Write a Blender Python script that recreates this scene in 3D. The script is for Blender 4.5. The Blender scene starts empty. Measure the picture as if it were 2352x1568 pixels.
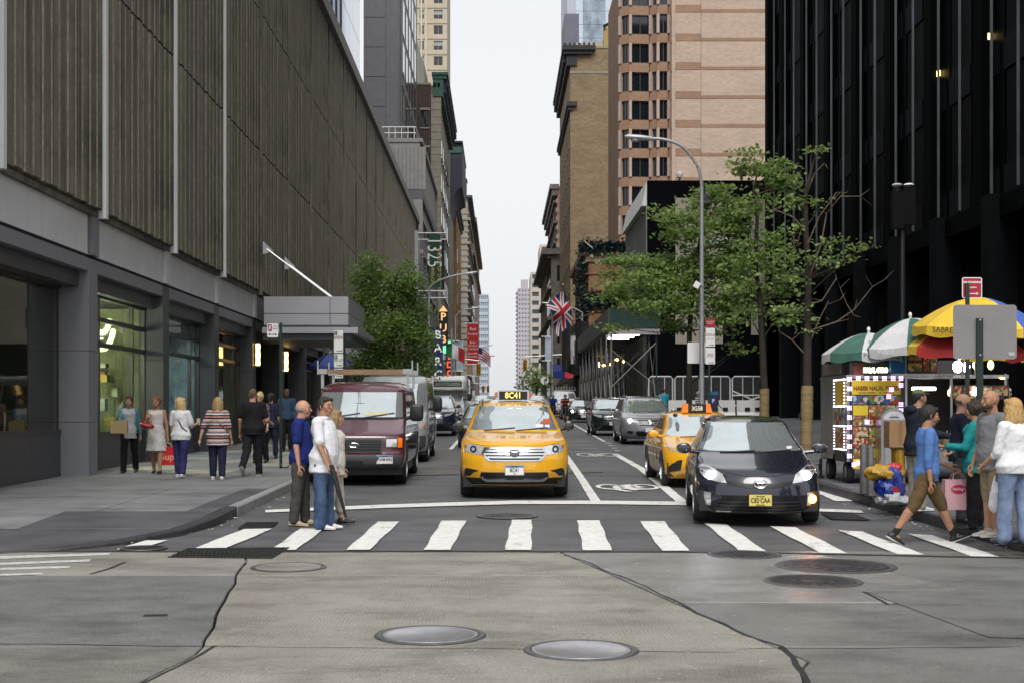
import bpy,bmesh,math,random
from mathutils import Vector,Matrix,noise as mnoise
R=math.radians
rnd=random.Random(7)
sc=bpy.context.scene
col=sc.collection
# ---------------------------------------------------------------- camera
FOC,VX,HZ,CAMZ,SLOPE=3200.0,1150.0,946.0,1.83,0.013  # measured on a 2352 px wide copy of the photo
cd=bpy.data.cameras.new('camera');cam=bpy.data.objects.new('camera',cd);col.objects.link(cam)
cam.location=(0,0,CAMZ);cam.rotation_euler=(R(90),0,0)
cd.sensor_width=36;cd.lens=FOC/2352*36
cd.shift_x=(1176-VX)/2352;cd.shift_y=(HZ-784)/2352
cd.clip_start=0.1;cd.clip_end=5000
cd.dof.use_dof=True;cd.dof.focus_distance=24;cd.dof.aperture_fstop=11.0
sc.camera=cam
# ---------------------------------------------------------------- world, sun, exposure
SUN_EL,SUN_AZ=52,183
w=bpy.data.worlds.new('World');sc.world=w;w.use_nodes=True
nt=w.node_tree;nt.nodes.clear()
out=nt.nodes.new('ShaderNodeOutputWorld');bg=nt.nodes.new('ShaderNodeBackground')
sky=nt.nodes.new('ShaderNodeTexSky');sky.sky_type='NISHITA';sky.sun_disc=False
sky.sun_elevation=R(SUN_EL);sky.sun_rotation=R(SUN_AZ);sky.dust_density=4.0;sky.air_density=1.2
hs=nt.nodes.new('ShaderNodeHueSaturation');hs.inputs['Saturation'].default_value=0.16
mixw=nt.nodes.new('ShaderNodeMixRGB');mixw.blend_type='MIX';mixw.inputs['Fac'].default_value=0.62
mixw.inputs['Color2'].default_value=(9.6,9.85,10.1,1)  # even cloud deck over the clear sky
nt.links.new(sky.outputs[0],hs.inputs['Color']);nt.links.new(hs.outputs[0],mixw.inputs['Color1'])
nt.links.new(mixw.outputs[0],bg.inputs['Color']);bg.inputs['Strength'].default_value=0.068
nt.links.new(bg.outputs[0],out.inputs[0])
sl=bpy.data.lights.new('sun','SUN');sl.energy=1.5;sl.angle=R(32);sl.color=(1,.96,.9)
so=bpy.data.objects.new('sun',sl);col.objects.link(so)
_el,_az=R(SUN_EL),R(SUN_AZ)
so.rotation_euler=Vector((math.sin(_az)*math.cos(_el),math.cos(_az)*math.cos(_el),math.sin(_el))).to_track_quat('Z','Y').to_euler()
so.location=(-20,-20,60)
sc.view_settings.view_transform='Standard';sc.view_settings.look='None'
sc.view_settings.exposure=0.82;sc.view_settings.gamma=1.0
sc.render.engine='CYCLES'
sc.cycles.max_bounces=6;sc.cycles.diffuse_bounces=3;sc.cycles.glossy_bounces=4
sc.cycles.transparent_max_bounces=16;sc.cycles.caustics_reflective=False;sc.cycles.caustics_refractive=False
sc.cycles.use_denoising=True
# ---------------------------------------------------------------- places
def P(x,y,Y):return Vector(((x-VX)/FOC*Y,Y,CAMZ+(HZ-y)/FOC*Y))
def gz(Y):return SLOPE*Y
def RG(x,y,h=0.0):
 Y=(CAMZ-h)*FOC/(y-(HZ-SLOPE*FOC));return Vector(((x-VX)/FOC*Y,Y,gz(Y)+h))
def XX(x,Y):return(x-VX)/FOC*Y
def ZZ(y,Y):return CAMZ+(HZ-y)/FOC*Y
def YW(x,X):return X*FOC/(x-VX)
# ---------------------------------------------------------------- materials
MATS={}
def M(name,c,rough=.6,metal=0,var=.12,vs=2.5,bump=0,bs=40,st=(1,1,1),spec=.5,coat=0,c2=None,em=None,es=0,ior=1.5,det=5,alpha=1):
 if name in MATS:return MATS[name]
 m=bpy.data.materials.new(name);m.use_nodes=True;MATS[name]=m
 n,l=m.node_tree.nodes,m.node_tree.links
 b=n['Principled BSDF'];b.inputs['Roughness'].default_value=rough;b.inputs['Metallic'].default_value=metal
 b.inputs['IOR'].default_value=ior;b.inputs['Specular IOR Level'].default_value=spec
 b.inputs['Coat Weight'].default_value=coat;b.inputs['Coat Roughness'].default_value=.03
 tc=n.new('ShaderNodeTexCoord');mp=n.new('ShaderNodeMapping');mp.inputs['Scale'].default_value=st
 l.new(tc.outputs['Object'],mp.inputs[0])
 if var>0 or c2:
  nz=n.new('ShaderNodeTexNoise');nz.inputs['Scale'].default_value=vs;nz.inputs['Detail'].default_value=det
  nz.inputs['Roughness'].default_value=.65
  l.new(mp.outputs[0],nz.inputs['Vector'])
  cr=n.new('ShaderNodeValToRGB');cr.color_ramp.elements[0].position=.3;cr.color_ramp.elements[1].position=.7
  a=[max(0,v*(1-var))for v in c];d=list(c2)if c2 else[min(1,v*(1+var))for v in c]
  if c2:a=list(c)
  cr.color_ramp.elements[0].color=(*a,1);cr.color_ramp.elements[1].color=(*d,1)
  l.new(nz.outputs[0],cr.inputs[0]);l.new(cr.outputs[0],b.inputs['Base Color'])
 else:b.inputs['Base Color'].default_value=(*c,1)
 if bump:
  nb=n.new('ShaderNodeTexNoise');nb.inputs['Scale'].default_value=bs;nb.inputs['Detail'].default_value=4
  l.new(mp.outputs[0],nb.inputs['Vector'])
  bp=n.new('ShaderNodeBump');bp.inputs['Strength'].default_value=min(1,bump);bp.inputs['Distance'].default_value=.02
  l.new(nb.outputs[0],bp.inputs['Height']);l.new(bp.outputs[0],b.inputs['Normal'])
 if em:b.inputs['Emission Color'].default_value=(*em,1);b.inputs['Emission Strength'].default_value=es
 return m
def brick_mat(name,c1,c2,mortar,bw=.22,bh=.075,rough=.85,axis='x',dirt=.35):
 if name in MATS:return MATS[name]
 m=M(name,c1,rough,var=0);n,l=m.node_tree.nodes,m.node_tree.links;b=n['Principled BSDF']
 tc=n.new('ShaderNodeTexCoord');sp=n.new('ShaderNodeSeparateXYZ');l.new(tc.outputs['Object'],sp.inputs[0])
 ad=n.new('ShaderNodeMath');ad.operation='ADD';l.new(sp.outputs[0],ad.inputs[0]);l.new(sp.outputs[1],ad.inputs[1])
 cb=n.new('ShaderNodeCombineXYZ');l.new(ad.outputs[0],cb.inputs[0]);l.new(sp.outputs[2],cb.inputs[1])
 bt=n.new('ShaderNodeTexBrick');bt.inputs['Color1'].default_value=(*c1,1);bt.inputs['Color2'].default_value=(*c2,1)
 bt.inputs['Mortar'].default_value=(*mortar,1);bt.inputs['Scale'].default_value=1
 bt.inputs['Brick Width'].default_value=bw;bt.inputs['Row Height'].default_value=bh;bt.inputs['Mortar Size'].default_value=.008
 l.new(cb.outputs[0],bt.inputs['Vector'])
 mp=n.new('ShaderNodeMapping');mp.inputs['Scale'].default_value=(.25,.25,.6);l.new(tc.outputs['Object'],mp.inputs[0])
 nz=n.new('ShaderNodeTexNoise');nz.inputs['Scale'].default_value=1;nz.inputs['Detail'].default_value=8;nz.inputs['Roughness'].default_value=.7
 l.new(mp.outputs[0],nz.inputs['Vector'])
 mr=n.new('ShaderNodeMapRange');mr.inputs[1].default_value=.3;mr.inputs[2].default_value=.7;mr.inputs[3].default_value=1-dirt;mr.inputs[4].default_value=1.1
 l.new(nz.outputs[0],mr.inputs[0])
 mx=n.new('ShaderNodeMixRGB');mx.blend_type='MULTIPLY';mx.inputs[0].default_value=1
 l.new(bt.outputs[0],mx.inputs[1]);l.new(mr.outputs[0],mx.inputs[2]);l.new(mx.outputs[0],b.inputs['Base Color'])
 return m
def glass_mat(name,tint,refl=.12,rough=.02,ior=1.5):
 if name in MATS:return MATS[name]
 m=bpy.data.materials.new(name);m.use_nodes=True;MATS[name]=m
 n,l=m.node_tree.nodes,m.node_tree.links;n.clear()
 o=n.new('ShaderNodeOutputMaterial');mx=n.new('ShaderNodeMixShader');t=n.new('ShaderNodeBsdfTransparent');g=n.new('ShaderNodeBsdfGlossy')
 t.inputs[0].default_value=(*tint,1);g.inputs['Roughness'].default_value=rough
 f=n.new('ShaderNodeFresnel');f.inputs[0].default_value=ior;ad=n.new('ShaderNodeMath');ad.operation='ADD';ad.use_clamp=True;ad.inputs[1].default_value=refl
 ge=n.new('ShaderNodeNewGeometry');iv=n.new('ShaderNodeMath');iv.operation='SUBTRACT';iv.inputs[0].default_value=1;l.new(ge.outputs['Backfacing'],iv.inputs[1]);mu=n.new('ShaderNodeMath');mu.operation='MULTIPLY'
 l.new(f.outputs[0],ad.inputs[0]);l.new(ad.outputs[0],mu.inputs[0]);l.new(iv.outputs[0],mu.inputs[1]);l.new(mu.outputs[0],mx.inputs[0]);l.new(t.outputs[0],mx.inputs[1]);l.new(g.outputs[0],mx.inputs[2]);l.new(mx.outputs[0],o.inputs[0])
 return m
 # ---------------------------------------------------------------- mesh builder
class MB:
 def __init__(s):s.v,s.f,s.m=[],[],[]
 def add(s,vs,fs,mi=0):
  o=len(s.v);s.v+=[tuple(p)for p in vs];s.f+=[tuple(i+o for i in f)for f in fs];s.m+=[mi]*len(fs);return s
 def box(s,x0,x1,y0,y1,z0,z1,mi=0,rot=None,bev=0):
  vs=[(x,y,z)for z in(z0,z1)for y in(y0,y1)for x in(x0,x1)]
  fs=[(0,2,3,1),(4,5,7,6),(0,1,5,4),(2,6,7,3),(0,4,6,2),(1,3,7,5)]
  if rot:vs=[rot@Vector(p)for p in vs]
  return s.add(vs,fs,mi)
 def quad(s,a,b,c,d,mi=0):return s.add([a,b,c,d],[(0,1,2,3)],mi)
 def tube(s,pts,rad,n=8,mi=0,cap=True,ell=None,up=None):
  """rings round a path; rad: number or list; ell: list of (rx, ry) with rx along the ring's side axis"""
  pts=[Vector(p)for p in pts];k=len(pts);rings=[]
  for i,p in enumerate(pts):
   t=(pts[min(i+1,k-1)]-pts[max(i-1,0)])
   t=t.normalized()if t.length>1e-9 else Vector((0,0,1))
   u=Vector(up)if up else(Vector((0,0,1))if abs(t.z)<.9 else Vector((0,1,0)))
   a=u.cross(t).normalized();b=t.cross(a).normalized()
   if ell:rx,ry=ell[i]
   else:rx=ry=rad if isinstance(rad,(int,float))else rad[i]
   rings.append([p+a*(rx*math.cos(2*math.pi*j/n))+b*(ry*math.sin(2*math.pi*j/n))for j in range(n)])
  vs=[q for r in rings for q in r];fs=[]
  for i in range(k-1):
   for j in range(n):
    fs.append((i*n+j,i*n+(j+1)%n,(i+1)*n+(j+1)%n,(i+1)*n+j))
  if cap:fs.append(tuple(range(n-1,-1,-1)));fs.append(tuple((k-1)*n+j for j in range(n)))
  return s.add(vs,fs,mi)
 def cap(s,a,b,ra,rb,n=10,mi=0,flat=1.0,up=None):
  """round-ended cone (closed)"""
  a,b=Vector(a),Vector(b);t=(b-a);L=t.length;t=t.normalized()if L>1e-6 else Vector((0,0,1))
  pts,ell=[],[]
  for k in range(4):an=math.pi/2*k/4;pts.append(a-t*ra*math.cos(an));ell.append((max(.001,ra*math.sin(an)),max(.001,ra*math.sin(an)*flat)))
  pts.append(a);ell.append((ra,ra*flat));pts.append(b);ell.append((rb,rb*flat))
  for k in range(1,5):an=math.pi/2*k/4;pts.append(b+t*rb*math.sin(an));ell.append((max(.001,rb*math.cos(an)),max(.001,rb*math.cos(an)*flat)))
  return s.tube(pts,0,n,mi,True,ell,up)
 def ball(s,c,rx,ry,rz,n=14,k=9,mi=0,mat=None):
  vs,fs=[],[];c=Vector(c)
  for i in range(k+1):
   a=math.pi*i/k
   for j in range(n):
    b=2*math.pi*j/n;p=Vector((rx*math.sin(a)*math.cos(b),ry*math.sin(a)*math.sin(b),rz*math.cos(a)))
    if mat:p=mat@p
    vs.append(c+p)
  for i in range(k):
   for j in range(n):fs.append((i*n+j,(i+1)*n+j,(i+1)*n+(j+1)%n,i*n+(j+1)%n))
  return s.add(vs,fs,mi)
 def lathe(s,prof,n=24,axis='z',c=(0,0,0),mi=0):
  vs,fs=[],[];c=Vector(c)
  for(r,h)in prof:
   for j in range(n):
    a=2*math.pi*j/n;p=(r*math.cos(a),r*math.sin(a),h)
    if axis=='x':p=(h,r*math.cos(a),r*math.sin(a))
    if axis=='y':p=(r*math.cos(a),h,r*math.sin(a))
    vs.append(c+Vector(p))
  for i in range(len(prof)-1):
   for j in range(n):fs.append((i*n+j,i*n+(j+1)%n,(i+1)*n+(j+1)%n,(i+1)*n+j))
  return s.add(vs,fs,mi)
 def prism(s,poly,a,b,plane='xz',mi=0):
  """polygon in a plane, from a to b along the third axis"""
  def pt(u,v,h):return{'xz':(u,h,v),'yz':(h,u,v),'xy':(u,v,h)}[plane]
  n=len(poly);vs=[pt(u,v,a)for u,v in poly]+[pt(u,v,b)for u,v in poly]
  fs=[tuple(range(n)),tuple(range(2*n-1,n-1,-1))]+[(i,(i+1)%n,n+(i+1)%n,n+i)for i in range(n)]
  return s.add(vs,fs,mi)
 def mesh(s,name,mats,smooth=False,angle=40):
  me=bpy.data.meshes.new(name);me.from_pydata(s.v,[],s.f)
  mats=mats if isinstance(mats,(list,tuple))else[mats]
  for m in mats:me.materials.append(m)
  if len(mats)>1:me.polygons.foreach_set('material_index',s.m)
  bm=bmesh.new();bm.from_mesh(me);bmesh.ops.recalc_face_normals(bm,faces=bm.faces);bm.to_mesh(me);bm.free()
  if smooth:
   me.polygons.foreach_set('use_smooth',[True]*len(me.polygons));me.set_sharp_from_angle(angle=R(angle))
  me.update();return me
 def build(s,name,mats,parent=None,smooth=False,angle=40,loc=None):
  return link(name,s.mesh(name,mats,smooth,angle),parent,loc)
def link(name,me,parent=None,loc=None):
 o=bpy.data.objects.new(name,me);col.objects.link(o)
 if parent is not None:o.parent=parent
 if loc is not None:o.location=loc
 return o
def tag(o,label=None,cat=None,group=None,kind=None):
 if label:o['label']=label
 if cat:o['category']=cat
 if group:o['group']=group
 if kind:o['kind']=kind
 return o
def thing(name,label,cat,loc=(0,0,0),rz=0,group=None):
 o=bpy.data.objects.new(name,None);o.empty_display_size=.2;col.objects.link(o);o.location=loc;o.rotation_euler=(0,0,rz)
 return tag(o,label,cat,group)
def copy_tree(o,parent=None,**kw):
 c=o.copy();col.objects.link(c)
 if parent is not None:c.parent=parent
 for ch in list(o.children):copy_tree(ch,c)
 for k,v in kw.items():c[k]=v
 return c
def structure(name,mb,m,**kw):return tag(mb.build(name,m,**kw),kind='structure')
BF=None
def text_mesh(txt,size,mat,align='CENTER',ext=.002,bold=0.0,sx=1.0,shear=0):
 """lettering as flat mesh in the local xz plane (read from -y)"""
 cu=bpy.data.curves.new('lettering','FONT');cu.body=txt;cu.size=size;cu.align_x=align;cu.align_y='CENTER'
 cu.extrude=ext;cu.offset=bold;cu.resolution_u=2;cu.shear=shear
 o=bpy.data.objects.new('lettering',cu);col.objects.link(o)
 me=bpy.data.meshes.new_from_object(o.evaluated_get(bpy.context.evaluated_depsgraph_get()))
 bpy.data.objects.remove(o);bpy.data.curves.remove(cu)
 me.transform(Matrix.Diagonal((sx,1,1,1)));me.transform(Matrix.Rotation(R(90),4,'X'));me.materials.clear();me.materials.append(mat);me.name='lettering'
 return me
def text(txt,size,mat,parent,loc,rz=0,name='lettering',rx=0,ry=0,**kw):
 o=link(name,text_mesh(txt,size,mat,**kw),parent,loc);o.rotation_euler=(rx,ry,rz);return o
 # common materials
black=M('black_plastic',(.012,.012,.014),.45,var=.1)
rubber=M('tyre_rubber',(.018,.018,.02),.8,var=.2,vs=20)
chrome=M('chrome',(.75,.76,.78),.12,1,var=.04)
steel=M('galvanised_steel',(.42,.43,.44),.45,.7,var=.15,vs=6)
white_pt=M('white_paint',(.75,.75,.74),.5,var=.05)
dark_steel=M('dark_green_steel',(.01,.028,.022),.45,.2,var=.2)
dglass=M('dark_window_glass',(.012,.015,.018),.04,var=.2,vs=.8,spec=.8)
# ================================================================ ground, road, pavements
bed=M('joint_dirt',(.012,.012,.012),.9,var=.3)
paint=M('road_paint',(.56,.56,.54),.6,var=.1,vs=9,c2=(.82,.82,.80),bump=.2,bs=120,det=12)
def wear(m,base,lo,hi,sc_):
 n,l=m.node_tree.nodes,m.node_tree.links;b=n['Principled BSDF'];src=b.inputs['Base Color'].links[0].from_socket
 tc=n.new('ShaderNodeTexCoord');mp=n.new('ShaderNodeMapping');mp.inputs['Scale'].default_value=(1,.45,1);nz=n.new('ShaderNodeTexNoise');nz.inputs['Scale'].default_value=sc_;nz.inputs['Detail'].default_value=14;nz.inputs['Roughness'].default_value=.75
 l.new(tc.outputs['Object'],mp.inputs[0]);l.new(mp.outputs[0],nz.inputs['Vector']);r=n.new('ShaderNodeMapRange');r.inputs[1].default_value=lo;r.inputs[2].default_value=hi;l.new(nz.outputs[0],r.inputs[0])
 mx=n.new('ShaderNodeMixRGB');l.new(r.outputs[0],mx.inputs[0]);l.new(src,mx.inputs[1]);mx.inputs[2].default_value=(*base,1);l.new(mx.outputs[0],b.inputs['Base Color'])
wear(paint,(.16,.16,.165),.56,.70,3.2)
worn_paint=M('worn_road_paint',(.28,.28,.28),.7,var=.2,vs=14,c2=(.66,.66,.65),det=12)
iron=M('cast_iron',(.055,.05,.055),.42,.6,var=.3,vs=9,bump=.2,bs=60)
iron_dark=M('grate_iron',(.05,.05,.055),.45,.6,var=.3,vs=9)
def slab_mat(name,c,groove=0.0,rough=.7,gs=38,ang=0.0):
 m=M(name,c,rough,var=.22,vs=1.1,c2=[v*1.5 for v in c],det=12)
 n,l=m.node_tree.nodes,m.node_tree.links;b=n['Principled BSDF'];src=b.inputs['Base Color'].links[0].from_socket
 tc=n.new('ShaderNodeTexCoord')
 n2=n.new('ShaderNodeTexNoise');n2.inputs['Scale'].default_value=70;n2.inputs['Detail'].default_value=6;l.new(tc.outputs['Object'],n2.inputs['Vector'])
 mr=n.new('ShaderNodeMapRange');mr.inputs[1].default_value=.35;mr.inputs[2].default_value=.65;mr.inputs[3].default_value=.72;mr.inputs[4].default_value=1.2
 l.new(n2.outputs[0],mr.inputs[0])
 mx=n.new('ShaderNodeMixRGB');mx.blend_type='MULTIPLY';mx.inputs[0].default_value=1;l.new(src,mx.inputs[1]);l.new(mr.outputs[0],mx.inputs[2])
 # oil and tyre stains
 n3=n.new('ShaderNodeTexNoise');n3.inputs['Scale'].default_value=.8;n3.inputs['Detail'].default_value=9;n3.inputs['Roughness'].default_value=.72
 mpp=n.new('ShaderNodeMapping');mpp.inputs['Scale'].default_value=(.8,1.6,1);mpp.inputs['Location'].default_value=(3.1,1.7,0);l.new(tc.outputs['Object'],mpp.inputs[0]);l.new(mpp.outputs[0],n3.inputs['Vector'])
 mr3=n.new('ShaderNodeMapRange');mr3.inputs[1].default_value=.47;mr3.inputs[2].default_value=.75;mr3.inputs[3].default_value=1;mr3.inputs[4].default_value=.35;l.new(n3.outputs[0],mr3.inputs[0])
 mx3=n.new('ShaderNodeMixRGB');mx3.blend_type='MULTIPLY';mx3.inputs[0].default_value=1;l.new(mx.outputs[0],mx3.inputs[1]);l.new(mr3.outputs[0],mx3.inputs[2])
 last=mx3.outputs[0];hsrc=n2.outputs[0]
 if groove:
  mp=n.new('ShaderNodeMapping');mp.inputs['Rotation'].default_value=(0,0,ang);l.new(tc.outputs['Object'],mp.inputs[0])
  wv=n.new('ShaderNodeTexWave');wv.bands_direction='X';wv.inputs['Scale'].default_value=gs/6.28;wv.inputs['Distortion'].default_value=5.0
  wv.inputs['Detail'].default_value=3;wv.inputs['Detail Scale'].default_value=.35;l.new(mp.outputs[0],wv.inputs['Vector'])
  mg=n.new('ShaderNodeMapRange');mg.inputs[1].default_value=.0;mg.inputs[2].default_value=.45;mg.inputs[3].default_value=1-groove;mg.inputs[4].default_value=1
  pm_=n.new('ShaderNodeMapRange');pm_.inputs[1].default_value=.35;pm_.inputs[2].default_value=.62;n5=n.new('ShaderNodeTexNoise');n5.inputs['Scale'].default_value=1.3;n5.inputs['Detail'].default_value=10;n5.inputs['Roughness'].default_value=.8;l.new(tc.outputs['Object'],n5.inputs['Vector']);l.new(n5.outputs[0],pm_.inputs[0])
  wm_=n.new('ShaderNodeMath');wm_.operation='MAXIMUM';l.new(wv.outputs[1],wm_.inputs[0]);l.new(pm_.outputs[0],wm_.inputs[1]);l.new(wm_.outputs[0],mg.inputs[0])
  m4=n.new('ShaderNodeMixRGB');m4.blend_type='MULTIPLY';m4.inputs[0].default_value=1;l.new(last,m4.inputs[1]);l.new(mg.outputs[0],m4.inputs[2]);last=m4.outputs[0]
  hsrc=wm_.outputs[0]
 bp=n.new('ShaderNodeBump');bp.inputs['Strength'].default_value=.5;bp.inputs['Distance'].default_value=.008
 l.new(hsrc,bp.inputs['Height']);l.new(bp.outputs[0],b.inputs['Normal']);l.new(last,b.inputs['Base Color']);return m
asphalt=slab_mat('asphalt',(.08,.081,.087),0,.62)
asphalt_patch=slab_mat('asphalt_patch',(.095,.094,.09),0,.7)
conc_beige=slab_mat('grooved_beige_concrete',(.215,.203,.176),.34,.5,62,0)
conc_beige2=slab_mat('plain_beige_concrete',(.21,.199,.175),.05,.55,60,.1)
conc_left=slab_mat('dull_grey_concrete',(.125,.126,.125),0,.62)
conc_left2=slab_mat('grooved_grey_concrete',(.15,.145,.13),.3,.62,56,.5)
conc_right=slab_mat('wet_grey_concrete',(.19,.188,.18),.10,.25,60,-.15)
conc_right2=slab_mat('speckled_grey_concrete',(.14,.139,.131),0,.42)
walk_grey=slab_mat('pavement_flag',(.165,.166,.172),0,.7)
walk_tan=slab_mat('tan_pavement_flag',(.30,.28,.235),0,.7)
walk_dark=slab_mat('dark_pavement',(.07,.071,.08),0,.65)
plaza_m=slab_mat('plaza_flag',(.095,.1,.11),0,.65)
kerb_m=M('kerb_granite',(.2,.2,.2),.7,var=.3,vs=5,bump=.2,bs=60,c2=(.3,.3,.3),det=8)
kerb_steel=M('kerb_steel_nosing',(.06,.06,.065),.5,.4,var=.3,vs=6)
mb=MB();mb.quad((-900,-60,gz(-60)-.12),(900,-60,gz(-60)-.12),(900,1500,gz(1500)-.12),(-900,1500,gz(1500)-.12))
structure('ground',mb,M('far_ground',(.1,.1,.1),.9))
def rk(Y):  # kerb line on the far side of the bike lane: widens into a parking bay
 if Y<30:return 6.05
 if Y<52:return 6.05+(Y-30)/22*.85
 return 6.9
LK=[(-9.6,15.55),(-7.6,15.75),(-5.74,15.97),(-5.16,16.35),(-4.6,17.05),(-4.15,18.1),(-3.98,19.4),(-3.95,21),(-4.0,27),(-4.05,40)]
def LKX(Y):
 if Y>=40:return-4.05
 for(x0,y0),(x1,y1)in zip(LK,LK[1:]):
  if y0<=Y<=y1:return x0+(x1-x0)*(Y-y0)/(y1-y0)
 return-9.6
def LH(Y):return max(.012,min(.15,.012+(Y-16)/4.6*.138))
def LZ(Y):return gz(Y)+LH(Y)
def SZ(X,Y):  # height of the pavement beside the black tower
 return gz(Y)+.15+max(0,min(1,(X-7.2)/7))*.55*min(1,max(0,(Y-24)/12))
mb=MB()
ys=[15.2+1.2*i for i in range(20)]+[40,52,60,80,120,200,400,900]
for a,b in zip(ys,ys[1:]):mb.quad((-4.6 if a>17 else-12,a,gz(a)-.012),(rk(a)+(.4 if a>17 else 8),a,gz(a)-.012),(rk(b)+(.4 if a>17 else 8),b,gz(b)-.012),(-4.6 if a>17 else-12,b,gz(b)-.012))
road=structure('road',mb,asphalt)
mb=MB();mb.quad((-60,-40,gz(-40)-.06),(60,-40,gz(-40)-.06),(60,16.6,gz(16.6)-.06),(-60,16.6,gz(16.6)-.06))
avenue=structure('avenue',mb,bed)
def slab_obj(name,poly,zf,th,mat,parent,gap=.012):
 """a paving piece from plan corners, shrunk for the joint, with a small bevel"""
 c=Vector((sum(p[0]for p in poly)/len(poly),sum(p[1]for p in poly)/len(poly)))
 def sh(d):
  o=[]
  for p in poly:
   v=Vector(p)-c;o.append(c+v*max(0,1-d/max(v.length*.71,.01)))
  return o
 t,e=sh(gap*1.6),sh(gap);n=len(poly);mb=MB()
 jit=rnd.uniform(-.002,.002)
 vs=[(p.x,p.y,zf(p.x,p.y)+jit)for p in t]+[(p.x,p.y,zf(p.x,p.y)-.007+jit)for p in e]+[(p.x,p.y,zf(p.x,p.y)-th)for p in e]
 fs=[tuple(range(n))]+[(i,(i+1)%n,n+(i+1)%n,n+i)for i in range(n)]+[(n+i,n+(i+1)%n,2*n+(i+1)%n,2*n+i)for i in range(n)]
 mb.add(vs,fs);return mb.build(name,mat,parent)
 # avenue slabs (joints measured from the photograph)
def jb(Y):return 0.75+(15.9-Y)/6.0*1.28 if Y>9.5 else 2.05-(9.6-Y)*.16
def ja(Y):return(-2.66+(14.1-Y)/4.0*.5 if Y>10 else-2.15-(10-Y)*.12)+.05*mnoise.noise((Y*1.3,2.2,0))
rows=[(14.1,16.25),(10.1,14.1),(6.2,10.1),(1.5,6.2),(-6,1.5)]
cols=[lambda Y:-18,lambda Y:-10.5,lambda Y:-6.4,ja,jb,lambda Y:4.9-.2*(Y-10),lambda Y:9.5,lambda Y:16]
flat=lambda x,y:gz(y)
for ri,(a,b)in enumerate(rows):
 for ci in range(len(cols)-1):
  L,Rr=cols[ci],cols[ci+1];a2=a if ci<4 else a+(2.1 if ri==1 else 0);b2=b if ci<4 else b+(2.1 if ri==2 else 0)
  if ri==0 and ci>=4:a2=12.2+1.9*0;a2=12.25
  if ri==1 and ci>=4:a2,b2=10.1,12.25
  if ri==2 and ci>=4:a2,b2=6.2,10.1
  m=[conc_left,conc_left,conc_left if ri!=2 else conc_left2,conc_beige if ri<2 else conc_beige2,conc_right if ri<1 else conc_right2,conc_right2,conc_right2][ci]
  if ri==0 and ci<3:m=conc_beige2
  steps=14;pl=[(L(a2+(b2-a2)*k/steps),a2+(b2-a2)*k/steps)for k in range(steps+1)];pr=[(Rr(a2+(b2-a2)*k/steps),a2+(b2-a2)*k/steps)for k in range(steps+1)]
  slab_obj('concrete_slab',pr+pl[::-1],flat,.05,m,avenue,.009)
  # tar filled cracks
def ribbon(name,pts,wd,m,parent,z=.004,zf=None,wob=0):
 mb=MB();P2=[Vector(p)for p in pts];L,Rr=[],[]
 fine=[]
 for a,b in zip(P2,P2[1:]):
  k=max(1,int((b-a).length/.25))
  for i in range(k):fine.append(a.lerp(b,i/k))
 fine.append(P2[-1])
 for i,p in enumerate(fine):
  t=(fine[min(i+1,len(fine)-1)]-fine[max(i-1,0)]).normalized();s=Vector((-t.y,t.x));ww=wd if isinstance(wd,(int,float))else wd[0]+(wd[1]-wd[0])*i/max(1,len(fine)-1)
  o=s*mnoise.noise((p.x*1.7+9,p.y*1.7,3.3))*wob*.12;f=zf or flat
  e1,e2=mnoise.noise((p.x*3.1,p.y*3.1,1.3)),mnoise.noise((p.x*3.1,p.y*3.1,7.7));l,r=p+s*(ww*(.5+wob*e1)+.25*wob*ww*rnd.uniform(-1,1))+o,p-s*(ww*(.5+wob*e2)+.25*wob*ww*rnd.uniform(-1,1))+o
  L.append((l.x,l.y,f(l.x,l.y)+z));Rr.append((r.x,r.y,f(r.x,r.y)+z))
 n=len(L);mb.add(L+Rr,[(i,i+1,n+i+1,n+i)for i in range(n-1)]);return mb.build(name,m,parent)
tar=M('crack_tar',(.018,.017,.017),.7,var=.3)
def g2(x,y):p=RG(x,y);return(p.x,p.y)
def gl(*pts):return[g2(*p)for p in pts]
ribbon('tar_seam',gl((1300,1273),(1345,1292),(1440,1330),(1560,1385),(1690,1445),(1790,1485)),.02,tar,avenue,.003,wob=.6)
ribbon('tar_seam',gl((1790,1485),(1820,1510),(1845,1545),(1858,1580),(1865,1640)),.05,tar,avenue,.003,wob=.25)
ribbon('tar_seam',gl((492,1482),(420,1525),(335,1568),(250,1620)),.03,tar,avenue,.003,wob=.3)
ribbon('tar_seam',gl((0,1477),(200,1481),(440,1483),(800,1487),(1100,1489),(1400,1496),(1690,1497)),.014,tar,avenue,.003,wob=.4)
ribbon('tar_seam',gl((1690,1490),(1900,1488),(2352,1486)),.014,tar,avenue,.003,wob=.4)
ribbon('tar_seam',gl((1980,1358),(2010,1372),(2040,1387),(2090,1386)),.03,tar,avenue,.003,wob=.3)
ribbon('tar_seam',gl((210,1318),(250,1305),(290,1290)),.04,tar,avenue,.003,wob=.3)
ribbon('tar_seam',gl((330,1413),(385,1412)),.10,tar,avenue,.004,wob=.1)
ribbon('tar_seam',gl((-20,1266.5),(300,1266.5),(700,1266),(1200,1266),(1700,1268),(2100,1276),(2400,1282)),.10,M('asphalt_edge',(.03,.03,.03),.8),road,.0065,wob=.25)
mb=MB();p=[RG(*q,h=.004)for q in((1990,1358),(2352,1352),(2380,1465),(2270,1462))];mb.quad(*p);mb.build('asphalt_repair',slab_mat('dark_repair',(.125,.125,.122),0,.5),avenue)
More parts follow.
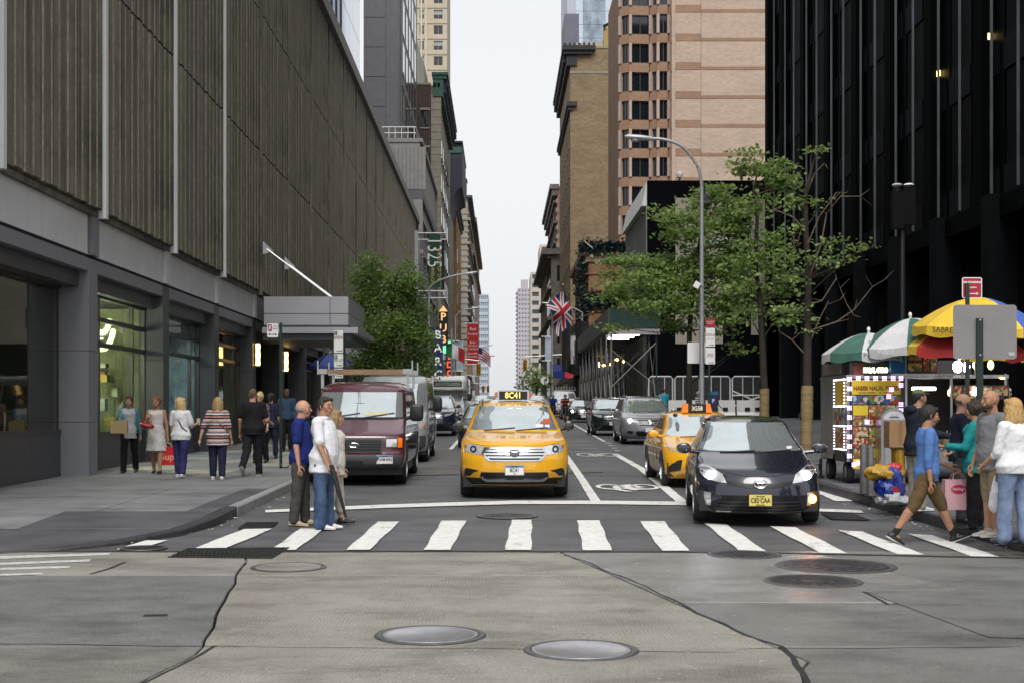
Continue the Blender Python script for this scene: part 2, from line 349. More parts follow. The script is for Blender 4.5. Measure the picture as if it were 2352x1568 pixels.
# road paint ---------------------------------------------------------------
def road_poly(name,pts,m,wob=.012,z=.004):
 out=[]
 n=len(pts)
 for i in range(n):
  a,b=Vector(g2(*pts[i])),Vector(g2(*pts[(i+1)%n]));k=max(2,int((b-a).length/.14))
  ph=rnd.uniform(0,6)
  for j in range(k):
   q=a.lerp(b,j/k);d=(b-a).normalized();s=Vector((-d.y,d.x));q=q+s*(wob*math.sin(ph+j*.45)+rnd.uniform(-.35,.35)*wob);out.append((q.x,q.y,gz(q.y)+z))
 mb=MB();mb.add(out,[tuple(range(len(out)))]);return mb.build(name,m,road)
bars=[((335,1240),(385,1240),(318,1261),(268,1261)),((560,1214),(627,1213),(510,1262),(437,1262)),((690,1213),(745,1213),(680,1262),(622,1262)),
((868,1197),(918,1197),(848,1262),(795,1262)),((1015,1195),(1070,1195),(1035,1262),(973,1262)),((1175,1193),(1222,1193),(1220,1262),(1160,1262)),
((1325,1194),(1377,1194),(1405,1263),(1340,1263)),((1470,1196),(1525,1196),(1583,1264),(1520,1264)),((1617,1200),(1668,1203),(1763,1268),(1700,1266)),
((1768,1208),(1826,1210),(1947,1270),(1885,1269)),((1926,1217),(1980,1220),(2124,1273),(2060,1272)),((2085,1225),(2140,1228),(2296,1278),(2232,1277))]
for b in bars:road_poly('crosswalk_stripe',b,paint,.008)
road_poly('stop_line',((610,1170),(900,1157),(1180,1148.5),(1400,1149),(1700,1153),(1700,1161),(1400,1157),(1180,1156.5),(900,1165),(612,1176)),paint,.012)
road_poly('stop_line',((1868,1167),(1975,1171),(1985,1177),(1868,1173)),paint,.012)
for pts,wd in(([(1369,1151),(1336.5,1100),(1303,1050),(1276,1016),(1262,990)],.17),([(1574,1158),(1550,1138),(1524,1116),(1474,1076),(1411,1041)],.2),([(1389,1013.5),(1322,976.7),(1290,955)],.12),
([(1035,1031),(1070,992)],.14),([(1180-110,985),(1105,955)],.12),([(1940,1150),(1880,1125)],.3)):
 ribbon('lane_line',gl(*pts),wd,paint,road,.0045,wob=.05)
for q in((1396,1017),(1403,1022),(1411,1028),(1418,1034)):ribbon('lane_dash',gl((q[0]-6,q[1]),(q[0]+7,q[1])),.35,paint,road,.0045,wob=.05)
for(x0,x1,y)in((1270,1350,1013),(1300,1372,1022),(1330,1372,1043-14),(1298,1385,1037)):ribbon('worn_marking',gl((x0,y),(x1,y)),.12,worn_paint,road,.0045,wob=.2)
road_poly('turn_arrow',((1515,1045),(1540,1040),(1545,1052),(1530,1058),(1520,1050)),paint)
def ring(name,cx,cy,rx,ry,t,m):
 n=36;mb=MB();vs=[]
 for k,d in((0,0),(1,t)):
  for i in range(n):a=2*math.pi*i/n;x,y=cx+(rx-d)*math.cos(a),cy+(ry-d*ry/rx)*math.sin(a);vs.append((x,y,gz(y)+.0045))
 mb.add(vs,[(i,(i+1)%n,n+(i+1)%n,n+i)for i in range(n)]);return mb.build(name,m,road)
for(x1,x2,y,rx,ry)in((1401,1481,1117,.28,.78),(1346,1397,1043.5,.3,1.2)):
 for x in(x1,x2):q=g2(x,y);ring('bicycle_marking',q[0],q[1],rx,ry,.09,worn_paint if y<1100 else paint)
 a,b=g2(x1,y),g2(x2,y);dx=b[0]-a[0]
 cx,cy=a[0]+dx*.5,a[1];m=worn_paint if y<1100 else paint
 mb=MB()
 for poly in(((-.30,.0),(-.22,.3),(.1,.75),(.2,.3),(.34,-.1),(.1,-.35),(.28,-.75),(.05,-1.0),(-.1,-.55),(-.3,-.4)),((-.22,-.65),(-.0,-1.25),(-.14,-1.4),(-.34,-.8))):
  mb.add([(cx+u*dx/.68,cy+v,gz(cy+v)+.0045)for u,v in poly],[tuple(range(len(poly)))])
 mb.build('bicycle_marking',m,road)
for(a,b,c2,d)in(((0,1276),(255,1268),(250,1273),(0,1282)),((0,1291),(210,1283),(205,1288),(0,1296)),((0,1303),(162,1298),(158,1303),(0,1308)),((0,1317),(100,1314),(98,1318),(0,1321))):
 mb=MB();mb.quad(*[RG(*q,h=.0045)for q in(a,b,c2,d)]);mb.build('worn_line',worn_paint,avenue)
 # patches of older paving in the roadway
for i,pts in enumerate((((1070,1060),(1290,1055),(1300,1090),(1060,1092)),((860,1092),(1055,1088),(1050,1040),(960,1040)),((1300,1070),(1378,1072),(1385,1083),(1305,1085)))):
 mb=MB();mb.quad(*[RG(*q,h=.002)for q in pts]);mb.build('asphalt_repair',asphalt_patch,road)
litter_m=M('litter_paper',(.6,.6,.58),.8)
mb=MB()
for i in range(240):
 x=rnd.uniform(850,1900);y=rnd.choice((rnd.uniform(1000,1190),rnd.uniform(1180,1560)));p=RG(x,y,.006);s=rnd.uniform(.004,.013);a=rnd.uniform(0,3)
 mb.quad(*[(p.x+s*math.cos(a+k*1.57)*1.4,p.y+s*math.sin(a+k*1.57),p.z)for k in range(4)])
for i in range(160):
 Y=rnd.uniform(16.5,34);p=Vector((6.03-abs(rnd.gauss(0,.25)),Y,gz(Y)+.006))if rnd.random()<.7 else Vector((LKX(Y)+.03+abs(rnd.gauss(0,.15)),Y,gz(Y)+.006));s=rnd.uniform(.008,.03);a=rnd.uniform(0,3)
 mb.quad(*[(p.x+s*math.cos(a+k*1.57)*1.4,p.y+s*math.sin(a+k*1.57),p.z+rnd.uniform(0,.012))for k in range(4)])
tag(mb.build('litter',litter_m),kind='stuff')
# pavements ---------------------------------------------------------------
kerb_pts=[(x,y)for x,y in LK]+[(-4.05,y)for y in(50,60,80,120,300)]
mb=MB()
for(x0,y0),(x1,y1)in zip(kerb_pts,kerb_pts[1:]):
 mb.quad((-14,y0,LZ(y0)-.02),(x0-.15,y0,LZ(y0)-.02),(x1-.15,y1,LZ(y1)-.02),(-14,y1,LZ(y1)-.02))
mb.quad((-30,15.4,LZ(15.4)-.02),(-14,15.4,LZ(15.4)-.02),(-14,300,LZ(300)-.02),(-30,300,LZ(300)-.02))
pav=structure('pavement_by_hotel',mb,bed)
zl=lambda x,y:LZ(y)
colx=[-9.9,-8.5,-7.2,-5.85,-4.55]
yy=20.2
while yy<62:
 for k in range(4):
  m=walk_grey if(yy<29.5 or(k+int(yy/1.55))%3)else walk_tan
  if yy>33 and k==3:m=walk_tan
  slab_obj('paving_slab',[(colx[k],yy),(colx[k+1],yy),(colx[k+1],yy+1.55),(colx[k],yy+1.55)],zl,.06,m,pav,.006)
 slab_obj('edge_slab',[(-4.55,yy),(LKX(yy)-.17,yy),(LKX(yy+1.55)-.17,yy+1.55),(-4.55,yy+1.55)],zl,.06,walk_dark if yy<24 else walk_grey,pav,.006)
 yy+=1.55
mb=MB();mb.quad((-9.9,yy,LZ(yy)),(-4.2,yy,LZ(yy)),(-4.2,300,LZ(300)),(-9.9,300,LZ(300)));mb.build('far_paving',walk_grey,pav)
# corner: larger dark flags round the ramp
e=[(x-.16,y+.03)for x,y in LK[:7]]
slab_obj('corner_slab',[(-9.9,18.2),(-6.3,18.2),(-6.3,20.2),(-9.9,20.2)],zl,.05,walk_grey,pav,.008)
slab_obj('corner_slab',[(-6.3,18.2),(-4.31,18.2),(-4.14,19.4),(-4.13,20.2),(-6.3,20.2)],zl,.05,walk_dark,pav,.008)
slab_obj('corner_slab',[e[2],e[3],e[4],e[5],(-6.3,18.2),(-6.3,16.1)],zl,.05,walk_dark,pav,.006)
slab_obj('corner_slab',[(-9.9,15.75),e[1],(-6.3,16.1),(-6.3,18.2),(-9.9,18.2)],zl,.05,walk_dark,pav,.006)
slab_obj('corner_slab',[(-16,15.7),(-9.9,15.75),(-9.9,20.2),(-16,20.2)],zl,.05,walk_dark,pav,.006)
def kerb_piece(name,pts,hf,sign,m,parent,wd=.15):
 mb=MB();T=[]
 for i,p in enumerate(pts):
  p=Vector(p);a,b=Vector(pts[max(0,i-1)]),Vector(pts[min(len(pts)-1,i+1)]);t=(b-a).normalized();s=Vector((-t.y,t.x))*sign;h=hf(p.x,p.y)
  q=p+s*wd;T.append([(p.x,p.y,gz(p.y)-.03),(p.x,p.y,h-.018),(p.x+s.x*.018,p.y+s.y*.018,h+.002),(q.x,q.y,h+.002),(q.x,q.y,h-.1)])
 vs=[v for r in T for v in r];fs=[]
 for i in range(len(T)-1):
  for j in range(4):fs.append((i*5+j,i*5+j+1,(i+1)*5+j+1,(i+1)*5+j))
 fs+=[(0,1,2,3,4),tuple((len(T)-1)*5+j for j in range(5))[::-1]]
 mb.add(vs,fs);return mb.build(name,m,parent)
def cut(a,b,fx,k=3,g=.008):return[(fx(a+g+(b-a-2*g)*i/k),a+g+(b-a-2*g)*i/k)for i in range(k+1)]
kerb_piece('kerb_stone',LK[1:5],lambda x,y:LZ(y),1,kerb_steel,pav)
kerb_piece('kerb_stone',[(LK[4][0]+.005,LK[4][1]+.01),LK[5],LK[6],(-3.955,20.9)],lambda x,y:LZ(y),1,kerb_steel,pav)
yy=20.95
while yy<75:kerb_piece('kerb_stone',cut(yy,yy+2.6,LKX),lambda x,y:LZ(y),1,kerb_m,pav);yy+=2.6
kerb_piece('kerb_stone',cut(yy,300,LKX),lambda x,y:LZ(y),1,kerb_m,pav)
mb=MB();ys=[15.4,20,24,28,32,36,44,52,60,72,90,120,300]
for a,b in zip(ys,ys[1:]):
 xs=[0,1.2,3,5,8.2,30]
 for u0,u1 in zip(xs,xs[1:]):
  def q(u,y):x=rk(y)+.15+u;return(x,y,SZ(x,y)-.02)
  mb.quad(q(u0,a),q(u1,a),q(u1,b),q(u0,b))
pavR=structure('pavement_by_tower',mb,bed)
zr=lambda x,y:SZ(x,y)
yy=15.6
while yy<74:
 o=0
 for k in range(6):
  d=1.5 if k<2 else 1.7
  slab_obj('paving_slab',[(rk(yy)+.16+o,yy),(rk(yy)+.16+o+d,yy),(rk(yy+1.6)+.16+o+d,yy+1.6),(rk(yy+1.6)+.16+o,yy+1.6)],zr,.06,walk_dark if yy<23 else plaza_m,pavR,.006);o+=d
 yy+=1.6
mb=MB();mb.quad((6.9,yy,gz(yy)+.15),(30,yy,gz(yy)+.7),(30,300,gz(300)+.7),(6.9,300,gz(300)+.15));mb.build('far_paving',plaza_m,pavR)
yy=15.5
while yy<75:kerb_piece('kerb_stone',cut(yy,yy+2.2,rk),lambda x,y:gz(y)+.15,-1,kerb_m if yy>30 else kerb_steel,pavR);yy+=2.2
kerb_piece('kerb_stone',cut(yy,300,rk),lambda x,y:gz(y)+.15,-1,kerb_m,pavR)
# iron work in the road -----------------------------------------------------
def manhole(x,y,r,label,m=iron,grid=False,group='iron covers in the road',bright=False):
 p=RG(x,y);t=thing('manhole_cover',label,'manhole cover',(p.x,p.y,p.z),group=group);t.rotation_euler=(math.atan(SLOPE),0,0)
 mb=MB();mb.lathe([(r*1.12,.003),(r*1.1,.009),(r*1.0,.011),(r*.97,.004)],40);mb.build('rim',M('worn_iron_rim',(.12,.115,.115),.45,.5,var=.3,vs=9),t,True)
 mb=MB();mb.lathe([(r*.965,.004),(r*.95,.010),(r*.86,.010),(r*.84,.007),(.001,.007)],40)
 mb.build('cover',m,t,True)
 mb=MB()
 if grid:
  for i in range(-5,6):
   for j in range(-5,6):
    if i*i+j*j<26:mb.box(i*r/6.4-r*.045,i*r/6.4+r*.045,j*r/6.4-r*.045,j*r/6.4+r*.045,.007,.0125)
 else:
  for i in range(16):
   a=i*math.pi/8
   for rr in(.35,.55,.74):mb.box(-r*.04,r*.04,r*rr-r*.06,r*rr+r*.06,.007,.0105,rot=Matrix.Rotation(a,3,'Z'))
 if m is not MATS.get('polished_iron')and m is not conc_beige2:tag(mb.build('raised_pattern',m,t),kind='stuff')
 return t
smooth_iron=M('polished_iron',(.52,.51,.54),.3,.85,var=.2,vs=6)
manhole(988,1458,.38,'pale polished manhole cover low in the frame, in the grooved beige slab',smooth_iron)
manhole(1335,1493,.37,'pale polished manhole cover sitting across the seam below the taxi',smooth_iron)
manhole(663,1302,.36,'concrete filled manhole cover below the big street grate',conc_beige2)
manhole(1920,1299,.57,'dark wide manhole cover catching the orange indicator light',iron)
manhole(1868,1334,.43,'dark sunken manhole cover just below the wide one',iron_dark)
manhole(1710,1273,.38,'studded manhole cover at the edge of the asphalt below the dark hatchback',iron_dark,True)
manhole(1165,1184,.42,'asphalt coloured manhole cover between stop line and crosswalk',M('asphalt_iron',(.06,.06,.063),.6,.3,var=.3,vs=9))
manhole(330,1258,.25,'small black valve cover beside the shortest crosswalk stripe',iron_dark)
def grate(pts,label,nb,h=.006):
 c=[RG(*q,h=0)for q in pts];ctr=sum(c,Vector())/4;t=thing('street_grate',label,'grate',ctr,group='drain grates in the road');c=[q-ctr for q in c]
 mb=MB();mb.quad(*[q+Vector((0,0,.0045))for q in c]);mb.build('pit',bed,t)
 def P4(u,v):return c[0].lerp(c[1],u).lerp(c[3].lerp(c[2],u),v)
 mb=MB()
 def bar(u0,u1,v0,v1):
  q=[P4(u0,v0),P4(u1,v0),P4(u1,v1),P4(u0,v1)];lo=[p+Vector((0,0,.005))for p in q];hi=[p+Vector((0,0,.014))for p in q]
  mb.add(lo+hi,[(4,5,6,7),(0,1,5,4),(1,2,6,5),(2,3,7,6),(3,0,4,7)])
 for i in range(nb):bar((i+.25)/nb,(i+.7)/nb,.02,.98)
 for v in(0,.25,.5,.75,.97):bar(0,1,v,v+.03)
 mb.build('bars',iron_dark,t);return t
grate([(430,1260),(665,1258),(625,1282),(385,1280)],'large black steel grate at the foot of the crosswalk stripes',26)
grate([(565,1200),(640,1199),(620,1213),(545,1214)],'drain grate at the kerb behind the bald man in the blue polo shirt',16)
grate([(1885,1178),(1960,1180),(2000,1194),(1910,1192)],'drain grate full of rubbish by the kerb near the food cart',16)
# ================================================================ buildings along the left of the street
def Mrot(nx,ny):return
def facade(parent,o,u,W,z0,z1,cols,rows,wall_m,frame_m,pane_m,depth=.22,th=.3,wname='wall',win='window',mull=(1,1),fr=.06,sill=None,sill_m=None,skip=None,shade=None):
 """wall with real openings: o = corner (Vector, at z=0 level), u = unit direction along the wall; the outward normal is u x z"""
 o=Vector(o);u=Vector(u).normalized();n=u.cross(Vector((0,0,1)))
 def pt(a,z,d=0):return o+u*a+n*d+Vector((0,0,z))
 us=sorted(set([0,W]+[c for p in cols for c in p]));zs=sorted(set([z0,z1]+[c for p in rows for c in p]))
 isc=lambda a,b:any(abs(p[0]-a)<1e-6 and abs(p[1]-b)<1e-6 for p in cols)
 isr=lambda a,b:any(abs(p[0]-a)<1e-6 and abs(p[1]-b)<1e-6 for p in rows)
 mb=MB()
 for a,b in zip(us,us[1:]):
  for c,d in zip(zs,zs[1:]):
   hole=isc(a,b)and isr(c,d)and not(skip and skip(a,c))
   if not hole:mb.quad(pt(a,c),pt(b,c),pt(b,d),pt(a,d))
   else:
    mb.quad(pt(a,c),pt(b,c),pt(b,c,-depth),pt(a,c,-depth));mb.quad(pt(a,d),pt(a,d,-depth),pt(b,d,-depth),pt(b,d))
    mb.quad(pt(a,c),pt(a,c,-depth),pt(a,d,-depth),pt(a,d));mb.quad(pt(b,c),pt(b,d),pt(b,d,-depth),pt(b,c,-depth))
 mb.build(wname,wall_m,parent)
 cache={}
 ang=math.atan2(u.y,u.x)
 for a,b in cols:
  for c,d in rows:
   if skip and skip(a,c):continue
   k=(round(b-a,3),round(d-c,3))
   if k not in cache:
    w2,h2=k[0]/2,k[1];f=MB();x0,x1=-w2+.004,w2-.004
    f.box(x0,x0+fr,0,.07,.004,h2-.004);f.box(x1-fr,x1,0,.07,.004,h2-.004)
    f.box(x0+fr,x1-fr,0,.07,.004,fr);f.box(x0+fr,x1-fr,0,.07,h2-fr,h2-.004)
    for i in range(1,mull[0]):x=x0+(x1-x0)*i/mull[0];f.box(x-fr*.4,x+fr*.4,.005,.065,fr,h2-fr)
    for j in range(1,mull[1]):z=h2*j/mull[1];f.box(x0+fr,x1-fr,.008,.06,z-fr*.4,z+fr*.4)
    pn=MB();pn.box(x0+fr*.8,x1-fr*.8,.035,.045,fr*.8,h2-fr*.8)
    sm=None
    if sill:s_=MB();s_.box(-w2-.08,w2+.08,-depth-.1,.0,-sill,-.003);sm=s_.mesh('sill',sill_m or wall_m)
    sh_=None
    if shade:s_=MB();s_.box(x0+fr,x1-fr,.02,.032,h2*.5,h2-fr);sh_=s_.mesh('blind',shade)
    cache[k]=(f.mesh(win,frame_m),pn.mesh('pane',pane_m),sm,sh_)
   fm,pm,sm,sh_=cache[k]
   f=link(win,fm,parent,pt((a+b)/2,c,-depth));f.rotation_euler=(0,0,ang)
   p=link('pane',pm,f)
   if sm:link('sill',sm,f,(0,0,0))
   if sh_ and rnd.random()<.45:link('blind',sh_,f)
def evenly(a,b,n,w):g=(b-a-n*w)/n;return[(round(a+g/2+i*(w+g),3),round(a+g/2+i*(w+g)+w,3))for i in range(n)]
# ---- the hotel podium
rib_m=M('ribbed_brown_concrete',(.05,.045,.034),.9,var=.3,vs=.8,bump=.4,bs=50,st=(1,2.2,.13),c2=(.27,.245,.19),det=9)
wear(rib_m,(.034,.031,.025),.45,.68,.3)
rib_lit=M('lit_rib_edge',(.22,.19,.13),.9,var=.35,vs=6,bump=.5,bs=40)  # paler copy of the rib concrete: light on the rib edges, as colour
band_m=M('pale_concrete_band',(.52,.52,.53),.7,var=.14,vs=.8,st=(1,1,.35),c2=(.64,.64,.64),det=8)
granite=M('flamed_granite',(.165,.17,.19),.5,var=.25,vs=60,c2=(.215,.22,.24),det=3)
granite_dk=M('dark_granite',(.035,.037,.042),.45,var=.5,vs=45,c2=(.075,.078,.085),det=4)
bronze=M('bronze_mullion',(.075,.068,.066),.4,.5,var=.15)
XW=-8.45
hotel=thing('hotel_building','long brown ribbed concrete hotel block with grey granite shopfronts beside the kerb','building',(XW,17,0))
HX,HY=XW,17
def hb(mb,x0,x1,y0,y1,z0,z1,mi=0):mb.box(x0-HX,x1-HX,y0-HY,y1-HY,z0,z1,mi)
pil=[17.1,23.3,29.2-.0,35.5,41.8,48.1,54.4,60.7,67.0,73.3,79.6,85.9,92.2,98.5,104.8,111.1,117.4,123.7,130.0,136.3]
pil[1]=23.2
ZB=5.0
mb=MB();hb(mb,XW-30,XW-1.25,17,138.5,5.0,20.6);hb(mb,XW-30,XW-6,17,138.5,-.2,5);mb.build('core',M('dark_interior',(.02,.02,.022),.8),hotel)
for i,y in enumerate(pil):
 z0=LZ(y)-.05;p0,p1=y-.62,y
 zc=[z0,z0+1.15,2.9+gz(y)*.5,ZB-.012]
 for a,b in zip(zc,zc[1:]):
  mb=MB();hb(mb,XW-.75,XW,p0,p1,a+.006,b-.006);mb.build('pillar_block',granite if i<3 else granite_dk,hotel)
 mb=MB();hb(mb,XW-.74,XW-.02,p0+.01,p1-.01,z0,ZB-.02);mb.build('pillar_core',bed,hotel)
 if i<14:
  mb=MB();hb(mb,XW-.1,XW+.05,p0+.1,p1-.05,5.06,5.88);mb.build('band_block',granite if i<3 else band_m,hotel)
  mb=MB();hb(mb,XW+.05,XW+.245,p1-.2,p1-.05,5.85,20.4);mb.build('pale_fin',band_m if i<5 else rib_m,hotel)
fin_h=(20.4-5.98)/3
pm={}
def rib_panel(L,n):
 k=(round(L,2),n)
 if k in pm:return pm[k]
 mb=MB();s=L/n;h=fin_h-.03
 for i in range(n):
  a=i*s;dz=(.02 if i%2 else 0);x1=.15+(.012 if i%3 else 0)
  pr=[(0,a),(x1-.012,a+.01),(x1+.012,a+.035),(x1+.008,a+s*.78),(x1-.025,a+s*.83),(x1-.025,a+s*.985),(0,a+s*.985)]
  n_=len(pr);vs=[(x,y,dz)for x,y in pr]+[(x,y,h-.02+(.05 if i%2 else 0)*.2)for x,y in pr]
  mb.add(vs,[tuple(range(n_))[::-1],tuple(range(n_,2*n_))],0)
  for j in range(n_-1):mb.add([vs[j],vs[j+1],vs[n_+j+1],vs[n_+j]],[(0,1,2,3)],1 if j in(1,)else 0)
 pm[k]=mb.mesh('rib_panel',[rib_m,rib_lit]);return pm[k]
for a,b in zip(pil[:-1],pil[1:]):
 L=b-a-.22
 for r_ in range(3):
  o=link('rib_panel',rib_panel(L,12),hotel,(.02,a+.02-HY,5.98+r_*fin_h+.02))
 mb=MB();hb(mb,XW-1.3,XW+.08,a-.06,b-.2,5.87,5.985);mb.build('panel_shelf',rib_m,hotel)
 # pale band, split in two blocks, and the lintel
 m_=a+(b-a)*.42
 for c,d in((a,m_),(m_,b-.62)):
  mb=MB();hb(mb,XW-.3,XW-.02,c+.012,d-.012,5.06,5.865);mb.build('band_block',band_m,hotel)
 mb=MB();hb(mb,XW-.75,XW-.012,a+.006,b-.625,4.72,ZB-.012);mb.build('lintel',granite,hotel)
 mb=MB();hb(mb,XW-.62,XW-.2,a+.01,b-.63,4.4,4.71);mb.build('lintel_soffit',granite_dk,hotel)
 mb=MB();hb(mb,XW-.75,XW-.05,a,b,ZB-.006,5.055);mb.build('shadow_joint',bed,hotel)
mb=MB();hb(mb,XW-.6,XW+.42,17,138.3,20.42,21.1);hb(mb,XW-.6,XW+.3,17,138.3,20.39,20.42);mb.build('parapet',M('parapet_concrete',(.2,.19,.175),.8,var=.2,vs=2),hotel)
mb=MB();hb(mb,XW-1.2,XW+.3,138.2,138.5,5,20.4);hb(mb,XW-1.2,XW,137.6,138.5,0,5);mb.build('end_wall',rib_m,hotel)
# shopfronts
def shop_area_light(p,e,c):  # room area lights; those outside the strip-lit bay are added fill
 d=bpy.data.lights.new('shop_area_light','AREA');d.energy=e;d.size=1.2;d.color=c;o=bpy.data.objects.new('shop_area_light',d);col.objects.link(o);o.location=p
shop_glass=glass_mat('shop_glass',(.72,.8,.74),.06,.01,1.4)
room_m=M('shop_wall',(.10,.11,.05),.8,var=.7,vs=1.5,c2=(.36,.36,.2),det=6)
room_dk=M('shop_wall_dark',(.03,.035,.035),.7,var=.4,vs=1)
room_bl=M('blue_display_wall',(.05,.09,.14),.4,var=.8,vs=1.3,c2=(.45,.55,.6),det=3);room_gn=M('green_reflection_wall',(.05,.07,.04),.6,var=.8,vs=1.5,c2=(.16,.2,.1),det=4)  # green wall tone stands in for a reflection on the glass
lampm=M('shop_light',(1,.9,.7),.5,em=(1,.86,.6),es=9)
lamp_w=M('shop_strip_light',(1,1,1),.5,em=(1,.97,.75),es=60)
for i,(a,b)in enumerate(zip(pil[:-1],pil[1:])):
 if i in(5,6):continue
 y0,y1=a+.02,b-.64;z0=LZ((y0+y1)/2);zt=4.40;xg=XW-(.62 if i<2 else.5)
 base=.78 if i!=1 else.95
 k=max(2,int((y1-y0)/1.5))
 for j in range(k):
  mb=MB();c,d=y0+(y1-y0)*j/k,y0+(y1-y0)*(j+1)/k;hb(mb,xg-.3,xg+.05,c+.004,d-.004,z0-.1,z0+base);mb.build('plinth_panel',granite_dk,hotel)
 vx=[y0,y0+(y1-y0)*.3,y0+(y1-y0)*.8,y1]if i>=2 else[y0,y0+(y1-y0)*.36,y0+(y1-y0)*.66,y1]
 hz=[z0+base,2.95+gz(y0),3.65+gz(y0)*.6,zt]if i>=2 else[z0+base,zt]
 win=MB()
 for z in hz:hb(win,xg-.05,xg+.06,y0,y1,z-.05,z+.05)
 for y in vx:hb(win,xg-.04,xg+(.05 if i>=2 else.01),y-(.04 if i>=2 else.008),y+(.04 if i>=2 else.008),hz[0]+.05,zt-.05)
 wo=win.build('shop_window',bronze,hotel)
 for c,d in zip(hz,hz[1:]):
  for e,f in zip(vx,vx[1:]):
   mb=MB();hb(mb,xg-.02,xg-.005,e+.01,f-.01,c+.04,d-.04);mb.build('pane',shop_glass if i<8 else dglass,wo)
 if i<8:
  dp=5.0 if i in(2,3,4)else 2.6
  mb=MB();hb(mb,xg-dp,xg-dp+.1,y0,y1,z0,zt,0 if i!=2 else 1);hb(mb,xg-dp+.1,xg-.1,y0-.05,y0+.02,z0,zt);hb(mb,xg-dp+.1,xg-.1,y1,y1+.1,z0,zt,{2:1,3:2,4:3}.get(i,0))
  hb(mb,xg-dp+.1,xg-.1,y0+.02,y1,z0-.1,z0+.02);hb(mb,xg-dp+.1,xg-.1,y0+.02,y1,zt,zt+.08,0);mb.build('shop_room',[room_dk,room_m,room_bl,room_gn],hotel)
  mb=MB()
  if i==2:
   for q in range(3):hb(mb,xg-3.6+q*1.1,xg-2.8+q*1.1,y0+.8,y0+1.0,zt-.9,zt-.83);hb(mb,xg-3.6+q*1.1,xg-2.8+q*1.1,y0+3,y0+3.2,zt-.9,zt-.83)
   mb.build('strip_light',lamp_w,hotel)
   for q in range(2):shop_area_light((xg-1.5-q*1.6,(y0+y1)/2,zt-.8),22,(1,.93,.62))
   # bright curved sign seen through the glass
   mb=MB()
   for rr,zz in((.9,3.9+gz(y0)*.3),(.62,4.05+gz(y0)*.3)):
    pts=[(xg-.35-HX,(y0+3.2)+rr*math.sin(t)*1.2-HY,zz-rr*math.cos(t)*.8)for t in[(-1.25+.25*q)for q in range(11)]]
    mb.tube(pts,.07,6)
   mb.build('curved_sign',M('lit_sign',(.6,.6,.4),.5,em=(.8,.8,.5),es=2.5),hotel,True)
   # stock on shelves
   mb=MB()
   for q in range(110):
    y=rnd.uniform(y0+.3,y1-.3);z=z0+rnd.choice((.95,1.3,1.65,2.0,2.35));x=xg-rnd.uniform(.5,4);y=rnd.choice((y,y1-rnd.uniform(.1,.8)));s=rnd.uniform(.05,.16);hb(mb,x-s,x+s,y-s,y+s,z,z+rnd.uniform(.1,.3),rnd.randrange(4))
   tag(mb.build('shop_stock',[M('stock_pale',(.5,.5,.4)),M('stock_red',(.3,.06,.04)),M('stock_dark',(.03,.04,.03)),M('stock_yellow',(.45,.34,.06))],hotel),kind='stuff')
  elif i==3:
   for q in range(26):mb.ball((xg-.6-q*.03-HX,y0+.6+q*.16-HY,2.55+gz(y0)+.05*math.sin(q*1.7)),.035,.035,.035,6,4)
   mb.build('chandelier',M('warm_bulb',(1,.8,.5),.5,em=(1,.6,.22),es=14),hotel)
   mb=MB();
   for q in range(8):hb(mb,xg-1.2,xg-1.15,y0+.4+q*.62,y0+.85+q*.62,z0+1,zt-.2,q%2)
   shop_area_light((xg-.75,(y0+y1)/2,zt-.4),85,(.75,.88,1));mb.build('poster',[M('poster_blue',(.10,.16,.24),.5,var=.8,vs=2.2,c2=(.35,.42,.45)),M('poster_grey',(.25,.28,.28),.5,var=.7,vs=3,c2=(.03,.04,.06))],hotel)  # bluish area light added only to brighten the posters
  else:
   hb(mb,xg-1.4,xg-1.2,y0+2.0,y0+2.8,2.62,2.7);hb(mb,xg-1.9,xg-1.7,y0+1.0,y0+4,2.4,2.43);shop_area_light((xg-.9,(y0+y1)/2,zt-.5),14 if i==4 else 5,(1,.8,.5));mb.build('lamp',M('dim_lamp',(1,.7,.3),.5,em=(1,.62,.25),es=2.5),hotel)  # area light added to brighten the room beyond its small lamps
   # lettering on the glass of the second shop
wl=M('window_lettering',(.7,.7,.7),.5)
for k,(t_,s_)in enumerate((('OPEN',.2),('PRINT & COPY',.16),('NEW YORK FILM',.16),('WALK IN',.16))):
 pass
 # entrance under the canopy, with two warm wall lamps
mb=MB();hb(mb,XW-3,XW-2.9,pil[5],pil[7]-.6,.3,4.7);hb(mb,XW-2.9,XW-.7,pil[5],pil[7]-.62,4.42,4.7);mb.build('entrance_recess',M('dark_entrance',(.012,.012,.014),.35),hotel)
sconce_m=M('sconce_glass',(1,.8,.4),.4,em=(1,.6,.2),es=3.2,var=0)
for i,(y,x)in enumerate(((pil[5]+.0,XW+.0),(pil[6]+.0,XW+.0),(pil[4]-.0,XW-.55))):
 if i==2:continue
 t=thing('wall_lamp',['tall glowing amber wall lamp on the pillar at the canopy corner','tall glowing amber wall lamp behind the green taxi stand post',''][i],'wall lamp',(x,y-.31,3.12-i*.05+gz(y)*.5),group='amber wall lamps at the hotel entrance')
 mb=MB();mb.lathe([(.001,0),(.075,0),(.085,.06),(.072,.2),(.088,.36),(.072,.52),(.088,.66),(.07,.74),(.001,.74)],12,c=(.12,0,0));mb.build('shade',sconce_m,t,True)
 mb=MB();mb.box(0,.06,-.05,.05,.05,.7);mb.box(0.04,.2,-.06,.06,-.05,-.005);mb.box(.04,.2,-.06,.06,.745,.78);mb.build('bracket',bronze,t)
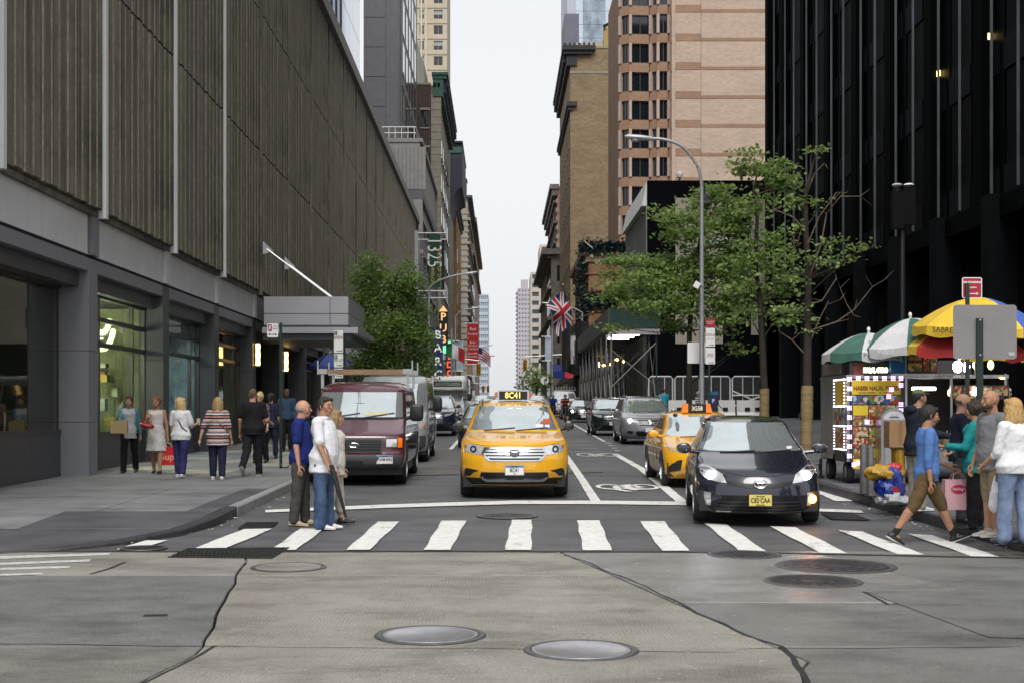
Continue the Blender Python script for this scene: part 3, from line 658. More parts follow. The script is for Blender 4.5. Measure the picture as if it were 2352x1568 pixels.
 # canopy
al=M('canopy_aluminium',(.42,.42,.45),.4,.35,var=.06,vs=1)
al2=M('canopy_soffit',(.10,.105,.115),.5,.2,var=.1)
cy0,cy1,cx1=47.9,53.6,-5.24
can=thing('entrance_canopy','flat grey metal entrance canopy hung over the pavement by a rod','canopy',(XW,cy0,5))
def cb(name,m,x0,x1,y0,y1,z0,z1):mb=MB();mb.box(x0-XW,x1-XW,y0-cy0,y1-cy0,z0-5,z1-5);return mb.build(name,m,can)
zt,zb=5.78,4.82
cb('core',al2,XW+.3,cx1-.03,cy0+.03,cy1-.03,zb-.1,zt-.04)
xm=XX(758,cy0)
for(x0,x1)in((XW+.3,xm),(xm,cx1)):
 cb('fascia_panel',al,x0+.012,x1-.012,cy0,cy0+.028,5.22,zt);cb('fascia_panel',al,x0+.012,x1-.012,cy0,cy0+.028,zb,5.195)
for k in range(2):
 a=cy0+.04+k*2.8;cb('fascia_panel',al,cx1-.028,cx1,a,a+2.77,5.22,zt);cb('fascia_panel',al,cx1-.028,cx1,a,a+2.77,zb,5.195)
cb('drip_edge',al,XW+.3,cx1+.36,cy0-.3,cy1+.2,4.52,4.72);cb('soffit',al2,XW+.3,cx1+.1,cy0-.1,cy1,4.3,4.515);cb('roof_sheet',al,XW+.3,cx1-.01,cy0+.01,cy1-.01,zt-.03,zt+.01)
for yy_ in(cy0+.25,cy1-.3):
 rod=thing('canopy_rod','bright steel rod from the ribbed wall down to the %s edge of the canopy'%('near' if yy_<50 else 'far'),'rod',(XW,yy_,5),group='rods holding up the canopy')
 a=Vector((.3,0,ZZ(568,48)-5));b=Vector((XX(757,48)-XW,0,zt-5+.02));mb=MB();mb.tube([a,b],.03,8);mb.build('bar',M('rod_steel',(.6,.6,.6),.3,.8),rod,True)
 mb=MB();mb.add([a+Vector(q)for q in((-.15,-.05,.3),(-.15,.05,.3),(-.15,.05,-.25),(-.15,-.05,-.25),(.3,0,-.12))],[(0,1,4),(1,2,4),(2,3,4),(3,0,4),(0,3,2,1)]);mb.build('bracket',steel,rod)
 # ---- glass tower over the podium
sky_glass=M('tower_glass',(.5,.56,.66),.04,.75,var=.1,vs=.4)
def simple_tower(name,label,x0,x1,y0,y1,z0,z1,wall,cat='building',group=None):
 t=thing(name,label,cat,(x0,y0,z0),group=group);mb=MB();mb.box(0,x1-x0,0,y1-y0,0,z1-z0);mb.build('wall',wall,t);return t
XG=-11.2
gt=simple_tower('glass_tower','blue white glass tower standing on the hotel roof behind its parapet',-34,XG-.12,44,111,20.7,75,M('tower_core',(.3,.34,.4),.5))
mull_m=M('thin_dark_mullion',(.03,.035,.045),.4,.4)
for k in range(25):
 for q in range(8):
  y=44+k*2.68;z=20.8+q*3.4
  if y<70:continue
  mb=MB();mb.box(XG-.12+34,XG+34,y+.03-44,y+2.65-44,z+.03-20.7,z+3.37-20.7)
  mb.build('glass_panel',sky_glass,gt)
for k in range(26):
 y=44+k*2.68;mb=MB();mb.box(XG-.1+34,XG+.08+34,y-.05-44,y+.05-44,0,27.2)
 if y>=69.5 and y<98:mb.build('mullion',mull_m,gt)
 # ---- dark granite tower with setbacks
gr=M('grey_granite_cladding',(.095,.093,.105),.6,var=.2,vs=2,c2=(.13,.125,.14))
gr_l=M('pale_granite_cladding',(.26,.245,.235),.65,var=.15,vs=2)
t=thing('granite_tower','dark grey granite office tower stepping back behind the hotel end','building',(-14,143,20))
for z in range(0,17):
 for(x0,x1,y0,y1,zz0,zz1)in((XX(835,143),XX(885,143),143,160,24,75),(XX(885,145),XX(905,145),145,165,24,40+6),(XX(885,147),XX(921,147),147,175,24,75)):
  za,zb=zz0+z*3.05,zz0+(z+1)*3.05
  if zb<=zz1+.2:
   mb=MB();mb.box(x0+14,x1+14,y0-143,y1-143,za-20+.03,zb-20-.03);mb.build('cladding_course',gr if x0<XX(884,143)else(gr if z%2 else gr_l),t)
mb=MB();mb.box(XX(836,143)+14,XX(920,147)+13.95,.1,30,0,56);mb.build('wall',gr,t)
XS=XX(921,147)
for k in range(5):
 for q in range(10):
  mb=MB();mb.box(XS+.0+14,XS+.05+14,149+k*5-143,152+k*5-143,24+q*4.6-20,27.6+q*4.6-20);mb.build('window',dglass,t)
for k in range(3):
 mb=MB();mb.box(XX(893+k*10,146.9)+14,XX(896+k*10,146.9)+14,3.6,3.9,26,56);mb.build('mullion',gr_l,t)
 mb=MB();mb.box(XX(896+k*10,146.9)+14,XX(902+k*10,146.9)+14,3.7,3.95,26,56);mb.build('window',dglass,t)
 # ---- 1325: grey block with white window bands, terrace railing, and hanging banner
Y0=142;XB=-7.95
blk=thing('banded_office_block','grey office block with long white window bands and a roof terrace railing','building',(XB,Y0,0))
def bb(name,m,x0,x1,y0,y1,z0,z1):mb=MB();mb.box(x0-XB,x1-XB,y0-Y0,y1-Y0,z0,z1);return mb.build(name,m,blk)
ztop=ZZ(318,Y0)
bb('wall',gr_l,-16,XB-.3,Y0,176,0,ztop-.4)
bb('parapet',gr_l,-16,XB,Y0-.1,176,ztop-.4,ztop)
for k in range(22):bb('cladding_panel',gr_l,-16.4+k*.4,-16.4+k*.4+.36,Y0-.16,Y0-.02,ztop-5.2,ztop-.9)
bb('dark_band',gr,-16,XB+.02,Y0-.14,176,ztop-6.2,ztop-5.25);bb('cladding_panel',gr_l,-16,XB+.0,Y0-.2,Y0-.02,ztop-9.6,ztop-6.25)
bb('setback',gr_l,-16,-9.8,Y0-2,Y0-.21,0,ZZ(520,Y0-2));bb('parapet',gr_l,-16,-9.2,Y0-2.2,Y0-.25,ZZ(520,Y0-2),ZZ(508,Y0-2))
bright=M('reflecting_band_glass',(.8,.84,.9),.06,.7,var=.05)
for q in range(8):
 z=5+q*3.35
 if z+3>ztop-6.3:break
 bb('window_band',bright,XB-.28,XB-.18,Y0+.6,175,z+1.2,z+2.9);bb('spandrel',gr,XB-.28,XB,Y0,176,z,z+1.18);bb('spandrel',gr_l,XB-.28,XB+.06,Y0,176,z+2.92,z+3.33)
 for k in range(6):bb('pier',gr,XB-.28,XB+.03,Y0+k*6.6,Y0+k*6.6+.8,z+1.18,z+2.92)
rl=thing('terrace_railing','white double rail along the roof terrace of the grey office block','railing',(-14,Y0,ztop))
for z in(.55,1.15):
 mb=MB();mb.tube([(0,0,z),(14+XX(955,Y0),0,z),(14+XX(957,Y0),8,z)],.05,6);mb.build('rail',white_pt,rl,True)
for k in range(9):mb=MB();mb.tube([(k*.65,0,0),(k*.65,0,1.2)],.035,6);mb.build('post',white_pt,rl)
green=M('green_banner_cloth',(.012,.05,.03),.8,var=.15);blackc=M('black_banner_cloth',(.012,.012,.014),.8)
by=118.0
bn=thing('hanging_banner','tall dark green banner reading 1325 down its length on the grey block','banner',(XX(985,by),by,ZZ(660,by)))
bx0,bx1,bz0,bz1=0,XX(1012,by)-XX(985,by),0,ZZ(538,by)-ZZ(660,by)
mb=MB();mb.box(bx0,bx1,0,.04,bz0,bz1);mb.build('cloth',green,bn)
mb=MB();mb.box(bx1+.05,bx1+.35,.05,.09,bz0-.3,bz1-.3);mb.build('side_cloth',blackc,bn)
for z in(bz0-.3,bz0-.9,bz1+.1,bz1-.45):mb=MB();mb.tube([(bx0-.9,.06,z),(bx1+.5,.06,z)],.05,6);mb.build('rod',white_pt,bn)
mb=MB();mb.box(-1.2,-.9,-.02,.14,bz0-1.2,bz1+.3);mb.build('wall_bracket',steel,bn)
bw=M('banner_white',(.75,.78,.74),.7,var=0);byel=M('banner_gold',(.5,.36,.06),.7,var=0)
text('1325',1.75,bw,bn,(.42,-.01,bz1-1.55),ry=R(90),bold=-.01,sx=.74)
text('AVENUE OF THE',.42,byel,bn,(.86,-.01,bz1-2.6),ry=R(90),sx=.9);text('AMERICAS',.42,byel,bn,(.3,-.01,bz0+.95),ry=R(90),sx=.8)
# ---- brick block with the green cornice
brick_dk=brick_mat('dark_red_brick',(.055,.04,.032),(.085,.055,.042),(.07,.065,.06),.5,.18)
lime=M('buff_limestone',(.24,.215,.175),.75,var=.22,vs=1.2,c2=(.32,.29,.24),det=9)
lime_bl=M('weathered_stone',(.2,.185,.15),.8,var=.35,vs=.8,c2=(.3,.28,.22))
copper=M('green_copper',(.02,.075,.055),.6,var=.35,vs=2,c2=(.035,.12,.09))
copper_dk=M('dark_cornice_metal',(.012,.014,.03),.6,var=.3)
Yb=176
bk=thing('brick_block','dark red brick block with pale quoined corner and a heavy green cornice','building',(XX(930,Yb),Yb,0))
bx=XX(930,Yb);zt=ZZ(195,Yb)
xs_=XX(990,Yb)-bx;xc=XX(1013,Yb)-bx
facade(bk,(0,0,0),(1,0,0),xs_,8,zt,[(.3,1.3),(2.0,3.1)],[(zt-3.2-k*4.75-2.2,zt-3.2-k*4.75)for k in range(7)],brick_dk,bronze,dglass,.25,sill=.15,sill_m=lime,mull=(1,2))
for k in range(7):
 for a,b in((.2,1.4),(1.9,3.2)):mb=MB();z=zt-3.2-k*4.75;mb.box(a,b,-.04,.1,z+.01,z+.3);mb.build('lintel',lime,bk)
mb=MB();mb.box(-.1,xs_,-.06,.3,zt,zt+.25);mb.build('coping',lime,bk)
z=8
while z<zt-2:mb=MB();mb.box(xs_,xc,-.12,.8,z,z+.86);mb.box(xs_+.04,xc-.05,-.08,.8,z+.86,z+.94);mb.build('quoin',lime,bk);z+=.94
mb=MB();mb.box(xs_-4,xc-.3,.35,40,0,zt);mb.build('wall',lime,bk)
for k in range(9):
 for q in range(6):
  mb=MB();mb.box(xc-.3,xc-.25,2+q*5,4+q*5,zt-8-k*4.4,zt-5.6-k*4.4);mb.box(xc-.3,xc-.05,1.9+q*5,4.1+q*5,zt-8.3-k*4.4,zt-8.02-k*4.4);mb.build('window',[dglass],bk)
cz=ZZ(168,Yb)
mb=MB();mb.box(xs_+.1,xc+.9,-.5,36,cz-.35,cz);mb.box(xs_+.2,xc+.7,-.35,36,cz-.8,cz-.35);mb.build('cornice',copper,bk)
mb=MB();mb.box(xs_+.25,xc+.3,-.25,36,cz-3.0,cz-.8);mb.build('frieze',copper,bk)
mb=MB()
for k in range(24):mb.box(xc+.3,xc+.85,.2+k*1.5,.7+k*1.5,cz-1.6,cz-.81);mb.box(xc+.3,xc+.6,.2+k*1.5,.7+k*1.5,cz-2.5,cz-1.6)
mb.build('bracket_row',copper_dk,bk)
for x in(xs_+.5,xs_+1.0):
 mb=MB();mb.lathe([(.16,0),(.2,.06),(.2,.5),(.16,.55)],12,'y',(x,-.5,cz-1.5));mb.build('scroll',copper,bk)
mb=MB()
for k in range(26):mb.box(xs_+.3+(k%4)*.28,xs_+.44+(k%4)*.28,-.155,-.12,12+(k//4)*4.2,12.14+(k//4)*4.2)
mb.build('stone_stud',lime,bk)
# ---- stained concrete block behind, cream tower behind
t=thing('stained_concrete_block','blank stained grey concrete block with a sloping top between brick block and cream tower','building',(XX(925,215),215,20))
x0=XX(925,215);a,b,c=XX(958,215)-x0,XX(975,215)-x0,0
stain=M('stained_concrete',(.13,.125,.105),.85,var=.3,vs=.35,st=(1,1,.5),c2=(.22,.215,.185),det=9)
mb=MB();mb.prism([(0,0),(b,0),(b,ZZ(150,215)-20),(b-.9,ZZ(115,215)-20),(a,ZZ(92,215)-20),(0,ZZ(88,215)-20)],0,12,'xz');mb.build('wall',stain,t)
cream=M('cream_brick',(.42,.36,.27),.8,var=.12,vs=.4,c2=(.5,.44,.34));cream2=M('pale_cream_brick',(.52,.47,.38),.8,var=.1,vs=.4)
Yc=265;x0=XX(938,Yc);zc=20
t=thing('cream_tower','tall cream apartment tower with window columns rising behind the brick block','building',(x0,Yc,zc))
Wc=XX(1027,Yc)-x0
colsx=[(XX(939.5,Yc)-x0,XX(953,Yc)-x0),(XX(963.5,Yc)-x0,XX(974,Yc)-x0),(XX(996,Yc)-x0,XX(1017,Yc)-x0)]
rws=[(30+k*2.95,30+k*2.95+1.7)for k in range(17)]
facade(t,(0,0,0),(1,0,0),Wc,0,85,[(round(a,2),round(b,2))for a,b in colsx],rws,cream,cream2,dglass,.2,mull=(2,1),shade=M('drawn_blind',(.3,.36,.34),.7))
mb=MB();mb.box(0,Wc-.05,.35,18,0,85);mb.build('core',cream,t)
for k in range(19):mb=MB();mb.box(-.02,Wc+.02,-.05,.05,29+k*2.95,29.15+k*2.95);mb.build('string_course',M('brown_course',(.2,.17,.13),.8),t)
for a in(0.15,2.3,3.2):mb=MB();mb.box(a,a+.35,-.12,-.0,20,85);mb.build('pier',cream2,t)
# ---- farther blocks
Yd=228;x0=XX(1028,Yd)
t=thing('dark_cornice_block','narrow brick block whose dark curving cornice overhangs the street','building',(x0,Yd,0));zt=ZZ(325,Yd)
mb=MB();mb.box(-4,.4,1,30,0,zt-1);mb.build('wall',lime_bl,t)
xo=XX(1063,Yd)-x0
mb=MB();mb.prism([(-.2,zt-.3),(xo,zt-.3),(xo,zt),(-.2,zt)],-.4,24,'xz');mb.build('cornice_lid',copper_dk,t)
pts=[(-.2,zt-.32),(xo-.1,zt-.32),(xo-.1,zt-7.5)]+[(xo-.1-2.0*math.sin(q*.26),zt-12.6+5.1*math.cos(q*.26))for q in range(1,6)]+[(.1,zt-13),(-.2,zt-13)]
mb=MB();mb.prism(pts,0,23,'xz');mb.build('cornice',copper_dk,t)
mb=MB();mb.box(-.1,xo-.2,-.15,-.01,zt-1.9,zt-1.0);mb.build('frieze',copper,t)
Ye=246;x0=XX(1000,Ye)
orange=brick_mat('orange_brick',(.33,.17,.06),(.40,.215,.085),(.3,.2,.1),.6,.2)
t=thing('orange_brick_block','warm orange brick block with a dark cornice beyond the green banner','building',(x0,Ye,0));zt=ZZ(480,Ye)
wd=XX(1048,Ye)-x0
mb=MB();mb.box(0,wd,0,30,0,zt);mb.build('wall',orange,t)
mb=MB();mb.box(wd-1.6,wd+.6,-.6,30,zt,zt+.7);mb.box(wd-1.2,wd+.3,-.3,30,zt-.8,zt);mb.build('cornice',copper_dk,t)
mb=MB();mb.box(wd-2.2,wd-.5,-.04,0.02,zt-4.2,zt-2);mb.build('stone_plaque',lime,t)
for k in range(7):mb=MB();mb.box(wd-1.4,wd-.7,-.06,.1,zt-9-k*3.8,zt-7.4-k*3.8);mb.box(wd,wd+.06,4,5.4,zt-9-k*3.8,zt-6.6-k*3.8);mb.build('window',dglass,t)
Yf=292;x0=XX(1040,Yf);zt=ZZ(455,Yf)
t=thing('ornate_cream_block','ornate cream stone block with banded front and roof lantern far down the street','building',(x0,Yf,0));wd=XX(1074,Yf)-x0
pale=M('far_cream_stone',(.36,.33,.27),.8,var=.25,vs=.5,c2=(.46,.43,.37))
mb=MB();mb.box(0,wd,0,40,0,zt);mb.build('wall',pale,t)
for k in range(34):
 z=2+k*1.25
 if z<zt-1:mb=MB();mb.box(-.02,wd+(.55 if k%4==0 else.2),-.25 if k%4==0 else-.12,40,z,z+.5);mb.build('stone_course',pale,t)
for k in range(8):
 z=6+k*5;
 if z<zt-4:mb=MB();mb.box(wd,wd+.08,3,5.5,z,z+3);mb.box(wd,wd+.08,9,11.5,z,z+3);mb.box(.8,1.7,-.1,.05,z+.6,z+2.6);mb.build('window',dglass,t)
mb=MB();mb.box(0,wd+1,-.6,40,zt,zt+.5);mb.box(.5,wd-.3,1,6,zt+.5,zt+4);mb.prism([(.3,zt+4),(wd-.1,zt+4),(1.5,zt+6.2)],1,6,'xz');mb.build('roof_lantern',M('slate_roof',(.08,.075,.1),.6),t)
red=M('far_red_stone',(.2,.13,.11),.8,var=.25,vs=.5)
x0=XX(1072,330);zt=ZZ(500,330)
t=thing('far_terrace_block','pinkish stone block with bracketed cornice at the far end of the left row','building',(x0-3,330,0));wd=XX(1083,330)-x0+3
mb=MB();mb.box(0,wd,0,120,0,zt);mb.box(0,wd+1.2,-.8,110,zt-1.2,zt);mb.box(0,wd+.8,-.5,110,zt-9,zt-8.4);mb.build('wall',red,t)
for k in range(9):
 for q in range(4):mb=MB();mb.box(wd,wd+.1,4+q*9,8+q*9,5+k*4.3,7.6+k*4.3);mb.build('window',dglass,t)
def far_tower(name,label,xa,xb,ya,yb,Y,dep,wall,cols_,n,ww,hh,pane,extra=None,base_z=5):  # far towers: distance haze is put into their pale wall and pane colours
 x0,x1=XX(xa,Y),XX(xb,Y);zt=ZZ(ya,Y);t=thing(name,label,'building',(x0,Y,0))
 W=x1-x0;st=(zt-base_z)/n
 facade(t,(0,0,0),(1,0,0),W,0,zt,evenly(.02*W,.98*W,cols_,ww),[(round(base_z+k*st+st*.2,3),round(base_z+k*st+st*.2+hh,3))for k in range(n)if base_z+k*st+st*.2+hh<zt-.3],wall,wall,pane,.3,fr=.12)
 mb=MB();mb.box(0,W,.4,dep,0,zt);mb.build('core',wall,t);return t,W,zt
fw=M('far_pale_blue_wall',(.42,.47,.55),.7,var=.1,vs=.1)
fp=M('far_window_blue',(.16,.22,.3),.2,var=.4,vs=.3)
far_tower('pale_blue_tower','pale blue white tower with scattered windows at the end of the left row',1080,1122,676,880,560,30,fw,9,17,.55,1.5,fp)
# ================================================================ buildings along the right of the street
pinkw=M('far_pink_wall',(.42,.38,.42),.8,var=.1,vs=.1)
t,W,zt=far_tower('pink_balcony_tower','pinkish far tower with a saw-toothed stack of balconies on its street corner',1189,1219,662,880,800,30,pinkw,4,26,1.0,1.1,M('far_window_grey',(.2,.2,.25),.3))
for k in range(26):mb=MB();mb.box(-1.0,.0,-.2,6,8+k*2.45,9.3+k*2.45);mb.build('balcony',M('balcony_shade',(.16,.17,.24),.7),t)
mb=MB();mb.box(2,6,1,10,zt,zt+5);mb.build('roof_box',pinkw,t)
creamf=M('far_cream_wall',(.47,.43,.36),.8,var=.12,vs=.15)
wpan=M('far_window_dark',(.07,.08,.1),.2,var=.4,vs=.3)
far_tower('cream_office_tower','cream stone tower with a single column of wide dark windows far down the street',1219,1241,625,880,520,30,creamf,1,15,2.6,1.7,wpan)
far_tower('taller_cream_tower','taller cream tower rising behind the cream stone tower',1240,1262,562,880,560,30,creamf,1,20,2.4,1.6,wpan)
# ornate row beyond the brown hotel
pinkb=brick_mat('pink_brick',(.33,.16,.13),(.38,.2,.16),(.3,.2,.17),.6,.2)
ornm=M('ornate_dark_stone',(.085,.075,.07),.8,var=.4,vs=1.2,c2=(.19,.165,.14),det=8)
Y0=300;x0=XX(1280,Y0);zt=ZZ(428,Y0)
t=thing('pink_brick_block','pink brick block with carved dark street front and pale quoins','building',(x0,Y0,0))
mb=MB();mb.box(0,8,0,60,0,zt);mb.build('wall',pinkb,t)
z=3
while z<zt-2:mb=MB();mb.box(-.25,.55 if int(z)%2 else.3,-.08,1,z,z+.95);mb.build('quoin',lime,t);z+=1.9
for k in range(10):
 zz=4+k*4.4
 if zz>zt-4:break
 for q in range(4):mb=MB();mb.box(-.35,-.02,2+q*9,6+q*9,zz,zz+2.8);mb.build('bay',ornm,t)
 mb=MB();mb.box(-.8,0,0,58,zz+3.3,zz+3.8);mb.build('string_course',ornm,t)
mb=MB();mb.box(-1.6,.4,-.5,58,zt-.6,zt+.4);mb.box(-1.1,.1,-.2,58,zt-2,zt-.6);mb.build('cornice',ornm,t)
Y0=235;x0=XX(1266,Y0);zt=ZZ(585,Y0)
t=thing('carved_stone_block','dark carved stone block with heavy cornice below the pink brick wall','building',(x0,Y0,0))
mb=MB();mb.box(0,8,0,60,0,zt);mb.build('wall',ornm,t)
for k in range(5):
 mb=MB();mb.box(-.6-(k==4)*.8,0,-.4,58,zt-.6-k*5.2+(k==4)*20.8*0,zt-k*5.2);mb.build('string_course',lime_bl if k%2 else ornm,t)
 for q in range(3):mb=MB();mb.box(-.12,.02,2+q*6,4.6+q*6,zt-4.6-k*5.2,zt-1.4-k*5.2);mb.box(1+q*1.5,1.9+q*1.5,-.06,.05,zt-4.4-k*5.2,zt-1.8-k*5.2);mb.build('window',dglass,t)
mb=MB();mb.box(-1.6,1.5,-.9,58,zt,zt+.9);mb.build('cornice',ornm,t)
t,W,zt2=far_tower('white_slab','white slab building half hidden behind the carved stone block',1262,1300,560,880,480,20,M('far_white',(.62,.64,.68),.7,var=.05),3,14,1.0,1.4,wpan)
# ---- brown brick block with the black cornice
brown=brick_mat('brown_brick',(.215,.155,.085),(.29,.21,.125),(.24,.19,.13),.45,.16,dirt=.3)
Yr=190;x0=XX(1310,Yr);zt=ZZ(112,Yr);Wr=XX(1432,Yr)-x0
br=thing('brown_brick_block','tall brown brick block with black cornice and one column of side windows','building',(x0,Yr,0))
wc=(XX(1402,Yr)-x0,XX(1418.5,Yr)-x0);rws=[]
for y in(141,204,266,328,390,452,514,577,640,703):rws.append((ZZ(y+37,Yr),ZZ(y,Yr)))
rws=[(round(a,3),round(b,3))for a,b in rws];wc=(round(wc[0],3),round(wc[1],3))
facade(br,(0,0,0),(1,0,0),Wr,0,zt,[wc],rws,brown,black,dglass,.25,sill=.14,sill_m=lime,mull=(1,2))
zc=ZZ(108,Yr)
facade(br,(0,34,0),(0,-1,0),34,0,zt,evenly(1,33,7,1.3),[(round(zt-9-k*4,3),round(zt-6.6-k*4,3))for k in range(9)],brown,black,dglass,.2,sill=.14,sill_m=lime)
mb=MB();mb.box(.3,Wr,.35,34,0,zt-.1);mb.build('core',brown,br)
mb=MB();mb.box(-.05,Wr,-.1,.3,zt,zt+.3);mb.box(-.06,Wr,-.06,.25,zt-3.4,zt-3.1);mb.build('coping',lime_bl,br)
mb=MB();mb.box(-1.1,3.4,-.9,34,zc-.6,zc);mb.box(-.9,2.9,-.6,34,zc-1.1,zc-.6);mb.box(-.55,.9,-.25,34,zc-2.6,zc-1.1);mb.build('cornice',M('black_cornice',(.012,.012,.018),.6,var=.3),br)
mb=MB()
for k in range(30):mb.box(-1.0,-.55,.2+k*1.1,.6+k*1.1,zc-2.0,zc-1.1);mb.box(-.9,-.5,.2+k*1.1,.6+k*1.1,zc+.0,zc+.35)
for k in range(7):mb.box(-.9+k*.65,-.6+k*.65,-.8,-.5,zc,zc+.35)
mb.build('cornice_bracket',MATS['black_cornice'],br)
z2=ZZ(235,Yr);mb=MB();mb.box(-.5,.9,-.5,34,z2-.6,z2);mb.box(-.3,.4,-.25,34,z2-1.1,z2-.6);mb.build('string_course',M('dark_course',(.03,.028,.03),.7),br)
mb=MB();mb.box(4.6,5.6,.5,1.5,zt+.3,zt+2.6);mb.lathe([(.2,0),(.3,.4),(.12,.6),(.001,.8)],10,c=(5.1,1,zt+2.6));mb.build('chimney',M('yellow_chimney_brick',(.36,.25,.1),.8),br)
mb=MB();mb.box(.6,4.5,.4,3,zt+.3,zt+.9);mb.build('roof_hut',M('roof_hut',(.42,.33,.22),.8),br)
lampy=M('lamp_glow',(1,.5,.1),.5,em=(1,.38,.05),es=1.5)
mb=MB();mb.prism([(-.28,0),(.28,0),(.16,.55),(-.16,.55)],0,.1,'xz');o=mb.build('lit_lampshade',lampy,br,loc=((wc[0]+wc[1])/2,.17,rws[4][0]+.6))
ac=M('air_conditioner',(.4,.41,.4),.5)
for k,dz in((1,.25),(5,1.75)):mb=MB();mb.box(-.38,.38,-.15,.2,0,.42);mb.box(-.32,.32,-.17,-.15,.06,.36);mb.build('air_conditioner',ac,br,loc=((wc[0]+wc[1])/2,.05,rws[k][0]+dz))
# ---- slab and glass tower behind it
t=simple_tower('grey_slab_tower','thin blue grey slab tower just behind the brown brick block',XX(1297,250),XX(1330,250),250,262,20,ZZ(32,250),M('blue_grey_cladding',(.10,.10,.14),.6,var=.1,vs=.4,c2=(.13,.13,.17)))
tt=simple_tower('glass_tower','mirror glass tower at the top of the frame with a painted wavy reflection',XX(1303,290),XX(1435,290),290,320,30,110,M('tower_core2',(.4,.42,.5),.5))
mirr=M('mirror_glass',(.55,.6,.68),.03,.85,var=.05)
mirr_d=M('mirror_glass_wavy_reflection',(.12,.15,.19),.08,.6,var=.8,vs=.35,st=(1,1,.6),c2=(.42,.48,.56),det=3)  # wavy reflection painted as dark and pale noise in the glass colour
x0=XX(1303,290)
for i in range(7):
 for k in range(13):
  a=XX(1322,290)-x0+i*1.55;mb=MB();mb.box(a,a+1.49,-.1,-.02,44+k*2.8,44+k*2.8+2.72);mb.build('glass_panel',mirr_d if 0<i<=3 else mirr,tt)
t=thing('roof_water_tank','black water tank on the brown brick roof below the mirror glass','tank',(XX(1410,210),210,ZZ(95,210)))
mb=MB();mb.lathe([(1.6,0),(1.6,2.2),(1.7,2.3),(.05,3.2)],16);mb.build('tank',M('tank_black',(.012,.014,.016),.7),t,False)
mb=MB();mb.box(-1.7,1.5,-1,1,-3,-.02);mb.build('stand',MATS['tank_black'],t)
# ---- tan hotel tower with oriel bays
tan=brick_mat('tan_brick',(.44,.33,.26),(.52,.395,.315),(.48,.385,.31),.42,.14,dirt=.12)
tan_dk=brick_mat('brown_band_brick',(.30,.18,.115),(.35,.215,.14),(.32,.21,.15),.42,.14,dirt=.15)
pier_m=M('pink_pier_stone',(.46,.35,.3),.75,var=.12,vs=2)
Yh=142
th_=thing('tan_brick_tower','broad tan brick tower with brown bands and angled window bays','building',(XX(1425,Yh),Yh,0));hx=XX(1425,Yh)
xA,xB_,xC=XX(1551,Yh)-hx,XX(1610,Yh)-hx,XX(1790,Yh)-hx
fl=2.93;zb0=ZZ(425,Yh)
mb=MB();mb.box(xA,xC,.25,20,10,48);mb.build('core',tan,th_)
k=-3
while zb0+k*fl<47:
 z=zb0+k*fl
 # broad wall: field and band, split by a joint
 for(a,b)in((xA,xB_),(xB_,xC)):
  mb=MB();mb.box(a+.015,b-.015,0,.3,z+(.75 if a<xB_-.1 else.32),z+fl-.03);mb.build('brick_field',tan,th_)
  mb=MB();mb.box(a+.015,b-.015,.012,.3,z+.02,z+(.75 if a<xB_-.1 else.32));mb.build('brown_band',tan_dk,th_)
 k+=1
 # bays: three angled oriels between the left edge and the broad wall
def bay(x,y,wdt,ang,n0=-4):
 kk=n0
 while zb0+kk*fl<47:
  z=zb0+kk*fl;o=Vector((x,y,z));rot=Matrix.Rotation(ang,3,'Z')
  mb=MB();mb.box(0,wdt,0,.3,0,.95,rot=rot);ob=mb.build('spandrel',tan_dk,th_,loc=o)
  mb=MB();mb.box(0,.28,-.14,.3,.97,fl,rot=rot);mb.build('bay_pier',pier_m,th_,loc=o)
  f=MB()
  f.box(.3,wdt-.02,.18,.26,.97,1.05,rot=rot);f.box(.3,wdt-.02,.18,.26,fl-.1,fl,rot=rot);f.box((wdt+.3)/2-.04,(wdt+.3)/2+.04,.17,.26,1.05,fl-.1,rot=rot)
  fo=f.build('window',bronze,th_,loc=o)
  p=MB();p.box(.3,wdt-.02,.24,.3,1.0,fl-.05,rot=rot);p.build('pane',dglass,fo)
  kk+=1
bw_=xA/3
bay(0.0,1.6,1.15,R(-38));bay(.95,.9,2.1,R(6));bay(3.1,1.15,.8,R(-42));bay(3.75,.55,1.15,R(4));bay(4.95,.8,.62,R(-50))
mb=MB();mb.box(.3,xA+.3,1.9,20,5,48);mb.build('bay_core',tan_dk,th_)
mb=MB();mb.box(xA-.35,xA+.02,.05,1.9,10,48);mb.build('corner_pier',tan,th_)
# ---- low black box with pale panels
Y7,X7=85.5,9.0;z7=ZZ(415,Y7)
bx7=thing('black_panelled_building','low black building with beige wall panels and white script behind the trees','building',(X7,Y7,0))
blk_m=M('black_render',(.0035,.004,.0055),.9,spec=.06,var=.3,vs=.6);beige=M('beige_panel',(.36,.33,.27),.8,var=.12,vs=4,c2=(.42,.385,.32),bump=.1,bs=30)
mb=MB();mb.box(.0,20,0,14,.5,z7);mb.build('wall',blk_m,bx7)
for(xa,xb,ya,yb)in((1551,1660,455,790),(1725,1772,458,770)):
 for q in range(4):
  za,zb=ZZ(yb-(yb-ya)*q/4,Y7),ZZ(yb-(yb-ya)*(q+1)/4,Y7);mb=MB();mb.box(XX(xa,Y7)-X7,XX(xb,Y7)-X7,-.06,.01,za+.01,zb-.01);mb.build('wall_panel',beige,bx7)
text('one',1.05,M('script_white',(.75,.75,.78),.6,var=0),bx7,(XX(1657,Y7)-X7,-.08,ZZ(552,Y7)),shear=.35,bold=.03)
gsm=M('grey_side_cladding',(.2,.2,.19),.8,var=.25,vs=1,st=(1,1,.2))
for q in range(5):mb=MB();mb.box(-.08,.01,.1+q*2.8,2.85+q*2.8,.5,z7-1.6);mb.build('side_panel',gsm,bx7)
mb=MB();mb.prism([(-.02,z7-1.55),(-1.3*0-.35,z7-1.55),(-.02,z7)],.05,14,'xz');mb.build('coping',white_pt,bx7)
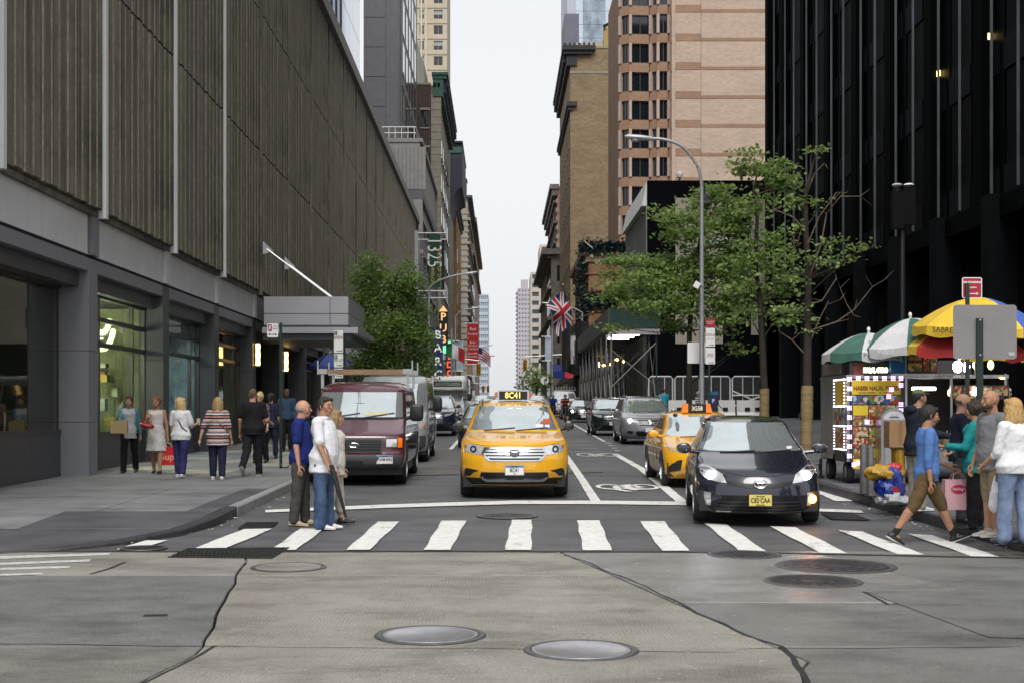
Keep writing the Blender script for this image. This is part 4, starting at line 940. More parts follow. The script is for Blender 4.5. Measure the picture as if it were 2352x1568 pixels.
t=thing('security_camera','small white dome camera above the black building roof','camera',(XX(1561,86),86,ZZ(410,86)));mb=MB();mb.lathe([(.001,0),(.16,.05),(.2,.2),(.2,.28),(.16,.4),(.001,.45)],14);mb.build('dome',white_pt,t,True);mb=MB();mb.box(-.05,.05,-.05,.05,-.25,0);mb.build('bracket',black,t)
t=thing('roof_floodlight','black floodlight on the black building roof near the tree top','floodlight',(XX(1704,86),86,ZZ(418,86)));mb=MB();mb.box(-.28,.28,-.15,.15,.35,.85);mb.build('lamp_head',black,t);mb=MB();mb.box(-.05,.05,-.05,.05,-.1,.36);mb.build('stem',black,t)
# ---- orange brick house with ivy
Yi,Xi=140,XX(1352,140);zi=ZZ(572,Yi)
ob=brick_mat('russet_brick',(.22,.105,.05),(.28,.14,.07),(.22,.14,.09),.4,.14)
iv=thing('russet_brick_house','low russet brick house with ivy along its parapet beyond the trees','building',(Xi,Yi,0))
mb=MB();mb.box(0,12,0,25,0,zi);mb.build('wall',ob,iv)
for k,y in enumerate((628,668,715)):mb=MB();mb.box(-.3,12,-.12,25,ZZ(y,Yi)-.1,ZZ(y,Yi));mb.build('string_course',ob,iv)
mb=MB();mb.box(-.7,12,-.4,25,zi-.6,zi);mb.box(-.35,12,-.2,25,zi-1.3,zi-.6);mb.build('cornice',M('pale_terracotta',(.3,.21,.15),.8,var=.2),iv)
ivy_m=M('blue_green_ivy',(.008,.028,.03),.7,var=.5,vs=8,c2=(.02,.055,.055))
def leafy(n,fn,s0,s1,rn):
 mb=MB()
 for i in range(n):
  p,sc_=fn(rn);s=rn.uniform(s0,s1)*sc_;a,b,c=rn.uniform(0,6.28),rn.uniform(-.9,.9),rn.uniform(-.9,.9)
  m_=Matrix.Rotation(a,3,'Z')@Matrix.Rotation(b,3,'X')@Matrix.Rotation(c,3,'Y')
  q=[(0,-1,0),(.62,-.25,.08),(.5,.45,.02),(0,1,-.1),(-.5,.45,.02),(-.62,-.25,.08)]
  mb.add([Vector(p)+m_@(Vector(v)*s)for v in q],[(0,1,2,3),(0,3,4,5)])
 return mb
rn=random.Random(3)
def ivyp(r):
 if r.random()<.55:return(r.uniform(-1.0,5),r.uniform(-.7,.1),zi+r.gauss(.1,.35)),1
 if r.random()<.5:return(r.gauss(-.6,.3),r.uniform(-.4,6),zi-r.uniform(-.4,8.5)),1
 return(r.uniform(-.4,3),r.uniform(-.5,0),ZZ(690,Yi)+r.gauss(0,.5)),1
tag(leafy(4200,ivyp,.1,.2,rn).build('ivy',ivy_m,iv),kind='stuff')
t=thing('flagpole','bare white flagpole sticking out from the ivy parapet','flagpole',(Xi+.5,Yi-.5,zi+.2));mb=MB();mb.tube([(0,0,-.3),(XX(1342,139)-Xi-.5,-1,.35)],.06,6);mb.build('pole',white_pt,t);mb=MB();mb.ball((XX(1342,139)-Xi-.5,-1,.35),.1,.1,.1,8,6);mb.build('finial',M('brass',(.6,.45,.15),.3,.9),t)
# ---- black steel tower
XT=14.0
tw=thing('black_tower','black office tower with closely spaced pale edged vertical fins filling the frame edge','building',(XT,24,0))
bt_m=M('black_tower_cladding',(.0022,.0026,.003),.8,var=.3,vs=.4,spec=.04);fin_m=M('fin_steel',(.085,.10,.115),.5,.2,var=.5,vs=1.5,st=(1,1,.2),spec=.3)
tg=M('tower_dark_pane',(.002,.0025,.003),.5,var=.4,vs=.3,spec=.03);spm=M('tower_spandrel',(.0045,.0055,.007),.6,var=.2,spec=.08)
yE=73.4;zf0=7.95
mb=MB();mb.box(.8,30,0,yE-24,7.3,62);mb.box(5,30,0,yE-24,0,7.3);mb.build('core',bt_m,tw)
mb=MB();mb.box(.0,.82,0,yE-24,7.3,7.9);mb.build('soffit_beam',bt_m,tw)
fm_=MB();fm_.box(.38,.45,-.025,.025,0,54);finme=fm_.mesh('fin',fin_m)
bm_=MB();bm_.box(.1,.6,0,.7,0,54);bandme=bm_.mesh('pier',bt_m)
sp_=MB();sp_.box(0,.12,0,1.9,0,.9);spme=sp_.mesh('spandrel',spm)
pn_=MB();pn_.box(0,.05,0,1.9,0,2.6);pnme=pn_.mesh('pane',tg)
y=yE-.15;i=0
while y>26:
 d=2.05 if i%2==0 else 2.75
 link('fin',finme,tw,(-.45,y-24,zf0))
 if i%2:link('pier',bandme,tw,(-.05,y-24-d*.5-.28,zf0))
 for k in range(9):
  if y<40 and k>6:continue
  o=link('spandrel',spme,tw,(.3,y-d/2-.95-24,zf0+k*3.6));
 w_=MB();w_.box(.36,.42,y-d+.1-24,y-.1-24,zf0,zf0+52);w_.build('window_strip',tg,tw)
 if i%2==0:mb=MB();mb.box(-.3,.5,y-.55-24,y+.1-24,0,7.95);mb.build('column',fin_m if False else M('column_cladding',(.0045,.0055,.007),.7,var=.2,spec=.06),tw)
 y-=d;i+=1
for(px,py,pw)in((2241,92,17),(2129,175,12)):
 Yl=XT*FOC/(px-VX);mb=MB();mb.box(.25,.33,Yl-.35-24,Yl+.35-24,ZZ(py,Yl)-.08,ZZ(py,Yl)+.1);mb.build('office_light',M('office_light',(1,.8,.3),.5,em=(1,.72,.22),es=4),tw)
mb=MB();mb.box(2.2,30,yE-24.0,yE-23.6,0,7.3);mb.build('lobby_wall',bt_m,tw)
mb=MB();mb.box(-.08,.8,yE-24.7,yE-24.02,7.3,62);mb.box(-.08,.8,yE-24.7,yE-24.02,0,7.29);mb.build('end_pier',bt_m,tw)
t=simple_tower('dark_lobby_wall','dark recessed lobby wall under the black tower',XT+3,XT+16,24,73,-.2,7.25,M('lobby_dark',(.003,.0035,.004),.4,spec=.1))
t['category']='wall'
# ================================================================ vehicles (all face the camera: front at local y = 0, x to the right, z up)
def paint_mat(name,c,metal=0.0,rough=.28):return M(name,c,rough,metal,var=.03,vs=30,coat=1.0)
taxi_y=paint_mat('taxi_yellow_paint',(.72,.36,.012));grey_p=paint_mat('dark_blue_grey_paint',(.022,.023,.036),.35,.22);maroon=paint_mat('maroon_paint',(.085,.012,.026),.1,.35)
silver=paint_mat('silver_paint',(.38,.39,.41),.5,.35);white_c=paint_mat('white_car_paint',(.62,.62,.61));blackp=paint_mat('black_car_paint',(.01,.01,.012));navy=paint_mat('navy_paint',(.015,.018,.04),.2)
dgreen=paint_mat('dark_green_paint',(.012,.025,.025),.3);lilac=paint_mat('silver_lilac_paint',(.30,.30,.34),.5,.32)
wind=M('windscreen_glass',(.66,.72,.73),.03,.8,var=.12,vs=1.2);sideg=M('side_window_glass',(.03,.035,.04),.04,.25,var=.2,vs=2,spec=.9)
lens=M('headlamp_lens',(.55,.56,.58),.08,.55,var=.5,vs=14,c2=(.85,.85,.87));lens_d=M('headlamp_inner',(.03,.03,.04),.1,.4)
lit=M('lit_headlamp',(1,1,1),.3,em=(.95,.92,1),es=16,var=0);lit_o=M('lit_indicator',(1,.5,.1),.3,em=(1,.30,.03),es=16,var=0);amber=M('amber_lens',(.45,.12,.01),.2,var=.1)
bmp=M('grey_bumper_plastic',(.045,.045,.05),.5,var=.1);dark_g=M('grille_black',(.006,.006,.008),.4,var=.1);seam_m=M('panel_gap',(.008,.008,.008),.7,var=0)
plate_w=M('plate_white',(.7,.7,.68),.4,var=.05);plate_y=M('plate_yellow',(.62,.52,.14),.4,var=.1);navy_txt=M('plate_navy',(.01,.015,.05),.5,var=0);blk_txt=M('black_lettering',(.01,.01,.01),.6,var=0)
UF=[0,.14,.28,.42,.55,.66,.75,.82,.875,.915,.945,.967,.984,.995,1.0]
VS=[i/18 for i in range(1,18)]
class Car:
 def __init__(s,name,label,prof,paint,loc,rz=0,cat='car',group='vehicles in the street',sub=4,glass=None,side=None,rear_glass=True,umax=.9):
  s.t=thing(name,label,cat,loc,rz,group);s.t.rotation_euler=(math.atan(SLOPE),0,rz)
  s.paint=paint;P_=[tuple(p)for p in prof];L=[]
  # rows: (z, f, r, W, c, D, n)
  for i in range(len(P_)-1):
   p0,p1,p2,p3=P_[max(0,i-1)],P_[i],P_[i+1],P_[min(len(P_)-1,i+2)]
   for k in range(sub):
    t=k/sub;row=[]
    for j in range(7):
     m1,m2=(p2[j]-p0[j])*.32,(p3[j]-p1[j])*.32;d=p2[j]-p1[j]
     if d==0:m1=m2=0
     else:
      m1=0 if m1*d<0 else math.copysign(min(abs(m1),abs(d)*1.6),d);m2=0 if m2*d<0 else math.copysign(min(abs(m2),abs(d)*1.6),d)
     row.append((2*t**3-3*t**2+1)*p1[j]+(t**3-2*t**2+t)*m1+(-2*t**3+3*t**2)*p2[j]+(t**3-t**2)*m2)
    L.append(row)
  L.append(list(P_[-1]));s.L=L;s.len=max(p[2]for p in P_)
  for row in L:
   q=max(.05,(row[2]-row[1])/2);k=min(1,q*.8/(row[4]+row[5]));row[4]*=k;row[5]*=k
  s.umax=umax;s.body(glass,side,rear_glass)
 def edge(s,row,u):return row[4]*u*u+row[5]*(1-max(0,1-abs(u)**row[6])**(1/row[6]))
 def row_at(s,z):
  L=s.L
  if z<=L[0][0]:return L[0]
  for a,b in zip(L,L[1:]):
   if a[0]<=z<=b[0]and b[0]>a[0]:t=(z-a[0])/(b[0]-a[0]);return[x+(y-x)*t for x,y in zip(a,b)]
  return L[-1]
 def F(s,x,z):r=s.row_at(z);return r[1]+s.edge(r,min(1,abs(x)/r[3]))
 def S(s,y,z):
  r=s.row_at(z)
  if y>=r[1]+r[4]+r[5]:return r[3]
  lo,hi=0,1
  for _ in range(20):
   m=(lo+hi)/2
   if r[1]+s.edge(r,m)<y:lo=m
   else:hi=m
  return r[3]*lo
 def body(s,glass,side,rear_glass):
  us=[-u for u in UF[:0:-1]]+UF;nu=len(us);rings=[]
  for r in s.L:
   z,f,rr,W=r[:4];ring=[(W*u,f+s.edge(r,u),z)for u in us]
   a,b=f+r[4]+r[5],rr-(r[4]+r[5])*.6
   ring+=[(W,a+(b-a)*v,z)for v in VS];ring+=[(W*u,rr-s.edge(r,u)*.6,z)for u in us[::-1]];ring+=[(-W,b+(a-b)*v,z)for v in VS]
   rings.append(ring)
  n=len(rings[0]);nv=len(VS);V=[p for r in rings for p in r];parts={'body':[],'windscreen':[],'rear_window':[],'side_window':[],'side_window2':[]}
  for i in range(len(rings)-1):
   zc=(s.L[i][0]+s.L[i+1][0])/2
   for j in range(n):
    f=(i*n+j,i*n+(j+1)%n,(i+1)*n+(j+1)%n,(i+1)*n+j);key='body'
    if glass and glass[0]<zc<glass[1]:
     if j<nu-1 and abs(us[j]+us[j+1])/2<s.umax:key='windscreen'
     elif side and nu-1<=j<nu+nv:
      v=(j-nu+1.5)/(nv+1)
      if any(a<v<b for a,b in side)and zc<glass[1]-.04:key='side_window'
     elif rear_glass and nu+nv<=j<2*nu+nv-1 and abs(us[::-1][j-nu-nv]+us[::-1][j-nu-nv+1])/2<.85:key='rear_window'
     elif side and j>=2*nu+nv-1:
      v=1-(j-(2*nu+nv-1)+.5)/(nv+1)
      if any(a<v<b for a,b in side)and zc<glass[1]-.04:key='side_window2'
    parts[key].append(f)
  parts['body'].append(tuple((len(rings)-1)*n+j for j in range(n)));parts['body'].append(tuple(range(n-1,-1,-1)))
  s.glassobj={}
  for key,fs in parts.items():
   if not fs:continue
   used=sorted(set(i for f in fs for i in f));mp={v:k for k,v in enumerate(used)};mb=MB();mb.add([V[i]for i in used],[tuple(mp[i]for i in f)for f in fs])
   nm='side_window' if key=='side_window2' else key
   o=mb.build(nm,s.paint if key=='body' else(wind if key=='windscreen' else sideg),s.t,True,34);s.glassobj[key]=o
 def _conform(s,poly,fn,step):
  bm=bmesh.new();vs=[bm.verts.new((a,0,b))for a,b in poly];bm.faces.new(vs)
  a0,a1,b0,b1=min(p[0]for p in poly),max(p[0]for p in poly),min(p[1]for p in poly),max(p[1]for p in poly)
  for ax,lo,hi in((0,a0,a1),(2,b0,b1)):
   k=int((hi-lo)/step)
   for i in range(1,k+1):
    co=[0,0,0];co[ax]=lo+(hi-lo)*i/(k+1);no=[0,0,0];no[ax]=1
    bmesh.ops.bisect_plane(bm,geom=bm.verts[:]+bm.edges[:]+bm.faces[:],plane_co=co,plane_no=no)
  return bm
 def front(s,name,poly,mat,off=.006,parent=None,step=.06,skirt=.02,both=False):
  """a piece of trim laid on the nose: polygon in (x, z)"""
  o=None
  for sg in((1,-1)if both else(1,)):
   bm=s._conform([(x*sg,z)for x,z in poly],None,step)
   ed=[e for e in bm.edges if e.is_boundary];r=bmesh.ops.extrude_edge_only(bm,edges=ed);nv=set(v for v in r['geom']if isinstance(v,bmesh.types.BMVert))
   for v in bm.verts:v.co.y=s.F(v.co.x,v.co.z)-off+(skirt if v in nv else 0)
   bmesh.ops.recalc_face_normals(bm,faces=bm.faces)
   me=bpy.data.meshes.new(name);bm.to_mesh(me);bm.free();me.materials.append(mat);me.polygons.foreach_set('use_smooth',[True]*len(me.polygons));me.set_sharp_from_angle(angle=R(40));o=link(name,me,parent or s.t)
  return o
 def side(s,name,poly,mat,off=.005,sg=(-1,1),skirt=.02,step=.12,parent=None):
  for g in sg:
   bm=s._conform(poly,None,step);ed=[e for e in bm.edges if e.is_boundary];r=bmesh.ops.extrude_edge_only(bm,edges=ed);nv=set(v for v in r['geom']if isinstance(v,bmesh.types.BMVert))
   for v in bm.verts:y,z=v.co.x,v.co.z;v.co=(g*(s.S(y,z)+off-(skirt if v in nv else 0)),y,z)
   bmesh.ops.recalc_face_normals(bm,faces=bm.faces)
   me=bpy.data.meshes.new(name);bm.to_mesh(me);bm.free();me.materials.append(mat);o=link(name,me,parent or s.t)
  return o
 def seam(s,y,z0,z1,w=.012,dx=0):s.side('door_gap',[(y,z0),(y+w,z0),(y+w+dx,z1),(y+dx,z1)],seam_m,.002,step=.1,skirt=.003)
 def wheels(s,ys,r,wd,x,rimm,spokes=5,hub=None):
  me=MB();h=wd/2;me.lathe([(r*.6,-h*.8),(r*.72,-h),(r*.9,-h),(r*.975,-h*.8),(r,-h*.45),(r*.985,-h*.4),(r,-h*.3),(r,h*.3),(r*.985,h*.4),(r,h*.45),(r*.975,h*.8),(r*.9,h),(r*.72,h),(r*.6,h*.8)],30,'x');tm=me.mesh('wheel',rubber,True,50)
  rm={}
  for sg in(-1,1):
   q=MB();q.lathe([(r*.66,sg*h*.96),(r*.62,sg*h*.8),(r*.58,sg*h*.5),(.001,sg*h*.45)],24,'x',mi=1)
   for k in range(spokes):
    a=2*math.pi*k/spokes;rot=Matrix.Rotation(a,3,'X');q.box(min(sg*h*.5,sg*h*.86),max(sg*h*.5,sg*h*.86),-r*.08,r*.08,r*.1,r*.62,0,rot)
   q.lathe([(r*.18,sg*h*.5),(r*.18,sg*h*.9),(.001,sg*h*.93)],14,'x');q.lathe([(r*.66,sg*h*.98),(r*.62,sg*h*.99),(r*.6,sg*h*.7)],24,'x')
   rm[sg]=q.mesh('rim',[rimm,dark_g],True,40)
  for y in ys:
   arc=[(y+r*1.16*math.cos(a),r+r*1.16*math.sin(a))for a in[math.pi*k/14 for k in range(15)]]
   arc=[(a,max(s.L[0][0]+.005,z))for a,z in arc]
   s.side('wheel_arch',arc,black,.004,step=.1,skirt=.03)
   for sg in(-1,1):w_=link('wheel',tm,s.t,(sg*(x-h+.012),y,r));link('rim',rm[sg],w_)
  mb=MB();mb.box(-x+.05,x-.05,ys[0]-.55,ys[-1]+.6,.2,s.L[0][0]+.3);mb.build('underbody',black,s.t)
 def mirror(s,x,y,z,w,h,mat,d=.14):
  for sg in(-1,1):
   mb=MB();c=Vector((sg*x,y,z));vs=[]
   if h>.3:
    def rq(k,yy):return[c+Vector((a*k,yy,b*k))for a,b in[(w/2*math.copysign(abs(math.cos(t))**.45,math.cos(t)),h/2*math.copysign(abs(math.sin(t))**.45,math.sin(t)))for t in[2*math.pi*(q+.5)/20 for q in range(20)]]]
    rs=[rq(.7,-d*.5),rq(.92,-d*.42),rq(1,-d*.15),rq(1,d*.4)];mb.add([p for r in rs for p in r],[(i*20+j,i*20+(j+1)%20,(i+1)*20+(j+1)%20,(i+1)*20+j)for i in range(3)for j in range(20)]+[tuple(range(20)),tuple(range(60,80))[::-1]])
    mb.tube([c+Vector((-sg*w*.4,0,-h*.25)),Vector((sg*(s.S(y,z-h*.4)-.02),y+.02,z-h*.35))],.04,8);mb.build('wing_mirror',mat,s.t,True);continue
   mb.tube([c+Vector((0,-d*.5,0)),c+Vector((0,-d*.42,0)),c+Vector((0,-d*.1,0)),c+Vector((0,d*.45,0)),c+Vector((0,d*.5,0))],0,14,0,True,[(w*.28,h*.28),(w*.42,h*.42),(w*.5,h*.5),(w*.52,h*.52),(w*.48,h*.48)],up=(0,0,1))
   mb.tube([c+Vector((-sg*w*.4,0,-h*.25)),Vector((sg*(s.S(y,z-h*.4)-.02),y+.02,z-h*.35))],.03,8)
   mb.build('wing_mirror',mat,s.t,True)
 def wipers(s,z,w,top=.1):
  for(x0,x1)in((-w*.75,.02),(w*.05,w*.85)):
   mb=MB();mb.tube([(x0+(x1-x0)*k/6,s.F(x0+(x1-x0)*k/6,z+top*k/6)-.018,z+top*k/6)for k in range(7)],.011,6);mb.build('wiper',black,s.t)
 def plate(s,z,txt,mat,tm,w=.31,h=.155,x=0,small=(),size=.075,band=None):
  y=s.F(x,z)-.03;p=MB();p.box(-w/2,w/2,0,.012,-h/2,h/2);po=p.build('number_plate',mat,s.t,loc=(x,y,z))
  f=MB();f.box(-w/2-.012,w/2+.012,.004,.022,-h/2-.012,h/2+.012);f.build('plate_frame',blk_txt if mat!=plate_w else chrome,po)
  if band:b=MB();b.box(-w/2,w/2,-.002,0,h/2-.035,h/2);b.build('plate_band',band,po)
  if txt:text(txt,size*1.35,tm,po,(0,-.004,-.005),sx=.72,bold=.001)
  for(tt,sz,zz,mm)in small:text(tt,sz,mm,po,(0,-.005,zz),sx=.8)
  return po
 def emblem(s,z,r,kind='ovals',x=0,m=None):
  y=s.F(x,z)-.03;q=MB()
  def oval(rx,rz,cz=0,t=.09):
   q.tube([(rx*math.cos(a),0,cz+rz*math.sin(a))for a in[2*math.pi*k/24 for k in range(25)]],r*t,6,cap=False)
  if kind=='ovals':oval(r,r*.7,t=.12);oval(r*.34,r*.6,.02*r,.1);oval(r*.82,r*.27,r*.34,.09)
  elif kind=='oval':oval(r,r*.42,t=.06);q.prism([(r*.97*math.cos(a),r*.4*math.sin(a))for a in[2*math.pi*k/24 for k in range(24)]],-.003,.02,'xz',1);q.tube([(-r*.6,-.008,-r*.08),(-r*.3,-.008,r*.15),(-r*.1,-.008,-r*.1),(r*.2,-.008,r*.08),(r*.6,-.008,-r*.05)],r*.05,5)
  elif kind=='cross':q.box(-r,r,-.02,.01,-r*.3,r*.3);q.box(-r*.35,r*.35,-.025,.01,-r*.55,r*.55)
  return q.build('emblem',[m or chrome,navy_txt],s.t,True,loc=(x,y,z))
 def lamp_glow(s,x,z,r,m,off=.02):
  y=s.F(x,z)-off;mb=MB();mb.lathe([(r*.3,-.03),(r*.85,-.022),(r,0),(r*.9,.03)],16,'y');mb.add([(r*.3*math.cos(a),-.03,r*.3*math.sin(a))for a in[2*math.pi*k/16 for k in range(16)]],[tuple(range(16))]);return mb.build('lit_lamp',m,s.t,True,loc=(x,y,z))
  # common profiles: rows (z, front y, rear y, half width, bow, corner, squareness)
def suv_prof(L=4.79,W=.955,H=1.72,nose=1.0,hood=1.02,cowl=1.15):
 return[(.24,.16,L-.1,W-.09,.2,.42,3),(.33,.07,L-.05,W-.04,.2,.45,3),(.5,.0,L,W-.012,.2,.48,3.2),(.7,.01,L,W,.2,.5,3.2),(.84,.055,L,W,.2,.5,3),(hood-.06,.14,L-.02,W-.008,.2,.5,3),
 (hood,.28,L-.02,W-.025,.2,.5,3),(hood+(cowl-hood)*.5,.66,L-.03,W-.05,.2,.48,3.4),(cowl,1.14,L-.04,W-.075,.2,.42,4),(cowl+.04,1.21,L-.05,W-.09,.2,.4,4),(cowl+.2,1.52,L-.12,W-.15,.2,.36,4.5),(H-.22,1.9,L-.25,W-.215,.2,.34,4.5),(H-.11,2.14,L-.33,W-.26,.2,.34,4),
 (H-.05,2.42,L-.45,W-.33,.2,.5,3),(H-.015,2.75,L-.7,W-.46,.2,.5,3),(H,3.1,L-1.1,W-.65,.2,.5,3)]
def sedan_prof(L=4.8,W=.91,H=1.46,hood=.82,cowl=.96):
 return[(.18,.16,L-.1,W-.09,.22,.4,3),(.27,.06,L-.04,W-.03,.24,.42,3),(.42,.0,L,W-.01,.26,.45,3),(.58,.03,L,W,.28,.48,3),(hood-.1,.1,L,W,.3,.5,3),(hood-.02,.2,L-.02,W-.015,.3,.5,3),
 (hood+.03,.42,L-.04,W-.04,.3,.48,3.2),(hood+(cowl-hood)*.6,.75,L-.08,W-.06,.26,.45,3.6),(cowl,1.08,L-.2,W-.08,.24,.42,4),(cowl+.035,1.16,L-.55,W-.10,.24,.4,4.2),(cowl+.16,1.5,L-.85,W-.17,.24,.36,4.5),(H-.17,1.9,L-1.12,W-.24,.22,.34,4.5),(H-.08,2.12,L-1.3,W-.29,.2,.34,4),
 (H-.035,2.35,L-1.5,W-.37,.2,.4,3),(H-.01,2.6,L-1.75,W-.5,.2,.4,3),(H,2.8,L-2.0,W-.65,.2,.4,3)]
SW=[(.05,.36),(.40,.66),(.70,.93)]
# ---- yellow taxi at the stop line
def taxi_suv():
 c=Car('yellow_taxi','yellow taxi SUV with roof number 8C41 head on at the stop line',suv_prof(),taxi_y,(.24,24.15,gz(24.15)+.004),cat='taxi',glass=(1.18,1.615),side=SW,group='yellow taxis')
 c.front('lower_grille',[(-.58,.47),(.58,.47),(.6,.40),(.5,.32),(-.5,.32),(-.6,.40)],dark_g,.01)
 c.front('bumper_lip',[(-.86,.37),(.86,.37),(.84,.25),(-.84,.25)],black,.004)
 for z in(.315,.30):c.front('chrome_strip',[(-.58,z+.05),(-.5,z),(.5,z),(.58,z+.05),(.57,z+.075),(.49,z+.028),(-.49,z+.028),(-.57,z+.075)],chrome,.03 if z==.315 else.02)
 c.front('fog_pocket',[(.62,.5),(.84,.54),(.88,.5),(.87,.40),(.78,.40),(.72,.46)],black,.006,both=True)
 c.front('headlight',[(.5,.91),(.62,.935),(.8,.965),(.885,.98),(.89,.90),(.86,.83),(.74,.79),(.58,.77)],lens,.008,both=True)
 for sg in(-1,1):
  c.front('headlamp_projector',[(sg*.72+.06*math.cos(a),.868+.06*math.sin(a))for a in[2*math.pi*k/16 for k in range(16)]],lens_d,.014);c.front('headlamp_bulb',[(sg*.72+.03*math.cos(a),.868+.03*math.sin(a))for a in[2*math.pi*k/12 for k in range(12)]],lens,.02);c.front('side_marker',[(sg*.83,.93),(sg*.875,.945),(sg*.878,.885),(sg*.84,.875)],amber,.012)
 c.front('grille',[(-.53,.905),(.53,.905),(.58,.79),(.45,.665),(-.45,.665),(-.58,.79)],chrome,.012)
 c.front('grille_opening',[(-.49,.875),(.49,.875),(.535,.79),(.425,.69),(-.425,.69),(-.535,.79)],dark_g,.018)
 for z,w_ in((.845,.51),(.79,.535),(.735,.47)):c.front('grille_bar',[(-w_,z+.016),(w_,z+.016),(w_,z-.016),(-w_,z-.016)],chrome,.032)
 c.front('emblem_disc',[(.095*math.cos(a),.82+.085*math.sin(a))for a in[2*math.pi*k/20 for k in range(20)]],dark_g,.036);c.emblem(.82,.088)
 c.front('bonnet_gap',[(-.86,.968),(-.5,.925),(.5,.925),(.86,.968),(.86,.975),(.5,.932),(-.5,.932),(-.86,.975)],seam_m,.002,skirt=.004)
 c.plate(.515,'8C41',plate_w,navy_txt,small=(('NEW YORK',.032,.058,navy_txt),('TAXI',.024,-.066,navy_txt)),band=M('plate_blue_band',(.12,.2,.36),.4))
 c.front('dealer_badge',[(-.40,1.055),(-.30,1.055),(-.30,1.07),(-.4,1.07)],chrome,.003)
 c.wheels((.95,3.74),.365,.235,.945,steel);c.mirror(1.02,1.62,1.24,.2,.19,blackp);c.wipers(1.17,.72,.05)
 c.front('licence_sticker',[(.40,1.22),(.54,1.225),(.54,1.28),(.40,1.275)],plate_w,.004);c.front('licence_sticker',[(.57,1.22),(.66,1.222),(.66,1.27),(.57,1.268)],plate_w,.004);c.front('licence_sticker',[(.5,1.285),(.68,1.285),(.68,1.37),(.55,1.375)],M('orange_permit',(.45,.08,.03),.6),.004)
 for x in(-.11,.05):c.front('sun_visor_sticker',[(x,1.545),(x+.1,1.545),(x+.1,1.575),(x,1.575)],plate_w,.004)
 for sg in(-1,1):mb=MB();mb.tube([(sg*.62,2.15,1.66),(sg*.60,2.4,1.71),(sg*.60,3.9,1.715)],.022,6);mb.build('roof_rail',steel,c.t)
 y=2.55;rs=MB();rs.box(-.28,.28,y,y+.16,1.715,1.88);ro=rs.build('roof_sign',black,c.t)
 mb=MB();mb.box(-.3,.3,y-.01,y+.18,1.88,1.905);mb.box(-.3,-.27,y-.006,y+.17,1.71,1.88);mb.box(.27,.3,y-.006,y+.17,1.71,1.88);mb.box(-.27,.27,y-.006,y+.17,1.705,1.72);mb.build('sign_frame',chrome,ro)
 mb=MB();mb.box(-.36,-.3,y+.02,y+.12,1.77,1.85);mb.box(.3,.36,y+.02,y+.12,1.77,1.85);mb.build('sign_lamp',M('orange_sign_lamp',(.5,.16,.04),.3),ro)
 text('8C41',.16,M('sign_digits',(.75,.6,.15),.5,em=(.8,.65,.2),es=.5,var=0),ro,(0,y-.008,1.80),bold=.004,sx=.9)
 mb=MB();mb.tube([(.62,2.3,1.70),(.62,2.32,2.45)],.008,5);mb.ball((.62,2.31,2.1),.025,.025,.025,8,6);mb.build('aerial',black,c.t)
taxi_suv()
# ---- dark hatchback turning out in front
def hatch():
 p=sedan_prof(4.46,.875,1.48,.80,.98);p=[list(r)for r in p]
 for r in p:
  if r[0]>=.95:r[2]=4.46-(r[0]-.95)*1.0
 c=Car('dark_hatchback','dark blue grey hatchback with lit headlights and orange indicator at the crosswalk',p,grey_p,(3.56,19.1,gz(19.1)+.004),R(-5.5),glass=(1.0,1.40),side=SW,group='cars in the bike lane side')
 c.front('lower_grille',[(-.5,.43),(.5,.43),(.62,.20),(-.62,.20)],dark_g,.008)
 for z in(.24,.29,.34):c.front('grille_slat',[(-.55,z),(.55,z),(.55,z+.012),(-.55,z+.012)],bmp,.016)
 c.front('chrome_strip',[(-.63,.215),(-.58,.19),(.58,.19),(.63,.215),(.58,.205),(-.58,.205)],chrome,.02)
 c.front('bumper_lip',[(-.8,.235),(-.66,.19),(.66,.19),(.8,.235),(.76,.175),(-.76,.175)],black,.003)
 for pl in([(-.2,.60),(.2,.60),(.18,.53),(-.18,.53)],[(.2,.60),(.46,.635),(.44,.58),(.18,.53)],[(-.2,.60),(-.18,.53),(-.44,.58),(-.46,.635)]):c.front('upper_grille',pl,dark_g,.004,skirt=.006)
 c.front('headlight',[(.45,.60),(.58,.615),(.74,.66),(.79,.72),(.80,.815),(.73,.83),(.62,.79),(.50,.72)],lens,.008,both=True)
 for sg in(-1,1):c.lamp_glow(sg*.66,.70,.062,lit,.03)
 c.front('fog_lamp',[(.66,.46),(.76,.47),(.77,.36),(.73,.28),(.66,.28)],lens,.007,both=True);c.lamp_glow(.735,.375,.06,lit_o,.02)
 c.front('bonnet_gap',[(-.62,.81),(-.45,.735),(-.2,.695),(.2,.695),(.45,.735),(.62,.81),(.62,.817),(.45,.742),(.2,.702),(-.2,.702),(-.45,.742),(-.62,.817)],seam_m,.002,skirt=.004)
 c.emblem(.60,.085)
 c.plate(.375,'C82\u00b7CAA',plate_y,blk_txt,.305,.155,small=(('New Jersey',.03,.055,blk_txt),('Garden State',.028,-.062,blk_txt)),size=.068)
 mb=MB();c.wheels((.88,3.58),.315,.205,.865,steel);c.mirror(.99,1.42,1.03,.22,.16,grey_p);c.wipers(.985,.64,.03)
 c.front('window_sticker',[(.5,1.03),(.58,1.035),(.58,1.07),(.5,1.065)],plate_w,.004)
 c.seam(1.2,.35,.9);c.seam(2.3,.35,.9)
hatch()
